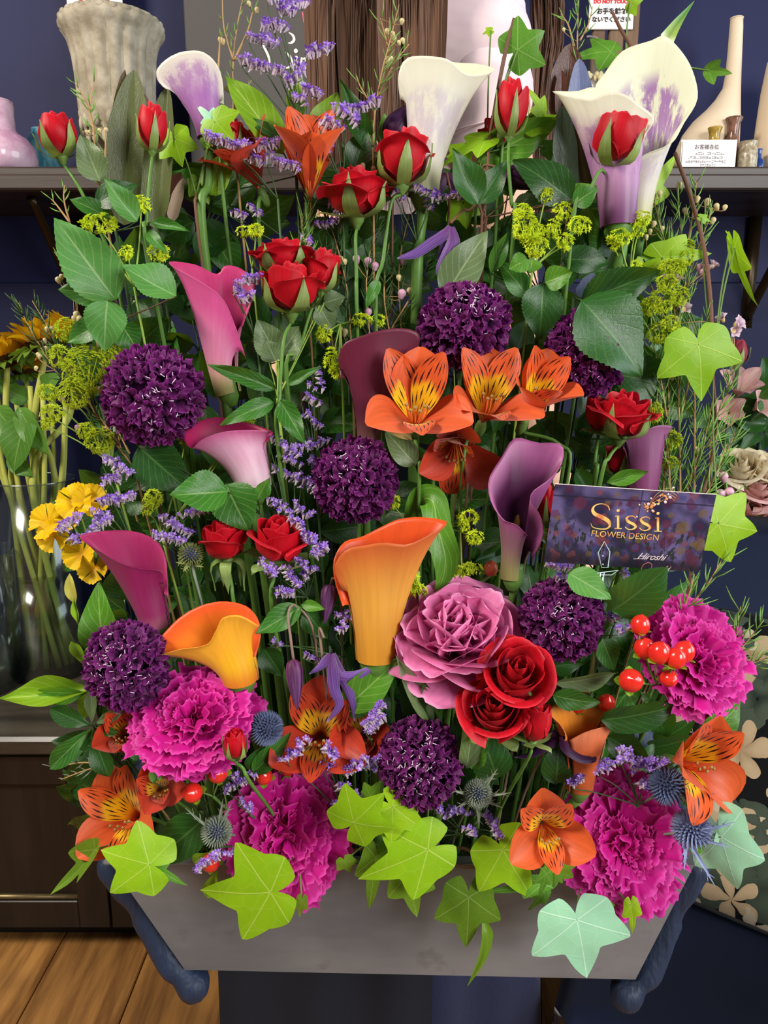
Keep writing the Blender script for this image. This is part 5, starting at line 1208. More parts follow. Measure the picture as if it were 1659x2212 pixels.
# ---- red roses
rl = 'rose'
rose('red rosebud leaning beside the pink glass vase', 124, 291, 86, 84, 'bud', (-.15, 1, .2), .005, ((165, 395), (195, 455), (240, 560), (270, 700)))
rose('slim red rosebud in front of the stone urn', 330, 275, 64, 92, 'bud', (.05, 1, .1), -.004, ((322, 400), (317, 480), (322, 560)), leaves=(('rose', (318, 500), (355, 540), 26, -.002, -.01),))
rose('red rose half hidden behind a pale ivy leaf', 492, 292, 62, 70, 'half', (0, 1, .2), .014, ((480, 400),))
rose('red rose opening beside the white calla lily', 874, 338, 104, 112, 'half', (.08, 1, .12), -.006, ((845, 440), (828, 560), (812, 690)), leaves=(('rose', (818, 605), (790, 662), 26, 0, -.004),))
rose('cup shaped open red rose next to purple statice', 770, 412, 118, 100, 'open', (0, 1, .28), -.006, ((768, 520), (770, 600), (771, 690)))
rose('tall red rosebud beside a brown ivy twig', 1104, 232, 70, 112, 'bud', (.05, 1, .1), -.004, ((1098, 350), (1105, 440), (1108, 520)))
rose('red rose hidden behind a tall rosebud and twig', 1072, 288, 56, 70, 'half', (-.2, 1, .1), .016, ((1080, 380),))
rose('red rosebud in front of the large white calla', 1335, 298, 108, 112, 'bud', (.2, 1, .3), -.016, ((1295, 370), (1262, 440), (1235, 500)), leaves=(('rose', (1240, 440), (1290, 405), 46, .002, -.006),))
rose('wide red spray rose at the back of three', 608, 553, 112, 72, 'open', (-.1, 1, .2), .004, ((612, 640), (605, 700)))
rose('small red rosebud with pale sepals beside two open spray roses', 697, 582, 70, 88, 'half', (.12, 1, .15), 0, ((672, 670), (645, 760), (620, 830)))
rose('front open red spray rose above a pale lobed leaf', 627, 618, 118, 100, 'half', (.02, 1, .35), -.012, ((612, 740), (604, 860), (600, 960)), leaves=(('rose', (596, 840), (448, 786), 36, .0, -.012), ('rose', (592, 868), (478, 912), 40, .002, -.016), ('rose', (606, 866), (660, 960), 46, 0, -.01), ('rose', (622, 830), (690, 792), 22, 0, -.008)))
rose('open red rose above the printed card', 1346, 893, 112, 98, 'open', (.05, 1, .4), -.004, ((1315, 990), (1295, 1050)), leaves=(('lan', (1310, 1042), (1400, 1018), 34, .002, -.004, 0, L_mid),))
rose('red rosebud half hidden behind an open rose above the card', 1288, 893, 50, 76, 'bud', (-.15, 1, .2), .004, ((1285, 1000), (1283, 1050)), sep='out')
rose('red rose low behind the plum calla', 1334, 990, 60, 66, 'bud', (0, 1, .2), .026, ((1334, 1060),))
rose('dark red rose with drooping sepal above the amber calla', 486, 1166, 88, 86, 'half', (-.05, 1, .3), -.002, ((500, 1260), (510, 1330)), sep='down')
rose('red rose with pale sepals touched by lilac statice', 602, 1166, 108, 96, 'half', (.1, 1, .45), -.008, ((592, 1250), (588, 1320)), sep='out')
rose('fully open red rose with spiral centre under the peony', 1116, 1453, 120, 116, 'open', (.02, .62, .9), -.034, (), sep='out', spin=1.0)
rose('open red rose low beside glossy leaves', 1068, 1530, 116, 122, 'open', (-.12, .6, .9), -.032, (), sep='out', spin=2.0)
rose('small red rosebud with pale sepals by the small orange calla', 1158, 1560, 66, 92, 'bud', (.12, 1, .25), -.036, ((1140, 1640),), sep='out')
rose('tiny tight rosebud in front of the magenta carnation', 508, 1608, 50, 66, 'bud', (.0, 1, .2), -.056, ((525, 1660), (540, 1690)))
rose('red rosebud behind the left edge of the card', 1182, 1085, 42, 90, 'bud', (0, 1, .1), .004, ((1185, 1160),))

# ---- scabious
scabious('dark purple scabious left of the pink calla', 330, 855, 100, 98, (.05, .25, 1), -.012, seed=1, pc=(.2, -.2, 1))
scabious('dark purple scabious covered with white stamens above orange alstroemeria', 1004, 702, 92, 82, (0, .5, .9), .002, seed=2, pins=150, pc=(.1, .5, .8))
scabious('dark purple scabious partly under a large rose leaf', 1268, 762, 82, 92, (0, .2, 1), .002, seed=3, pc=(-.2, .1, 1))
scabious('bright violet scabious in the middle of lilac statice', 768, 1036, 84, 86, (-.05, .3, 1), -.004, seed=4, pins=60)
scabious('dark purple scabious beside the amber calla tip', 274, 1436, 84, 94, (-.15, .35, 1), -.018, seed=5, pins=130, pc=(-.2, .3, 1))
scabious('near black scabious between the peony and red berries', 1214, 1335, 83, 84, (-.1, .2, 1), -.012, seed=6, pins=130, pc=(-.3, .1, 1))
scabious('dark purple scabious above the front ivy leaves', 906, 1646, 82, 100, (-.05, .25, 1), -.018, seed=7, pins=140, pc=(-.2, .1, 1))
# ---- carnations, peony
carnation('magenta carnation below the amber calla', 416, 1543, 126, 110, (-.05, .75, .75), -.024, seed=1, n=60)
carnation('magenta carnation hanging over the front rim of the trough', 617, 1796, 112, 142, (-.02, .18, 1), -.004, seed=2, n=72)
carnation('magenta carnation at the trough corner beside blue thistles', 1350, 1822, 110, 138, (.02, .2, 1), -.008, seed=3, n=72)
carnation('bright magenta carnation behind red berries', 1508, 1412, 104, 114, (.25, .5, .8), -.008, seed=4, n=62)
peony('large ruffled pink peony with cupped petals', 988, 1358, 170, 146, (-.05, .62, .8), -.018, 3)
# ---- alstroemeria
alstro('open orange alstroemeria with yellow striped upper petals beside burgundy calla', 898, 900, 150, (0, .42, .9), -.012, path=((905, 990), (905, 1060)), seed=1)
alstro('orange alstroemeria in the middle of the upright trio', 1050, 885, 140, (.1, .55, .8), -.002, path=((1000, 1000),), seed=2, kind='open')
alstro('orange alstroemeria touching the leaf covered scabious', 1150, 880, 132, (.25, .6, .7), -.004, path=((1208, 960), (1225, 1040)), seed=3, kind='cup', upv=(.2, 1, 0))
alstro('red alstroemeria hanging down with a rolled striped petal', 985, 955, 125, (-.1, -.5, .85), .002, red=True, path=((940, 1010), (935, 1090)), seed=4, kind='curl', upv=(.1, 1, 0))
alstro('tall orange alstroemeria behind lilac statice at the top', 668, 390, 150, (.05, .8, .6), .006, seed=5, kind='cup', path=((665, 500),), upv=(0, 1, -.3))
alstro('rust orange alstroemeria at the top beside a hidden red rose', 545, 375, 120, (-.35, .7, .5), .016, red=True, seed=6, kind='open', path=((560, 500),), upv=(.2, 1, -.3))
alstro('dark orange alstroemeria under the hanging clematis bud', 690, 1590, 135, (0, .35, .9), .004, red=True, seed=7)
alstro('dark orange alstroemeria beside the lilac clematis flower', 782, 1590, 120, (.05, .4, .9), .010, red=True, seed=8, kind='cup')
alstro('orange alstroemeria with wide yellow throat over the trough corner', 285, 1765, 130, (-.2, .35, .9), -.004, red=False, seed=9, upv=(-.4, 1, 0))
alstro('small dark red alstroemeria with brown anthers beside two berries', 345, 1706, 92, (.2, .35, .9), -.022, red=True, seed=10, kind='cup', upv=(-.5, 1, 0))
alstro('half hidden orange alstroemeria below the left scabious', 270, 1590, 96, (.1, .4, .8), -.004, red=True, seed=11, kind='cup')
alstro('flat open orange alstroemeria above the front ivy', 1176, 1785, 118, (-.03, .12, 1), -.036, seed=12, upv=(-.15, 1, 0))
alstro('coral alstroemeria leaning out above the blue thistles', 1480, 1640, 140, (.3, .3, .85), -.016, seed=13, upv=(.25, 1, 0), kind='curl')
# ---- clematis
clematis('lilac clematis bell with twisted tepals under a red rose', [(((972, 488), (960, 505), (930, 525), (900, 545), (880, 552), (858, 558)), 24, [4, 8, 10, 10, 8, 4]), (((976, 490), (980, 520), (968, 550), (955, 580), (958, 600), (972, 618)), 30, [6, 12, 14, 12, 10, 8]), (((970, 488), (966, 515), (955, 545), (946, 565)), 22, [0, 0, -4, -4])], (974, 482), CL_l, -.002, path=((985, 470), (1010, 455), (1040, 520)), stemm=M_twig)
clematis('lilac open clematis with four spidery tepals above alstroemeria', [(((716, 1412), (725, 1450), (745, 1462), (775, 1458), (800, 1445), (826, 1430)), 22, [6, 12, 10, 8, 6, 4]), (((712, 1412), (700, 1432), (690, 1442), (668, 1456)), 18, [6, 12, 12, 8]), (((716, 1414), (718, 1450), (722, 1490), (732, 1525), (706, 1560)), 26, [6, 16, 18, 16, 14]), (((720, 1412), (740, 1465), (752, 1490), (762, 1520), (766, 1558)), 22, [4, 8, 8, 6, 4])], (700, 1378), CL_l, -.018, path=((690, 1360), (700, 1450)))
clembud('mauve striped clematis bud hanging from a bent stalk', (634, 1425), (642, 1535), 36, CL_b, -.022, path=((628, 1380), (623, 1325), (640, 1310), (680, 1380)))
clembud('small mauve clematis bud hanging beside the orange calla', (714, 1262), (701, 1348), 34, CL_b, -.010, path=((720, 1250), (735, 1290)))
clembud('dark purple clematis bud standing behind a red rose', (845, 300), (886, 225), 58, CL_d, .010, path=((848, 400),), stemm=M_twig)
clembud('striped plum clematis bud lying beside a rose stem', (1092, 372), (1162, 408), 44, CL_d, .004, path=((1060, 358), (1040, 370), (1045, 470)), stemm=M_twig)
clematis('nearly black clematis flower behind purple statice', [(((965, 375), (950, 392), (935, 420), (950, 440)), 34, [0, 6, 8, 4]), (((965, 375), (985, 395), (998, 420), (1002, 414)), 30, [0, 4, 4, 2]), (((958, 372), (945, 360), (955, 345), (968, 342)), 16, [0, 2, 2, 0])], (965, 374), CL_d, .010, path=((975, 430), (968, 480)), stemm=M_twig)
clematis('violet clematis tepals curling round the small orange calla', [(((1212, 1590), (1190, 1605), (1160, 1620), (1140, 1630), (1112, 1636)), 22, [14, 20, 22, 20, 14], V((0, -.4, 1))), (((1214, 1590), (1225, 1615), (1255, 1635), (1280, 1638), (1288, 1634)), 24, [22, 44, 50, 48, 40], V((0, -.4, 1))), (((1205, 1580), (1196, 1600), (1200, 1620)), 26, [4, 8, 8])], (1200, 1572), CL_d, -.006)
clembud('long dark plum clematis bud below the near black scabious', (1172, 1424), (1214, 1494), 22, CL_d, -.010, path=((1160, 1400),))
# ---- berries
hypericum('cluster of shiny red hypericum berries in front of the right carnation', [(1383, 1350, 22, (.1, 1, .3)), (1392, 1400, 24, (-.2, 1, .5), .004), (1425, 1410, 25, (.1, 1, .6), -.003), (1460, 1422, 23, (.1, 1, .5), -.005), (1478, 1408, 24, (.25, 1, .3), 0), (1363, 1470, 27, (-.1, .3, 1), -.004), (1445, 1466, 20, (0, -.1, 1), .003)], -.030, foot=(1420, 1480), leaves=(('obo', (1385, 1495), (1402, 1515), 22), ('obo', (1360, 1495), (1366, 1520), 24)))
hypericum('two red hypericum berries beside a tight rosebud', [(470, 1670, 23, (-.1, .2, 1)), (415, 1712, 23, (-.2, .3, 1)), (450, 1640, 22, (-.2, .4, .8), .008)], -.030, foot=(460, 1720))
hypericum('single red hypericum berry with lilac florets at the trough rim', [(455, 1864, 21, (.1, .3, 1))], -.030, foot=(470, 1840), leaves=(('obo', (455, 1840), (415, 1870), 34, .002, L_lime), ('obo', (470, 1880), (448, 1935), 34, .002, L_lime)))
hypericum('salmon hypericum berries behind the orange calla', [(872, 1270, 24, (-.2, .6, .6), 0, 1), (888, 1232, 20, (.3, 1, .2), .004, 1), (1060, 1228, 17, (.1, 1, .3), .01, 1)], .0, foot=(910, 1300))
hypericum('dark red hypericum berries behind the small orange calla', [(1310, 1518, 20, (.1, .8, .6)), (1245, 1520, 22, (0, 1, .3), .006), (1262, 1480, 16, (0, 1, .3), .01)], -.004, foot=(1290, 1560))
hypericum('red hypericum berries behind the hanging magenta carnation', [(570, 1676, 20, (0, .6, .8)), (622, 1660, 16, (.3, .8, .3), .004)], -.008, foot=(590, 1700))
# ---- sea holly
thistle('dark grey blue sea holly between carnation and alstroemeria', 575, 1573, 38, 44, (.1, .5, .9), -.022, M_erybl)
thistle('grey green sea holly with spiny bracts on the left', 468, 1797, 34, 36, (-.05, .4, .9), -.030, M_eryg, ((400, 1745), (482, 1725), (420, 1760), (500, 1735)))
thistle('small grey sea holly with thin radiating bracts in the front', 1032, 1715, 32, 34, (0, .3, .95), -.022, M_eryg, ((970, 1705), (1105, 1712), (1075, 1660), (985, 1745), (1085, 1745), (1035, 1790)))
thistle('upper blue sea holly at the right end', 1440, 1697, 42, 40, (.1, .7, .6), -.026, M_erybl, ((1490, 1690), (1545, 1715)))
thistle('bright blue sea holly over the trough corner', 1494, 1791, 44, 42, (.35, .55, .75), -.030, M_ery, ((1590, 1775), (1545, 1915), (1478, 1880), (1580, 1830)))
thistle('round green scabious seed head beside a dark red rose', 412, 1198, 28, 26, (.0, 1, .35), .0, pmat('green_seed_head', (120, 128, 74), .6, .2, .3, 80), ((380, 1215), (440, 1225), (395, 1235)), n=150)
# ================================================================ FOLIAGE AND SMALL FLOWERS
def branch(name, label, cat, foot, leaves, dY=0.0, mat=None, group=None, path=(), r=3.5, smat=None, stalk=True):
    """leaves: (kind, base, tip, width px[, dy, dt, roll, mat, var])"""
    f = P(*foot, dY+.006); rt = root(f); t = thing(name, label, cat, rt, group); s = S(*foot, dY)
    stem(t, stempts(f, path, dY+.006, rt), r*s, smat or M_stemd)
    for lf in leaves:
        g = lambda i, d: lf[i] if len(lf) > i and lf[i] is not None else d
        leafpx(t, *lf[:4], dy=dY+g(4, 0), dt=g(5, -.006), roll=g(6, rnd.uniform(-18, 18)), mat=g(7, mat), var=g(8, None))
        if stalk:
            b = P(*lf[1], dY+g(4, 0)); put('leaf_stalk', tube(MB(), [b, b.lerp(f, .5)+V((0, .003, 0)), f], [1.6*s], 5, 3), smat or M_stemd, t)
    return t
branch('rose_branch', 'rose branch with large serrated leaves at the left edge', 'leaves', (262, 690), [('rose', (250, 648), (116, 468), 112, -.004, -.012, 8, L_rosel, 0), ('rose', (242, 640), (124, 622), 64, .002, -.01, 0, L_rose, 0), ('rose', (232, 648), (222, 756), 86, -.010, -.004, -10, L_rosel, 2), ('rose', (380, 640), (260, 577), 86, -.006, -.008, 30, L_rosel, 1), ('rose', (215, 700), (143, 738), 52, .004, -.004, 0, L_rose), ('rose', (262, 700), (300, 760), 60, .004, 0, 0, L_rose)], -.006, smat=M_twig)
branch('rose_branch', 'dark rose leaves beside the leaning rosebud', 'leaves', (250, 500), [('rose', (296, 478), (222, 385), 52, -.008, -.012, 20, L_rosel, 1), ('rose', (208, 440), (292, 392), 58, .002, 0, 0, L_dark), ('rose', (216, 392), (176, 292), 62, .004, 0, 0, L_grey), ('rose', (235, 470), (150, 425), 44, .004), ('lan', (325, 480), (405, 495), 26, -.002, -.01, 0, L_rose)], 0)
branch('rose_branch', 'large glossy serrated leaf lying over the scabious', 'leaves', (1240, 640), [('rose', (1256, 648), (1396, 806), 168, -.024, -.006, -12, L_dark, 0), ('rose', (1256, 652), (1425, 585), 82, .004, -.006, 10, L_dark), ('rose', (1330, 806), (1498, 850), 104, .010, -.004, 0, L_dark, 2)], 0)
branch('rose_branch', 'serrated rose leaves below the lime lady\'s mantle', 'leaves', (1172, 640), [('rose', (1174, 612), (1168, 732), 88, -.006, -.006, 0, L_dark, 2), ('rose', (1178, 610), (1238, 588), 52, -.008, -.008, 0, L_mid), ('rose', (1216, 560), (1320, 562), 60, 0, -.004, 0, L_dark), ('rose', (1140, 640), (1080, 560), 50, .006, 0, 0, L_rose), ('lan', (1060, 590), (1098, 500), 36, .0, -.006, 0, L_rose)], .002)
branch('rose_branch', 'glossy rose leaves under the printed card', 'leaves', (1330, 1345), [('rose', (1322, 1320), (1448, 1232), 122, -.020, -.012, 22, L_dark, 0), ('rose', (1228, 1238), (1322, 1292), 62, -.024, -.012, -14, L_rosel, 0), ('rose', (1300, 1380), (1330, 1452), 52, -.008, 0), ('rose', (1285, 1320), (1240, 1400), 40, .006)], -.004)
branch('rose_branch', 'bright serrated rose leaves under the blush calla', 'leaves', (560, 1110), [('rose', (492, 1062), (366, 1072), 88, -.014, -.014, 18, L_rose, 1), ('rose', (488, 1046), (536, 1148), 100, -.012, -.006, 0, L_rose, 0), ('rose', (556, 1078), (582, 1030), 34, -.008, 0, 30, L_rose), ('rose', (300, 965), (408, 1062), 104, .008, -.006, 0, L_dark), ('ov', (400, 850), (440, 950), 66, .016, 0, 0, L_grey)], -.002)
branch('rose_branch', 'dark leaves round the tall rosebud', 'leaves', (1050, 470), [('ov', (1030, 350), (1206, 258), 92, .018, -.004, 20, L_mid, 1), ('rose', (1236, 432), (1116, 340), 82, -.006, -.006, -10, L_dark, 2), ('ov', (1032, 442), (974, 322), 76, -.008, -.006, 10, L_dark, 1), ('ov', (1035, 440), (1095, 345), 60, .004, 0, 0, L_dark), ('ov', (960, 640), (1052, 495), 92, .004, -.006, 0, L_grey, 2), ('rose', (1225, 430), (1290, 400), 40, .0, -.006, 0, L_mid), ('ov', (1110, 420), (1060, 350), 52, .008, 0, 0, L_dark)], .002, smat=M_twig)
branch('lobed_leaf_stem', 'pale lobed leaves behind the front spray rose', 'leaves', (600, 860), [('rose', (600, 772), (556, 690), 66, .004, 0, 0, L_grey, 1), ('rose', (600, 775), (648, 705), 66, .006, 0, 0, L_grey, 1), ('rose', (596, 780), (575, 735), 50, .002, 0, 0, L_grey), ('rose', (690, 660), (720, 715), 50, .004, 0, 0, L_grey), ('rose', (700, 655), (745, 640), 44, .004, 0, 0, L_grey), ('rose', (580, 780), (530, 745), 70, .01, 0, 0, L_dark)], 0, smat=M_alst)
branch('peony_branch', 'long lime green peony leaf reaching out over the cabinet top', 'leaves', (215, 1560), [('lan', (196, 1490), (2, 1512), 62, -.004, -.006, 25, L_lime, 1), ('lan', (190, 1496), (60, 1498), 40, -.006, -.004, -20, L_mid, 0), ('ov', (226, 1424), (206, 1264), 92, .006, 0, 0, L_mid, 0), ('obo', (192, 1440), (155, 1384), 26, .0, 0, 0, L_lime), ('obo', (196, 1446), (186, 1402), 24, .0, 0, 0, L_lime), ('ov', (200, 1480), (175, 1560), 40, .002, 0, 0, L_lime)], 0)
branch('glossy_rosette', 'rosette of small dark glossy leaves hanging left of the alstroemeria', 'leaves', (230, 1620), [('obo', (200, 1570), (106, 1532), 44, -.010, -.004, 10, L_dark, 0), ('obo', (196, 1574), (103, 1664), 46, -.012, -.008, 0, L_rose, 0), ('obo', (200, 1576), (232, 1682), 50, -.014, -.008, 0, L_dark, 0), ('obo', (204, 1562), (258, 1540), 26, -.010, -.006, 0, L_grey), ('obo', (206, 1570), (246, 1585), 24, -.010, -.006, 0, L_rose), ('obo', (200, 1566), (192, 1492), 26, -.008, -.004, 0, L_grey), ('obo', (200, 1576), (150, 1640), 34, -.004, 0, 0, L_dark), ('obo', (195, 1600), (135, 1650), 28, .0)], -.002)
branch('peony_branch', 'green peony leaves under the lilac clematis', 'leaves', (690, 1400), [('ov', (650, 1312), (553, 1370), 58, -.010, -.008, 15, L_rose, 1), ('ov', (660, 1318), (708, 1384), 60, -.004, 0, 0, L_dark), ('ov', (745, 1530), (862, 1426), 84, -.004, -.006, 0, L_mid, 0), ('ov', (740, 1530), (820, 1510), 60, .0, 0, 0, L_rose), ('lan', (650, 1305), (700, 1315), 26, -.006), ('ov', (570, 1400), (610, 1460), 60, .004, 0, 0, L_dark)], -.004)
branch('peony_branch', 'grey green peony leaves standing beside the open red roses', 'leaves', (960, 1640), [('lan', (935, 1566), (860, 1422), 44, -.014, -.006, 10, L_grey, 0), ('ov', (945, 1580), (918, 1466), 48, -.012, -.006, -20, L_dark), ('ov', (1008, 1658), (1032, 1488), 66, -.020, -.006, 18, L_grey, 0), ('ov', (985, 1640), (990, 1540), 44, -.010, 0, 0, L_dark), ('ov', (1075, 1684), (1040, 1580), 92, -.008, 0, 0, L_dark, 2), ('ov', (1020, 1660), (1052, 1570), 50, -.018, -.004, -20, L_rose), ('ov', (900, 1560), (870, 1450), 50, -.002, 0, 0, L_dark)], 0)
branch('peony_branch', 'glossy dark leaves between red berries and the small calla', 'leaves', (1290, 1600), [('lan', (1200, 1476), (1338, 1460), 44, -.012, -.004, 20, L_grey, 0), ('ov', (1194, 1502), (1300, 1526), 52, -.012, -.004, 10, L_rose), ('ov', (1300, 1556), (1480, 1530), 84, -.016, -.004, 20, L_dark, 0), ('ov', (1200, 1694), (1212, 1596), 76, -.008, 0, 0, L_dark), ('lan', (1175, 1440), (1262, 1432), 40, -.006, 0, 0, L_dark), ('ov', (1310, 1590), (1400, 1640), 66, .0, 0, 0, L_dark), ('ov', (1190, 1560), (1180, 1470), 54, .004, 0, 0, L_rose), ('ov', (1330, 1480), (1295, 1400), 52, .004, 0, 0, L_dark)], 0)
branch('peony_branch', 'bright green pointed leaves above the coral alstroemeria', 'leaves', (1500, 1620), [('ov', (1516, 1594), (1608, 1522), 88, -.012, .004, 15, L_mid, 0), ('ov', (1520, 1540), (1570, 1530), 36, -.006, 0, 0, L_lime), ('lan', (1490, 1830), (1525, 1842), 26, -.02, 0, 0, L_mid)], -.002)
branch('peony_branch', 'dark leaf behind the low left alstroemeria', 'leaves', (430, 1750), [('ov', (445, 1765), (318, 1874), 96, -.016, -.008, 12, L_dark, 2), ('rose', (548, 1668), (622, 1594), 44, -.014, -.004, 0, L_rose), ('rose', (540, 1670), (578, 1612), 46, -.012, -.004, 0, L_dark), ('lan', (330, 1690), (364, 1622), 32, -.036, 0, 0, L_rosel), ('ov', (500, 1680), (440, 1640), 60, .0, 0, 0, L_dark)], 0)
branch('lime_leaf_branch', 'broad lime leaves behind the statice at the top', 'leaves', (640, 380), [('ov', (612, 330), (488, 152), 82, .010, -.004, 12, L_lime, 0), ('ov', (690, 300), (728, 196), 72, .008, 0, 0, L_lime, 0), ('ov', (642, 260), (642, 138), 46, .012, 0, 0, L_lime), ('lan', (800, 340), (734, 174), 50, .012, 0, 0, L_dark), ('ov', (760, 380), (800, 260), 66, .010, 0, 0, L_dark), ('ov', (840, 320), (830, 240), 40, .012, 0, 0, L_mid), ('lan', (610, 300), (525, 248), 26, .002, 0, 0, L_rose), ('ov', (450, 420), (500, 330), 70, .016, 0, 0, L_lime)], .004)
def bractstem(label, bracts, foot, dY):
    t = branch('leucadendron_stem', label, 'leaves', foot, [('strap', b, tp, w, dy, 0, ro, mt, v) for b, tp, w, dy, ro, mt, v in bracts], dY, stalk=False); return t
bractstem('tall olive and dark red leucadendron bracts in front of the urn', [((268, 480), (288, 148), 86, 0, 8, L_olive, 0), ((312, 400), (312, 202), 44, .006, 0, L_red, 0), ((338, 490), (364, 188), 66, -.002, -8, L_olive, 1), ((250, 480), (272, 152), 40, .006, 0, L_red, 1), ((330, 480), (400, 372), 60, .004, 0, L_red, 0), ((370, 480), (395, 385), 26, -.002, 0, leafmat('pale_bract', (206, 182, 160), (180, 150, 130), (210, 190, 170), nside=3, vamt=.1), 0)], (310, 520), .034)
bractstem('dark red and blue grey leucadendron bracts beside the large white calla', [((1218, 270), (1234, 92), 78, .004, 6, L_red, 0), ((1254, 345), (1252, 124), 56, 0, -6, L_blue, 0), ((1206, 250), (1192, 158), 28, 0, 0, L_red, 0), ((1200, 230), (1198, 130), 15, .002, 0, L_blue, 0), ((1214, 260), (1212, 152), 32, -.002, 0, L_red, 1), ((1222, 452), (1216, 226), 54, -.006, 5, leafmat('dark_olive_bract', (60, 74, 62), (36, 46, 38), (90, 96, 80), nside=3, vamt=.15), 0), ((1262, 420), (1240, 260), 34, .0, 0, L_red, 1), ((1250, 640), (1285, 590), 30, .006, 0, L_blue, 0)], (1228, 480), .016)
branch('alstroemeria_leaf_stem', 'grey green leaf and fading bud below the open orange alstroemeria', 'leaves', (905, 1030), [('ov', (898, 1004), (832, 930), 60, -.004, 0, 0, L_grey, 0), ('lan', (890, 950), (800, 884), 34, -.006, -.006, 0, leafmat('fading_bud', (206, 186, 120), (170, 140, 80), (220, 200, 150), nside=2), 1)], -.004)
# folded calla leaf over the orange calla
f = P(905, 1150, .012); t = thing('strap_leaf', 'bent strap shaped green leaf behind the orange calla', 'leaf', root(f))
m = MB(); ribbon(m, [P(905, 1180, .02), P(900, 1120, .012), P(912, 1080, .002), P(935, 1084, -.006), P(946, 1140, -.008), P(962, 1200, -.008), P(958, 1245, -.006), P(940, 1285, -.004)], [x*S(930, 1150) for x in (30, 56, 60, 60, 58, 60, 36, 2)], TW, .18, 6, 6); put('blade', m, L_mid, t)
stem(t, [P(905, 1180, .02), P(905, 1300, .03), root(f)], 4*S(905, 1150))
m = MB()
# ---- ivy
def ivy(label, leaves, foot, dY=0.0, path=(), twig=None, group=None):
    """leaves: (petiole point, tip, width, mat, dy, dt, roll, var)"""
    f = P(*foot, dY+.006); rt = root(f); t = thing('ivy_sprig', label, 'ivy', rt, group); s = S(*foot, dY)
    stem(t, stempts(f, path, dY+.006, rt), 3.2*s, M_twig if twig else M_calyx)
    for b, tp, w, mt, dy, dt, ro, var in leaves:
        leafpx(t, 'ivy', b, tp, w, dy=dY+dy, dt=dt, roll=ro, mat=mt, var=var)
        B = P(*b, dY+dy); put('petiole', tube(MB(), [B, B.lerp(f, .45)+V((0, .004, .004)), f], [2.0*s, 1.7*s], 5, 4), M_calyx, t)
    return t
ivy('ivy sprig with pale green star leaf on a dark twig in front of the t-shirt', [((1118, 108), (1184, 58), 112, I_green, -.002, -.004, 10, 2), ((1115, 100), (1098, 88), 34, I_lime, .004, 0, 0, 0), ((1060, 66), (1042, 72), 22, I_lime, 0, 0, 0, 0), ((1170, 240), (1150, 186), 74, I_lime, .002, -.008, 20, 1), ((1150, 270), (1205, 240), 70, I_lime, .006, 0, -10, 0), ((1180, 320), (1215, 330), 50, I_green, .008, 0, 0, 0)], (1052, 330), .004, ((1050, 420),), 1)
o = [x for x in COL.objects if x.name.startswith('ivy_sprig')][-1]; put('twig', tube(MB(), [P(1052, 330, .010), P(1066, 250, .004), P(1088, 130, .002), P(1110, 40, 0)], [3.6*S(1066, 200), 4*S(1066, 200), 4.5*S(1066, 200), 3*S(1066, 200)], 8, 6), M_twig, o)
ivy('ivy sprig with variegated leaf on a twig under the Japanese notice', [((1320, 112), (1244, 111), 92, I_green, -.002, -.004, 15, 0), ((1362, 4), (1395, -4), 60, I_lime, 0, 0, 40, 0), ((1530, 152), (1580, 156), 56, I_green, -.006, -.004, 45, 3)], (1352, 150), .020, ((1368, 320),), 1)
o = [x for x in COL.objects if x.name.startswith('ivy_sprig')][-1]; put('twig', tube(MB(), [P(1352, 150, .026), P(1365, 110, .020), P(1340, 62, .016), P(1322, 25, .014)], [4*S(1350, 100), 4.5*S(1350, 100), 4*S(1350, 100), 3*S(1350, 100)], 8, 6), M_twig, o)
ivy('ivy vine with large lime leaves climbing the right side', [((1508, 744), (1526, 866), 196, I_lime, -.012, -.004, 0, 0), ((1395, 425), (1476, 328), 106, I_lime, .012, -.002, 15, 1), ((1430, 556), (1545, 548), 92, I_lime, .004, -.004, 20, 0), ((1390, 560), (1420, 600), 70, I_lime, .008, 0, 0, 1), ((1587, 536), (1618, 678), 58, I_lime, -.004, .006, 58, 1), ((1580, 520), (1572, 495), 26, I_lime, -.004, .0, 40, 0), ((1552, 1132), (1656, 1152), 150, I_lime, -.006, .004, 5, 2), ((1515, 470), (1540, 478), 22, I_lime, .0, 0, 0, 0)], (1540, 800), .004, ((1545, 960), (1495, 1150), (1480, 1300)), 1)
o = [x for x in COL.objects if x.name.startswith('ivy_sprig')][-1]; put('twig', tube(MB(), [P(1540, 800, .010), P(1535, 650, .008), P(1520, 530, .006), P(1490, 420, .006), P(1458, 330, .006)], [4.5*S(1500, 600)], 8, 6), M_twig, o)
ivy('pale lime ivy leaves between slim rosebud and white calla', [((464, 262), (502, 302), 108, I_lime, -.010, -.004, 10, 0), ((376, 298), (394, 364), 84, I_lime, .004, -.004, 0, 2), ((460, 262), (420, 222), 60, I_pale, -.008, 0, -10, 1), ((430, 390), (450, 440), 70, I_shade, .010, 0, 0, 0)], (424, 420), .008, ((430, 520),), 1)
ivy('lime ivy leaves below the t-shirt beside a dark clematis', [((1050, 300), (952, 338), 96, I_lime, .0, -.004, 25, 1), ((1000, 330), (950, 350), 60, I_lime, .004, 0, 0, 0), ((1000, 440), (1010, 500), 80, I_lime, .012, 0, 0, 2)], (1030, 420), .008)
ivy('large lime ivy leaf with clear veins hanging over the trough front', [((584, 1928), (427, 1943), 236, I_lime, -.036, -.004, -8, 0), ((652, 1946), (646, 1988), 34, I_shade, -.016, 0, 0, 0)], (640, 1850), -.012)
ivy('lime ivy leaves draped over the trough corner below alstroemeria', [((322, 1868), (204, 1838), 150, I_lime, -.044, -.004, 12, 2), ((325, 1866), (400, 1922), 70, I_green, -.042, -.004, -10, 1), ((205, 1836), (140, 1924), 84, I_shade, -.020, .004, 40, 3)], (380, 1830), -.008)
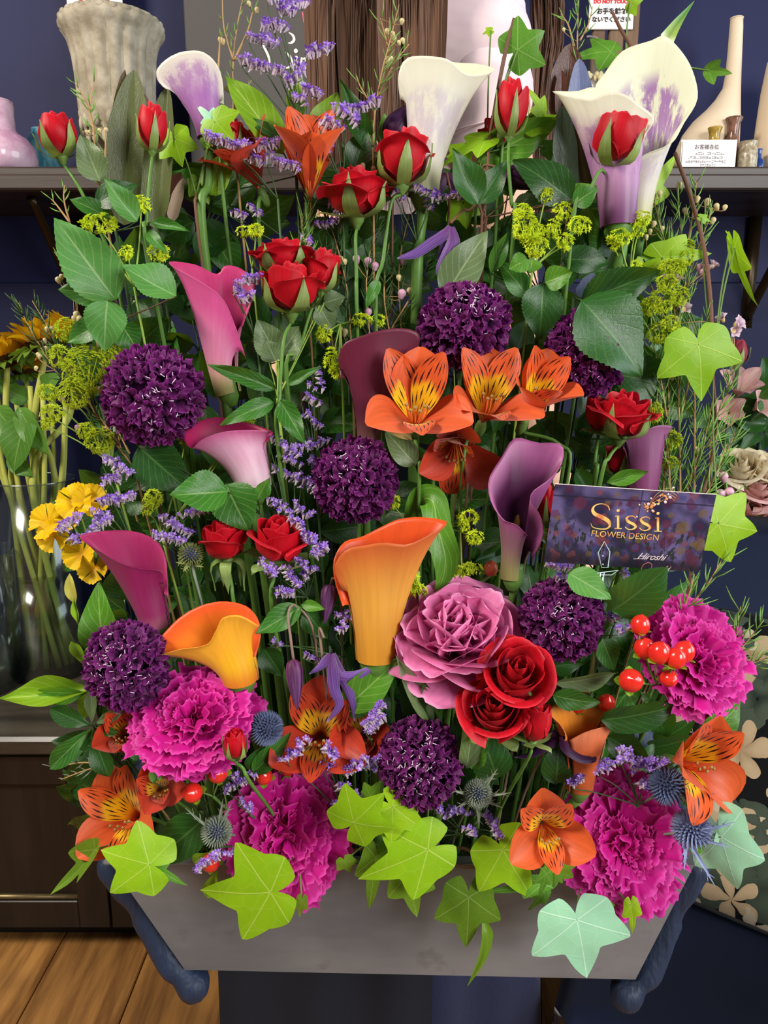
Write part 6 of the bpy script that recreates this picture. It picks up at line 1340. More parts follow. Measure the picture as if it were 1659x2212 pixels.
ivy('cluster of lime ivy leaves at the middle of the trough rim', [((924, 1836), (774, 1912), 176, I_lime, -.028, -.008, 5, 0), ((848, 1742), (932, 1812), 130, I_lime, -.024, -.006, -5, 0), ((764, 1778), (834, 1714), 140, I_lime, -.026, -.006, 0, 2), ((812, 1852), (796, 1988), 110, I_shade, -.018, -.006, 0, 1), ((880, 1888), (902, 1994), 110, I_shade, -.020, -.006, 0, 0), ((800, 1720), (822, 1690), 60, I_shade, -.014, 0, 0, 0), ((745, 1860), (760, 1890), 54, I_shade, -.016, 0, 0, 0)], (850, 1830), -.006)
ivy('bright lime ivy leaf below the flat orange alstroemeria with shaded leaves hanging', [((1086, 1836), (1154, 1954), 190, I_lime, -.020, -.006, 0, 0), ((1012, 1938), (1010, 2064), 150, I_shade, -.018, -.006, 0, 0), ((1172, 1908), (1044, 1938), 66, I_green, -.016, -.004, 10, 1), ((1180, 1888), (1166, 1952), 50, I_green, -.030, 0, 0, 1), ((1205, 1890), (1192, 1925), 40, I_green, -.030, 0, 20, 1), ((1175, 1930), (1140, 1980), 50, I_green, -.014, 0, 0, 1), ((1200, 1880), (1262, 1862), 70, I_shade, -.020, -.002, 10, 0)], (1080, 1830), -.006)
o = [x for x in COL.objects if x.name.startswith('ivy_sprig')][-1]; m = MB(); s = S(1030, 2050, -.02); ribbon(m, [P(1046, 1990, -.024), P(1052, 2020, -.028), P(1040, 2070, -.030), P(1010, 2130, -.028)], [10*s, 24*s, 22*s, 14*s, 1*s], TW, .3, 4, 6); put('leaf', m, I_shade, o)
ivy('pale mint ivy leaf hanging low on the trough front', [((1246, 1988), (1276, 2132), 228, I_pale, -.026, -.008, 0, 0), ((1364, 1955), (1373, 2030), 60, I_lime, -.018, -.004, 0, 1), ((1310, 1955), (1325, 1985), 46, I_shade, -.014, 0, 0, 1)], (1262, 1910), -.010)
ivy('pale mint ivy leaf hanging beyond the trough corner', [((1557, 1808), (1600, 1956), 142, I_pale, -.018, .004, 24, 2), ((1560, 1806), (1594, 1722), 70, I_pale, -.016, .004, 24, 1)], (1520, 1815), -.008)
tw = thing('vine_twig', 'thin brown vine twig along the trough rim', 'twig', V((P(1000, 1860, -.004).x, YF+.012, TL.z+.002)))
for pts in ([(740, 1838), (800, 1832), (850, 1845), (930, 1850), (1000, 1872), (1080, 1868)], [(900, 1858), (960, 1840), (1000, 1832), (1030, 1850)]): put('shoot', tube(MB(), [P(x, y, .006) for x, y in pts], [3.5*S(900, 1850)], 6, 5), M_twig, tw)
# ---- statice
G = None
statice('tall lilac statice spray rising before the charcoal board', [(578, 12, 602, 4), (600, 25, 655, 22), (610, 40, 636, 38), (562, 62, 612, 66), (538, 92, 592, 104), (523, 142, 612, 168), (632, 152, 652, 160), (662, 128, 716, 112), (620, 192, 656, 172), (628, 210, 650, 225), (652, 205, 690, 214)], (660, 300), .002, seed=1, sz=12, dens=1.5)
statice('lilac statice fanning left over orange alstroemeria', [(440, 306, 540, 338), (520, 332, 604, 318), (580, 356, 638, 372), (520, 345, 560, 362)], (600, 430), -.006, seed=2, sz=12, dens=1.5)
statice('lilac statice leaning right under the brown hair', [(690, 272, 735, 285), (722, 242, 764, 272), (748, 250, 822, 232), (690, 300, 705, 330)], (740, 400), -.004, seed=3, sz=12, dens=1.5)
statice('violet statice below the red rose and white calla', [(880, 412, 932, 430), (930, 440, 1000, 428), (905, 430, 920, 455), (850, 418, 870, 440)], (900, 520), .002, seed=4, sz=10, deep=1)
statice('violet statice deep behind the cup shaped rose', [(690, 500, 735, 480), (710, 450, 735, 470), (650, 520, 668, 540), (530, 450, 560, 470), (500, 470, 530, 480)], (700, 580), .014, seed=5, sz=10, deep=1)
statice('small lilac statice cluster on the pink calla', [(502, 630, 524, 644), (520, 618, 562, 612), (520, 655, 548, 650)], (555, 740), -.008, seed=6, sz=12, dens=1.6)
statice('upright slender statice below the spray roses', [(676, 800, 688, 830), (664, 840, 690, 850), (652, 866, 690, 880), (650, 895, 692, 930)], (680, 1000), .0, seed=7, sz=9, deep=1)
statice('dense lilac statice beside the bright violet scabious', [(585, 955, 640, 985), (640, 975, 706, 962), (585, 1015, 645, 1050), (640, 1035, 690, 1075), (578, 1085, 625, 1115), (636, 1100, 668, 1120), (660, 1000, 700, 1020), (596, 985, 640, 1010)], (630, 1180), .002, seed=8, sz=10, dens=1.4, jit=11)
statice('lilac statice in front of the sunflower vase', [(222, 1000, 272, 1030), (224, 1050, 275, 1040), (215, 1092, 292, 1084), (130, 1156, 172, 1124), (190, 1166, 245, 1120), (145, 1165, 160, 1180), (200, 1110, 215, 1130), (300, 1330, 340, 1340)], (290, 1180), .004, seed=9, sz=11, dens=1.4, jit=9)
statice('lilac statice between wine calla and dark red rose', [(345, 1126, 402, 1156), (400, 1122, 478, 1096), (360, 1170, 392, 1180), (330, 1160, 350, 1170)], (420, 1230), .004, seed=10, sz=11, dens=1.3)
statice('pale lilac statice crossing the red rose beside the orange calla', [(625, 1122, 662, 1180), (666, 1164, 684, 1200), (690, 1205, 712, 1185), (598, 1292, 636, 1288), (604, 1232, 640, 1270), (630, 1215, 674, 1238), (556, 1222, 590, 1248), (655, 1258, 672, 1250)], (664, 1290), -.012, seed=11, sz=11, dens=1.4)
statice('small lilac statice beside the hanging mauve bud', [(722, 1336, 762, 1346), (726, 1372, 750, 1358), (655, 1420, 680, 1435), (580, 1390, 600, 1400)], (745, 1420), -.006, seed=12, sz=10)
statice('lilac statice crowding above the hanging carnation', [(620, 1646, 668, 1612), (690, 1615, 724, 1642), (720, 1700, 764, 1728), (742, 1680, 800, 1650), (800, 1670, 842, 1638), (690, 1655, 720, 1672), (730, 1745, 760, 1738)], (760, 1780), -.018, seed=13, sz=11, dens=1.6, jit=10)
statice('lilac statice tip leaning on the dark alstroemeria', [(792, 1578, 836, 1524), (800, 1590, 830, 1560)], (815, 1640), -.016, seed=14, sz=11, dens=1.7)
statice('lilac statice dangling above the middle ivy leaves', [(918, 1735, 962, 1768), (918, 1790, 948, 1812), (928, 1818, 934, 1858), (960, 1752, 1012, 1764), (1038, 1752, 1062, 1790), (998, 1790, 1015, 1810), (1056, 1795, 1080, 1812), (1085, 1808, 1120, 1826)], (1000, 1800), -.022, seed=15, sz=10, dens=1.4)
statice('violet statice above the corner carnation', [(1296, 1672, 1350, 1640), (1330, 1620, 1360, 1650), (1360, 1670, 1410, 1650), (1400, 1668, 1442, 1652), (1236, 1702, 1262, 1684), (1370, 1690, 1380, 1706)], (1380, 1740), -.022, seed=16, sz=11, dens=1.6, jit=9)
statice('lilac statice touching the lower edge of the card', [(1176, 1222, 1226, 1236), (1200, 1252, 1222, 1262), (1335, 1238, 1348, 1260), (1312, 1345, 1362, 1330), (1335, 1372, 1358, 1360), (1300, 1300, 1332, 1294)], (1270, 1380), -.020, seed=17, sz=11, dens=1.4)
statice('lilac statice sprig lying on a red berry', [(428, 1884, 478, 1850), (480, 1846, 492, 1850)], (470, 1830), -.036, seed=18, sz=10, dens=1.5)
statice('lilac statice beside the hanging carnation and berries', [(494, 1712, 552, 1682), (512, 1738, 536, 1756), (505, 1690, 520, 1680)], (540, 1760), -.024, seed=19, sz=10, dens=1.4)
# ---- lady's mantle
mantle('lime lady\'s mantle below the slim rosebud', [(215, 482, 40, 22), (305, 440, 20, 20), (272, 545, 14, 16), (342, 545, 26, 20), (185, 485, 16, 12)], (290, 620), -.004, seed=1)
mantle('tiny lime lady\'s mantle behind the spray roses', [(525, 500, 16, 12), (552, 496, 18, 14)], (545, 580), .006, seed=2)
mantle('large lime lady\'s mantle between two rose stems', [(1135, 490, 30, 34), (1178, 420, 19, 17), (1216, 455, 24, 20), (1254, 485, 26, 20), (1196, 495, 16, 22), (1222, 522, 20, 18), (1160, 532, 26, 22), (1130, 455, 22, 16), (1158, 505, 24, 24)], (1150, 580), -.010, seed=3, leaves=(('rose', (1140, 560), (1100, 580), 44), ('rose', (1150, 560), (1145, 590), 44)))
mantle('lime lady\'s mantle below the large white calla', [(1340, 512, 28, 18), (1385, 472, 22, 18), (1372, 492, 26, 20), (1325, 525, 14, 14), (1375, 575, 14, 14)], (1362, 600), -.004, seed=4)
mantle('lime lady\'s mantle tangled with the waxflower', [(1482, 545, 20, 32), (1455, 575, 34, 16), (1430, 650, 30, 26), (1450, 700, 22, 20), (1415, 890, 16, 22), (1450, 1000, 18, 14), (1440, 610, 24, 18), (1425, 720, 26, 24), (1470, 640, 20, 24), (1405, 660, 20, 20), (1450, 950, 24, 20)], (1440, 760), .008, seed=5, dark=True, dens=1.2)
mantle('big frothy lady\'s mantle left of the dark scabious', [(190, 800, 56, 56), (238, 760, 26, 30), (146, 712, 34, 26), (160, 850, 34, 36), (104, 848, 24, 20), (112, 892, 26, 20), (100, 915, 14, 12), (215, 950, 34, 30), (185, 930, 20, 18), (265, 800, 30, 26), (130, 770, 26, 26)], (240, 1000), .004, seed=6, dark=True, dens=1.25)
mantle('bright lime lady\'s mantle behind the burgundy calla', [(782, 690, 22, 14), (815, 692, 18, 14), (715, 780, 16, 30), (730, 800, 14, 20), (700, 720, 18, 20)], (735, 700), .0, seed=7)
mantle('olive lady\'s mantle beside the serrated rose leaves', [(330, 1078, 20, 22), (318, 1100, 12, 14), (400, 950, 14, 12), (545, 880, 18, 14), (540, 905, 16, 10)], (350, 1160), .006, seed=8, dark=True)
mantle('lime lady\'s mantle beside the open purple calla', [(1012, 1118, 24, 18), (1026, 1160, 20, 16), (1000, 1135, 14, 14)], (965, 1142), -.004, seed=9)
mantle('lime lady\'s mantle in front of salmon berries', [(884, 1250, 22, 14), (905, 1275, 20, 14), (890, 1268, 20, 14)], (905, 1235), -.010, seed=10)
mantle('dark lady\'s mantle above the peony', [(985, 1235, 30, 14), (1020, 1228, 24, 14), (850, 1085, 14, 16), (1186, 1160, 10, 36), (980, 760, 12, 10)], (1000, 1290), .006, seed=11, dark=True)
# ---- waxflower
wax('bare waxflower twigs with few buds before the charcoal board', [[(505, 300), (504, 130), (512, 60), (528, -20)], [(504, 130), (484, 60), (480, -10)], [(506, 130), (534, 70), (545, 30), (556, 20)], [(470, 180), (475, 90), (478, 70)], [(505, 240), (530, 200), (545, 170)]], .008, nl=26, dens=.035, buds=((555, 22, 6), (537, 8, 6), (476, 86, 6), (482, 90, 6), (490, 192, 6), (505, 214, 6), (488, 235, 5), (562, 208, 5), (596, 280, 6)), seed=1)
wax('waxflower twig in front of the brown hair', [[(806, 370), (808, 260), (824, 160), (842, 90), (862, 10)], [(815, 210), (850, 140), (884, 95)], [(805, 230), (780, 190), (770, 165)], [(838, 100), (822, 40)]], .004, nl=40, dens=.075, buds=((836, 68, 6), (848, 74, 6), (868, 46, 6), (852, 82, 5), (870, 88, 6), (862, 92, 5), (838, 130, 7), (845, 128, 6), (784, 358, 6), (806, 365, 6), (826, 365, 6)), seed=2)
wax('waxflower sprig rising beside dark red bracts', [[(1246, 300), (1247, 90), (1250, -20)], [(1240, 100), (1228, 55), (1212, 30)], [(1252, 88), (1270, 55), (1280, 15)]], .012, nl=34, dens=.09, seed=3, buds=((1218, 64, 4),))
wax('thin waxflower sprig beside the leaning rosebud', [[(215, 400), (200, 270), (180, 210), (162, 180)], [(225, 370), (228, 300), (222, 260)], [(205, 290), (195, 230), (205, 165)]], .008, nl=36, dens=.05, buds=((187, 286, 5), (194, 286, 5), (215, 282, 5), (229, 281, 5), (210, 390, 6)), seed=4)
wax('thin waxflower tips beside the rose branch', [[(150, 480), (138, 430), (140, 400)], [(150, 480), (120, 440), (108, 428)], [(160, 640), (140, 580), (128, 555)]], .004, nl=34, dens=.07, buds=((126, 605, 7), (133, 598, 6), (166, 680, 8), (172, 690, 8), (160, 688, 6)), seed=5)
wax('dark needled waxflower branches reaching over the sunflowers', [[(290, 1010), (190, 880), (120, 800), (60, 700), (40, 655)], [(260, 960), (165, 830), (110, 720), (70, 650)], [(210, 900), (150, 790), (120, 750)], [(280, 980), (230, 880), (200, 820)]], .010, nl=38, dens=.13, mat=M_ndld, buds=((102, 711, 6), (112, 710, 6), (97, 735, 5), (100, 752, 5), (82, 766, 5), (86, 770, 5), (78, 795, 5), (134, 862, 7, 1), (168, 925, 8, 1), (215, 840, 6, 1), (232, 926, 7, 1)), seed=6, nw=3.8)
wax('dark thicket of waxflower needles in the middle behind rose stems', [[(760, 760), (745, 600), (700, 440)], [(870, 760), (862, 580), (884, 460)], [(800, 760), (792, 600), (812, 480)], [(720, 760), (700, 620), (660, 520)], [(840, 720), (900, 620), (930, 560)], [(690, 700), (720, 560), (745, 460)], [(850, 760), (830, 640), (840, 520)]], .022, nl=40, dens=.13, mat=M_ndld, buds=((862, 600, 7), (885, 628, 7), (736, 560, 7), (745, 565, 6), (735, 712, 7), (745, 718, 8), (770, 560, 9, 1), (795, 565, 9, 1), (810, 575, 9, 1), (870, 560, 10, 1), (868, 635, 10, 1), (795, 675, 9, 1)), seed=7)
wax('tall green waxflower needles in the orange alstroemeria stems', [[(665, 620), (668, 500), (672, 430)], [(640, 600), (650, 520), (655, 460)], [(900, 420), (912, 330), (915, 260)], [(920, 460), (930, 380), (945, 330)]], .010, nl=44, dens=.13, seed=8, buds=((925, 378, 5), (930, 379, 5)))
wax('tall waxflower stems with pink blossoms along the right side', [[(1470, 1080), (1466, 860), (1456, 640), (1450, 470)], [(1500, 1080), (1500, 840), (1482, 620), (1462, 400)], [(1432, 1080), (1444, 820), (1430, 640)], [(1530, 1080), (1538, 940), (1565, 860), (1580, 800)], [(1488, 1050), (1520, 960), (1540, 860)], [(1460, 700), (1500, 560), (1540, 450)], [(1455, 600), (1430, 500), (1412, 430)], [(1480, 560), (1495, 470), (1505, 390)], [(1450, 1080), (1440, 960), (1420, 860)], [(1480, 1080), (1510, 980), (1600, 900)], [(1470, 900), (1500, 780), (1530, 680)], [(1440, 900), (1420, 780), (1400, 700)], [(1510, 1080), (1560, 1000), (1590, 930)], [(1460, 800), (1440, 700), (1400, 600)]], .012, nl=46, dens=.15, br=.3, seed=9,
    flowers=((1442, 603, 18, (-.2, 1, .4)), (1462, 604, 17, (.4, .9, .4)), (1476, 668, 18, (0, .3, 1)), (1526, 582, 17, (.1, 1, .2)), (1540, 574, 14, (.6, .8, .2)), (1560, 690, 16, (-.6, .6, .4)), (1592, 700, 19, (.5, .3, .8)), (1585, 715, 16, (.2, -.2, 1))),
    buds=((1402, 470, 7), (1412, 484, 7), (1425, 418, 7), (1468, 400, 7), (1480, 455, 7), (1506, 430, 7), (1528, 436, 8), (1548, 446, 7), (1566, 448, 6), (1540, 476, 7), (1430, 494, 6), (1404, 500, 6), (1396, 512, 6), (1510, 577, 8, 1), (1518, 588, 8, 1), (1445, 622, 8), (1460, 690, 8), (1445, 816, 6), (1452, 816, 6), (1505, 970, 6)))
wax('green waxflower needles beside and below the printed card', [[(1480, 1320), (1530, 1260), (1570, 1190)], [(1470, 1330), (1490, 1280), (1500, 1240)], [(1500, 1440), (1580, 1390), (1600, 1310)], [(1520, 1460), (1600, 1400), (1650, 1340)], [(1540, 1480), (1610, 1440), (1659, 1420)], [(1490, 1100), (1530, 1060), (1570, 960)], [(1520, 1150), (1550, 1120), (1585, 1060)]], .006, nl=54, dens=.11, br=.38, seed=10, nw=4.2, buds=((1556, 1068, 11, 1), (1576, 1064, 11, 1), (1560, 1092, 9, 1), (1563, 1030, 11, 1)))
wax('fine grey green needle sprig at the far left of the trough', [[(240, 1650), (185, 1664), (132, 1684)], [(230, 1650), (170, 1648), (112, 1660)]], -.008, nl=30, dens=.07, seed=11, mat=M_eryg)
# ---- yellow ruffled flower
Y_pet = petalmat('yellow_petal', (255, 214, 16), (246, 184, 8), vein=.1, trans=.25, var=.25); YF4 = [fan(i+40, 1.2, .10, 2.2, .03, 6, 12, 5, .1).data('petal', Y_pet) for i in range(4)]
t = thing('yellow_flower', 'bright yellow ruffled blossoms in front of the glass vase', 'flower', root(P(190, 1160, .03))); q = random.Random(4)
for x, y, r, ax in ((165, 1086, 44, (-.1, .4, .9)), (196, 1084, 40, (.3, .4, .9)), (105, 1130, 44, (-.3, .3, .9)), (118, 1158, 38, (-.1, 0, 1)), (178, 1196, 42, (-.2, .4, .9)), (204, 1228, 36, (0, .2, 1)), (150, 1120, 30, (0, .3, 1))):
    c = P(x, y, .03); s = S(x, y, .03); Fm = fr(D(*ax))
    for k in range(5): obj('petal', YF4[q.randrange(4)], t, Matrix.Translation(c) @ Fm.to_4x4() @ Matrix.Rotation(k*1.2566+q.random(), 4, 'Z') @ Matrix.Rotation(.3, 4, 'X') @ Matrix.Scale(r*s, 4))
    put('stalk', tube(MB(), [c, P(215, 1240, .036)], [2.4*s], 5, 4), M_alst, t)
stem(t, [P(215, 1240, .036), P(240, 1400, .04), root(P(190, 1160, .03))], 4*S(200, 1200))
leafpx(t, 'lan', (150, 1240), (160, 1310), 26, dy=.0, mat=leafmat('yellow_leaf', (206, 200, 90), (180, 170, 70), (220, 216, 130)), var=0); leafpx(t, 'lan', (160, 1290), (172, 1352), 14, dy=.0, mat=L_lime, var=1)
# ---- dense filler greenery deep inside
fr_ = random.Random(21); nf = 0
for gy in range(10):
    for gx in range(9):
        y = 470 + gy*143 + fr_.uniform(-50, 50); x = 250 + gx*145 + fr_.uniform(-50, 50)
        edge = 140 + max(0, (760-y))*.25
        if x < edge+90 or x > 1659-edge-110: x = min(max(x, edge+110), 1659-edge-130)
        Yq = fr_.uniform(.515, .575) if y > 700 else fr_.uniform(.54, .58)
        dq = Yq-Yd(y); lv = []
        for k in range(9):
            a = k*2.4+fr_.random(); r0 = fr_.uniform(10, 45); r1 = r0+fr_.uniform(70, 120); bx, by = x+math.cos(a)*r0, y-math.sin(a)*r0*1.3; tx, ty = x+math.cos(a)*r1, y-math.sin(a)*r1*1.1
            lv.append((fr_.choice(('rose', 'ov', 'ov', 'lan')), (bx, by), (tx, ty), fr_.uniform(44, 84), fr_.uniform(-.012, .012), fr_.uniform(-.02, .01), fr_.uniform(-35, 35), fr_.choice((L_dark, L_dark, L_dark, L_rose)), None))
        branch('leafy_branch', 'dark leafy filler branch deep inside the flower trough', 'leaves', (x, y+30), lv, dq, group='filler greenery inside the trough'); nf += 1
# ================================================================ PRINTED CARD ON A CLEAR STAKE
ca, cb_, cc_, cd_ = PY(1200, 1046, .418), PY(1535, 1060, .418), PY(1185, 1214, .424), PY(1512, 1243, .424)
xax = ((cb_-ca)+(cd_-cc_)).normalized(); yax = ((ca-cc_)+(cb_-cd_)); yax = (yax-xax*yax.dot(xax)).normalized(); zax = xax.cross(yax); CW, CH = .0915, .0475
ctr = (ca+cb_+cc_+cd_)/4; CMt = Matrix.Translation(ctr) @ Matrix((xax, yax, zax)).transposed().to_4x4()
t = NT('card_print'); uv, u, v = t.uv(); mp = t.n('Mapping'); t.t.links.new(uv, mp.inputs[0]); mp.inputs['Scale'].default_value = (1.9, 1, 1); vec = mp.outputs[0]
wl = t.noi(vec, 2.2, 2); col = t.mix(t.step(wl, .4, .6), lin((40, 36, 66)), lin((96, 86, 132)))
grd = t.ma('MAXIMUM', t.ma('SUBTRACT', 1.0, t.step(t.ma('ABSOLUTE', t.ma('SUBTRACT', u, .545)), .002, .006)), t.ma('SUBTRACT', 1.0, t.step(t.ma('ABSOLUTE', t.ma('SUBTRACT', v, .86)), .006, .014)))
col = t.mix(t.ma('MULTIPLY', grd, .8), col, lin((28, 26, 44)))
gn = t.noi(vec, 16, 3, .6, (1, .45, 1)); col = t.mix(t.ma('MULTIPLY', t.step(gn, .50, .58), t.ma('SUBTRACT', 1.0, t.step(v, .45, .75))), col, lin((36, 44, 46)))
for i, (sc, th_, rr) in enumerate(((6, .40, .40), (9, .55, .4), (4.2, .62, .4))):
    m2 = t.n('Mapping'); t.t.links.new(vec, m2.inputs[0]); m2.inputs['Location'].default_value = (i*3.1, i*1.7, 0)
    nz = t.n('TexNoise'); t.t.links.new(m2.outputs[0], nz.inputs['Vector']); nz.inputs['Scale'].default_value = 30
    ad = t.n('VectorMath', operation='MULTIPLY_ADD'); t.t.links.new(nz.outputs['Color'], ad.inputs[0]); ad.inputs[1].default_value = (.03, .03, 0); t.t.links.new(m2.outputs[0], ad.inputs[2])
    vo = t.n('TexVoronoi', feature='F1', voronoi_dimensions='2D'); t.t.links.new(ad.outputs[0], vo.inputs['Vector']); vo.inputs['Scale'].default_value = sc
    cr = t.n('SeparateColor'); t.t.links.new(vo.outputs['Color'], cr.inputs[0]); rp_ = t.n('ValToRGB'); e = rp_.color_ramp.elements; rp_.color_ramp.interpolation = 'CONSTANT'
    e[0].color = lin((70, 22, 52)); e[1].position = .85; e[1].color = lin((116, 62, 66))
    for pos, c in ((.2, (30, 24, 62)), (.4, (92, 34, 60)), (.55, (58, 62, 116)), (.7, (104, 84, 40))): el = e.new(pos); el.color = lin(c)
    t.t.links.new(cr.outputs[0], rp_.inputs[0]); msk = t.ma('MULTIPLY', t.ma('SUBTRACT', 1.0, t.step(vo.outputs['Distance'], rr*.7, rr)), t.ma('GREATER_THAN', cr.outputs[1], th_))
    col = t.mix(t.ma('MULTIPLY', msk, .62), col, rp_.outputs[0])
col = t.mix(t.ma('MULTIPLY', t.ma('SUBTRACT', 1.0, t.step(v, .04, .2)), .85), col, lin((24, 20, 34)))
M_card = t.end(col, .35, .5)
card = thing('shop_card', 'dark floral printed shop card with gold lettering on a clear stake', 'card', root(ctr))
m = MB(); box(m, (-CW/2, -CH/2, -.0003), (CW/2, CH/2, 0), CMt); m.uv = [(0, 0), (1, 0), (1, 1), (0, 1)]*2; put('card', m, M_card, card, False)
put('white_edge', box(MB(), (-CW/2, CH/2, -.0003), (CW/2, CH/2+.0003, .0001), CMt), M_paper, card, False)
gt = NT('gold_foil_print'); gk = gt.noi(gt.ob(), 160, 3); M_gold = gt.end(gt.mix(gt.step(gk, .35, .65), lin((206, 118, 74)), lin((236, 206, 120))), .4, .5); M_silver = pmat('silver_print', (222, 200, 206), .4, .4, .1)
def cpx(x, y):      # photo pixel -> card plane coordinates
    d = ray(x, y); o_ = V((0, 0, HC)); tt = (ctr-o_).dot(zax)/d.dot(zax); p = o_+d*tt-ctr; return V((p.dot(xax), p.dot(yax), .0002))
pxs = CW/336
def cstroke(pts, wid, mat=None, name='lettering', n=6):
    m = MB(); q = [CMt @ cpx(x, y) for x, y in pts]; ribbon(m, q, [w*pxs for w in wid], zax, 0, 2, n); return put(name, m, mat or M_gold, card, False)
# S
cstroke([(1317, 1102), (1312, 1092), (1298, 1088), (1285, 1092), (1280, 1101), (1285, 1110), (1300, 1117), (1313, 1125), (1317, 1135), (1309, 1142), (1293, 1142), (1280, 1138), (1276, 1130)], [2, 2, 2, 3, 6, 8, 9, 8, 5, 3, 2, 2, 1])
def ilet(x, yt, yb, dy):
    cstroke([(x, yt), (x, yb)], [5, 5], n=2); cstroke([(x-6, yt+1), (x+2, yt)], [2, 2], n=2); cstroke([(x-8, yb), (x+8, yb+.6)], [2, 2], n=2)
    put('lettering', ball(MB(), CMt @ cpx(x, dy), (3.4*pxs, 3.4*pxs, .0001), 12, 6, R=Matrix((xax, yax, zax)).transposed()), M_gold, card)
def slet(x, y): cstroke([(x+11, y-11), (x+6, y-15), (x-3, y-15), (x-9, y-10), (x-4, y-3), (x+6, y+2), (x+11, y+8), (x+4, y+13), (x-5, y+13), (x-12, y+8)], [2, 2, 2.5, 5, 6, 6, 5, 2.5, 2, 2])
ilet(1335, 1114, 1141, 1103); slet(1362, 1130); slet(1393, 1132); ilet(1421, 1118, 1147, 1109)
def ctext(s_, x, y, h, mat, **kw): return textmesh(s_, h*pxs*1.38, CMt @ Matrix.Translation(cpx(x, y)), mat, parent=card, ext=.00005, **kw)
ctext('FLOWER DESIGN', 1350, 1157, 13.5, M_gold, sp=1.02)
ctext('Hiroshi', 1405, 1203, 15, M_silver, shear=.6, sp=.95); cstroke([(1368, 1207), (1400, 1206)], [1, .8], M_silver, n=2); ctext('ki', 1437, 1229, 13, M_silver, shear=.6)
cstroke([(1384, 1236), (1388, 1222), (1400, 1215), (1408, 1220), (1404, 1230), (1392, 1236)], [1, 1.4, 1.4, 1.4, 1.2, 1], pmat('rose_print', (190, 110, 110), .4), n=5)
q = random.Random(2)
for k in range(26):
    a = q.uniform(0, 1); x, y = 1378+a*72+q.uniform(-8, 8), 1108-a*46+q.uniform(-12, 14)
    put('gold_petal', ball(MB(), CMt @ cpx(x, y), (q.uniform(2, 4.6)*pxs, q.uniform(1.5, 3.6)*pxs, .0001), 8, 5, R=Matrix((xax, yax, zax)).transposed() @ Matrix.Rotation(q.uniform(0, 3), 3, 'Z')), M_gold if k % 3 else M_silver, card)
for k in range(4): cstroke([(1466-k*3, 1066+k*5), (1444, 1054+k*7), (1420, 1066+k*7), (1404-k*4, 1086+k*5)], [.8, .8], n=5)
# clear stake with its window holder
M_acr = glassmat('clear_acrylic', (.82, .9, .88, 1), .05, .5)
m = MB(); sx = [(1298, 1224), (1291, 1192), (1304, 1168), (1316, 1190), (1312, 1224), (1298, 1224)]
tube(m, [CMt @ (cpx(x, y)+V((0, 0, .0012))) for x, y in sx], [1.0*pxs], 6, 1); tube(m, [CMt @ (cpx(x, y)+V((0, 0, .0012))) for x, y in ((1268, 1228), (1290, 1236), (1318, 1232), (1334, 1230), (1320, 1240), (1290, 1240), (1268, 1230))], [1.1*pxs], 6, 1)
for y in (1199, 1217): ball(m, CMt @ (cpx(1301, y)+V((0, 0, .0012))), (1.6*pxs, 1.6*pxs, .0003), 10, 6, R=Matrix((xax, yax, zax)).transposed())
put('clip', m, pmat('clear_plastic_edge', (190, 214, 214), .2, .6, .05), card)
f0 = CMt @ cpx(1302, 1236); put('stake', tube(MB(), [f0+V((0, .0016, 0)), f0+V((0, .02, -.10)), root(ctr)], [.0016], 8, 3), M_acr, card)

# ================================================================ SUNFLOWERS AND VASES ON THE CABINET
S_pet = petalmat('sunflower_petal', (255, 206, 24), (250, 170, 14), vein=.06, trans=.45, var=.25); S_grn = leafmat('sunflower_sepal', (122, 156, 52), (90, 126, 40), (160, 186, 90), nside=3); S_leaf = leafmat('sunflower_leaf', (104, 156, 60), (70, 120, 40), (150, 190, 100)); M_sst = pmat('sunflower_stem', (186, 190, 92), .5, .35, .15, 30)
SPm = [leafdata('p', w_lan, 0, .25, d, .03, 4, 10, d*5).data('petal', S_pet) for d in (.2, -.15, .4)]; M_disc = pmat('sunflower_disc', (60, 40, 16), .9, .1, .4, 200, .6)
def vase(label, px, yb, rpx, ytop, water, Y=None):
    b = PZ(px, yb, zc); s = SY(px, yb, b.y); h = PY(px, ytop, b.y).z - zc; R = rpx*s
    t = thing('glass_vase', label, 'vase', b); put('wall', lathe(MB(), [(R*.9, 0), (R, .004), (R, h*.5), (R, h), (R-.0025, h), (R-.0025, h*.5), (R-.0025, .012), (R*.5, .010)], Matrix.Translation(b), 40), M_glass, t)
    put('rim', tube(MB(), [b+V((math.cos(a)*R, math.sin(a)*R, h)) for a in [k*PI/20 for k in range(41)]], [.0016], 6, 1), M_acr, t)
    put('water', lathe(MB(), [(R-.0035, .0125), (R-.0035, water*h), (R*.5, water*h+.0003)], Matrix.Translation(b), 40), M_water, t); return b, R, h, t
vb, vR, vh, _ = vase('tall clear glass vase of sunflowers half full of water', 112, 1447, 82, 1035, .52)
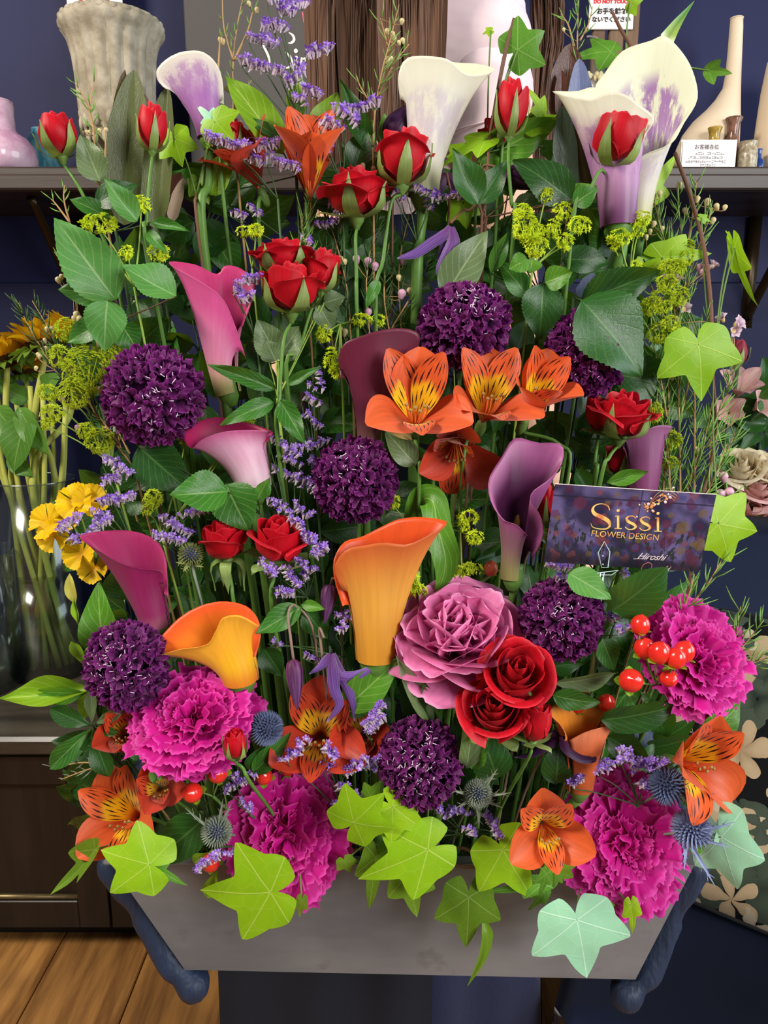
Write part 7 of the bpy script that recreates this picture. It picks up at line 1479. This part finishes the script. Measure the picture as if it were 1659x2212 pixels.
def sunflower(label, x, y, r, ax, k, path, leaves=(), n=20, dep=0):
    Y = vb.y+dep; c = PY(x, y, Y); s = SY(x, y, Y); a = D(*ax); foot = vb+V((math.cos(k*2.1)*vR*.55, math.sin(k*2.1)*vR*.55, .016)); t = thing('sunflower', label, 'sunflower', foot); Fm = fr(a).to_4x4(); q = random.Random(k)
    put('disc', lathe(MB(), [(.1, -.28), (.30, -.22), (.44, -.05), (.46, .04), (.38, .12), (.1, .15)], TRS(c, Fm.to_3x3(), r*s), 24), M_disc, t)
    for i in range(n*2):
        ll = r*s*q.uniform(.62, .78); obj('petal', SPm[i % 3], t, Matrix.Translation(c) @ Fm @ Matrix.Rotation(i*PI/n, 4, 'Z') @ Matrix.Translation((0, r*s*.40, 0)) @ Matrix.Rotation(q.uniform(.35, 1.0), 4, 'X') @ Matrix.Diagonal((ll*.42, ll, ll, 1)))
    for i in range(n):
        ll = r*s*q.uniform(.45, .6); obj('sepal', leafme('lan', i % 3, S_grn), t, Matrix.Translation(c-a*r*s*.12) @ Fm @ Matrix.Rotation(i*2*PI/n, 4, 'Z') @ Matrix.Translation((0, r*s*.34, 0)) @ Matrix.Rotation(q.uniform(-.7, -.2), 4, 'X') @ Matrix.Diagonal((ll*.5, ll, ll, 1)))
    lip = vb+V((math.cos(k*1.7)*vR*.5, math.sin(k*1.7)*vR*.5, vh)); put('stem', tube(MB(), [c-a*r*s*.25]+[PY(px_, py_, Y) for px_, py_ in path]+[lip, foot], [.0055, .0065, .006], 8, 5), M_sst, t)
    for (b_, tp, w) in leaves: leafAt(t, 'ov', PY(*b_, Y-.01), PY(*tp, Y-.03), w*s, 10, S_leaf, 0)
    return t
sunflower('sunflower turned sideways above the glass vase', 95, 742, 84, (-.15, .95, .1), 1, ((75, 900),), (((60, 890), (20, 1020), 90), ((40, 880), (100, 985), 60)), dep=-.03)
sunflower('sunflower cut off by the cabinet edge', 8, 775, 74, (-.3, .9, .2), 2, ((15, 900), (50, 1000)), (((-10, 880), (52, 960), 70), ((20, 980), (66, 1030), 50)), dep=-.02)
sunflower('sunflower half hidden behind lime lady\'s mantle', 172, 722, 72, (.2, .9, .2), 3, ((150, 900),), dep=.03)
sunflower('sunflower low behind the waxflower branches', 55, 800, 60, (-.1, .9, .2), 4, ((60, 920),), dep=.05)
q = random.Random(9)
for k in range(12):
    x = 40+k*13; lip = vb+V(((k/11-.5)*1.5*vR, math.sin(k*2.6)*vR*.45, vh)); foot = vb+V((-(k/11-.5)*1.1*vR, math.cos(k*1.9)*vR*.4, .016)); top = V((lip.x+(k/11-.5)*.04, lip.y, vh+zc+.16+.03*math.sin(k)))
    t = thing('cut_stem', 'pale green cut flower stem standing in the sunflower vase', 'stem', foot, 'cut stems in the sunflower vase'); put('stem', tube(MB(), [top, lip, (lip+foot)/2, foot], [.0048, .0056], 8, 4), M_sst, t)
    if k % 3 == 0: leafAt(t, 'ov', top, top+V((q.uniform(-.06, .06), -.03, .03)), .04, 0, S_leaf, 0)
b2, R2, h2, _ = vase('wide clear glass vase with a few stems at the cabinet end', -62, 1478, 108, 1196, .5)
for k in range(4):
    foot = b2+V((.02+.012*k, -.03+.01*k, .016)); t = thing('cut_stem', 'green stem with a small white bud in the wide glass vase', 'stem', foot, 'stems in the wide glass vase'); top = b2+V((.045-.03*k, -.02, h2*.72+.02*k))
    put('stem', tube(MB(), [top, foot], [.003], 6, 3), M_sst, t); put('bud', ball(MB(), top, (.012, .012, .009), 10, 6), pmat('white_bud', (220, 216, 190), .6), t)
# ================================================================ PINK FLOWERS IN A BUCKET BEHIND THE CHAIR
bx = V((PY(1650, 1000, 1.40).x, 1.40, 0)); M_zinc2 = pmat('bucket_zinc', (90, 94, 98), .4, .5, .15, 20, metal=.6)
bk = thing('flower_bucket', 'tall zinc flower bucket behind the navy armchair', 'bucket', bx)
put('body', lathe(MB(), [(.10, 0), (.105, .01), (.125, .66), (.13, .67), (.122, .67), (.1, .03)], Matrix.Translation(bx), 32), M_zinc2, bk); put('rim', tube(MB(), [bx+V((math.cos(a)*.128, math.sin(a)*.128, .67)) for a in [k*PI/20 for k in range(41)]], [.005], 6, 1), M_zinc2, bk)
def bfoot(k): return bx+V((math.cos(k*2.4)*.05, math.sin(k*2.4)*.05, .04))
PKr = petalmat('pale_pink_rose_petal', (252, 204, 194), (252, 226, 206), vein=.08, trans=.25, var=.15); CRr = petalmat('cream_petal', (250, 238, 200), (244, 228, 176), vein=.08, trans=.25, var=.15); PKl = petalmat('pink_cream_petal', (250, 206, 198), (254, 238, 204), vein=.15, trans=.3, var=.2, edge=(222, 130, 150)); PKb = petalmat('dusty_rose_petal', (170, 60, 76), (150, 50, 60), trans=.2)
def bstem(t, c, k): put('stem', tube(MB(), [c, c.lerp(bfoot(k), .3)+V((0, .03, 0)), bx+V((math.cos(k*2.4)*.06, math.sin(k*2.4)*.06, .64)), bfoot(k)], [.0035], 6, 5), M_stemd, t)
for k, (x, y, w, mt, lab, ax) in enumerate(((1638, 1050, 92, PKr, 'upper soft pink rose in the bucket', (-.1, .5, .9)), (1625, 1100, 96, PKr, 'lower soft pink rose in the bucket', (-.2, .2, 1)), (1600, 1008, 80, CRr, 'cream rose above the pink roses', (-.2, .6, .8)), (1655, 1012, 70, CRr, 'cream rose at the bucket edge behind green leaves', (.1, .6, .8)))):
    c = PY(x, y, 1.33); s = SY(x, y, 1.33); a = D(*ax); t = thing('rose', lab, 'rose', bfoot(k)); rosehead(t, c, a, w*s/2, w*s*.8, 'open', mt, k+5, 'out'); bstem(t, c-a*w*s*.4, k)
for k, (x, y, r, ax) in enumerate(((1596, 842, 80, (-.1, .6, .8)), (1640, 880, 70, (.3, .2, .9)), (1575, 890, 60, (-.4, .1, .9)))):
    c = PY(x, y, 1.34); s = SY(x, y, 1.34); a = D(*ax); t = thing('lily', ('pink tinged cream lily standing highest in the bucket', 'pink tinged cream lily facing sideways over dark leaves', 'pink tinged cream lily behind the waxflower needles')[k], 'lily', bfoot(k+5)); Fm = fr(a).to_4x4()
    me = tepal(.52, .3, 1.1, .6, .3).data('tepal', PKl)
    for i in range(6): obj('tepal', me, t, Matrix.Translation(c-a*r*s*.3) @ Fm @ Matrix.Rotation(i*PI/3, 4, 'Z') @ Matrix.Scale(r*s*(1 if i % 2 else .92), 4))
    bstem(t, c-a*r*s*.3, k+5)
c = PY(1594, 762, 1.34); s = SY(1594, 762, 1.34); t = thing('rosebud', 'dusty pink rosebud above the cream lilies', 'rose', bfoot(9)); rosehead(t, c, D(.1, 1, .1), 22*s, 56*s, 'bud', PKb, 3); bstem(t, c-UP*28*s, 9)
t = thing('leafy_branch', 'dark green leaves among the bucket flowers', 'leaves', bfoot(11)); q = random.Random(5); bstem(t, PY(1640, 950, 1.38), 11)
for k in range(34):
    a = q.uniform(0, 6.28); c = PY(1575+q.uniform(-20, 110), 880+q.uniform(-60, 240), q.uniform(1.33, 1.42)); leafAt(t, q.choice(('ov', 'rose')), c, c+V((math.cos(a)*.07, q.uniform(-.04, .01), math.sin(a)*.06)), .035, 0, q.choice((L_dark, L_rose, L_dark)))
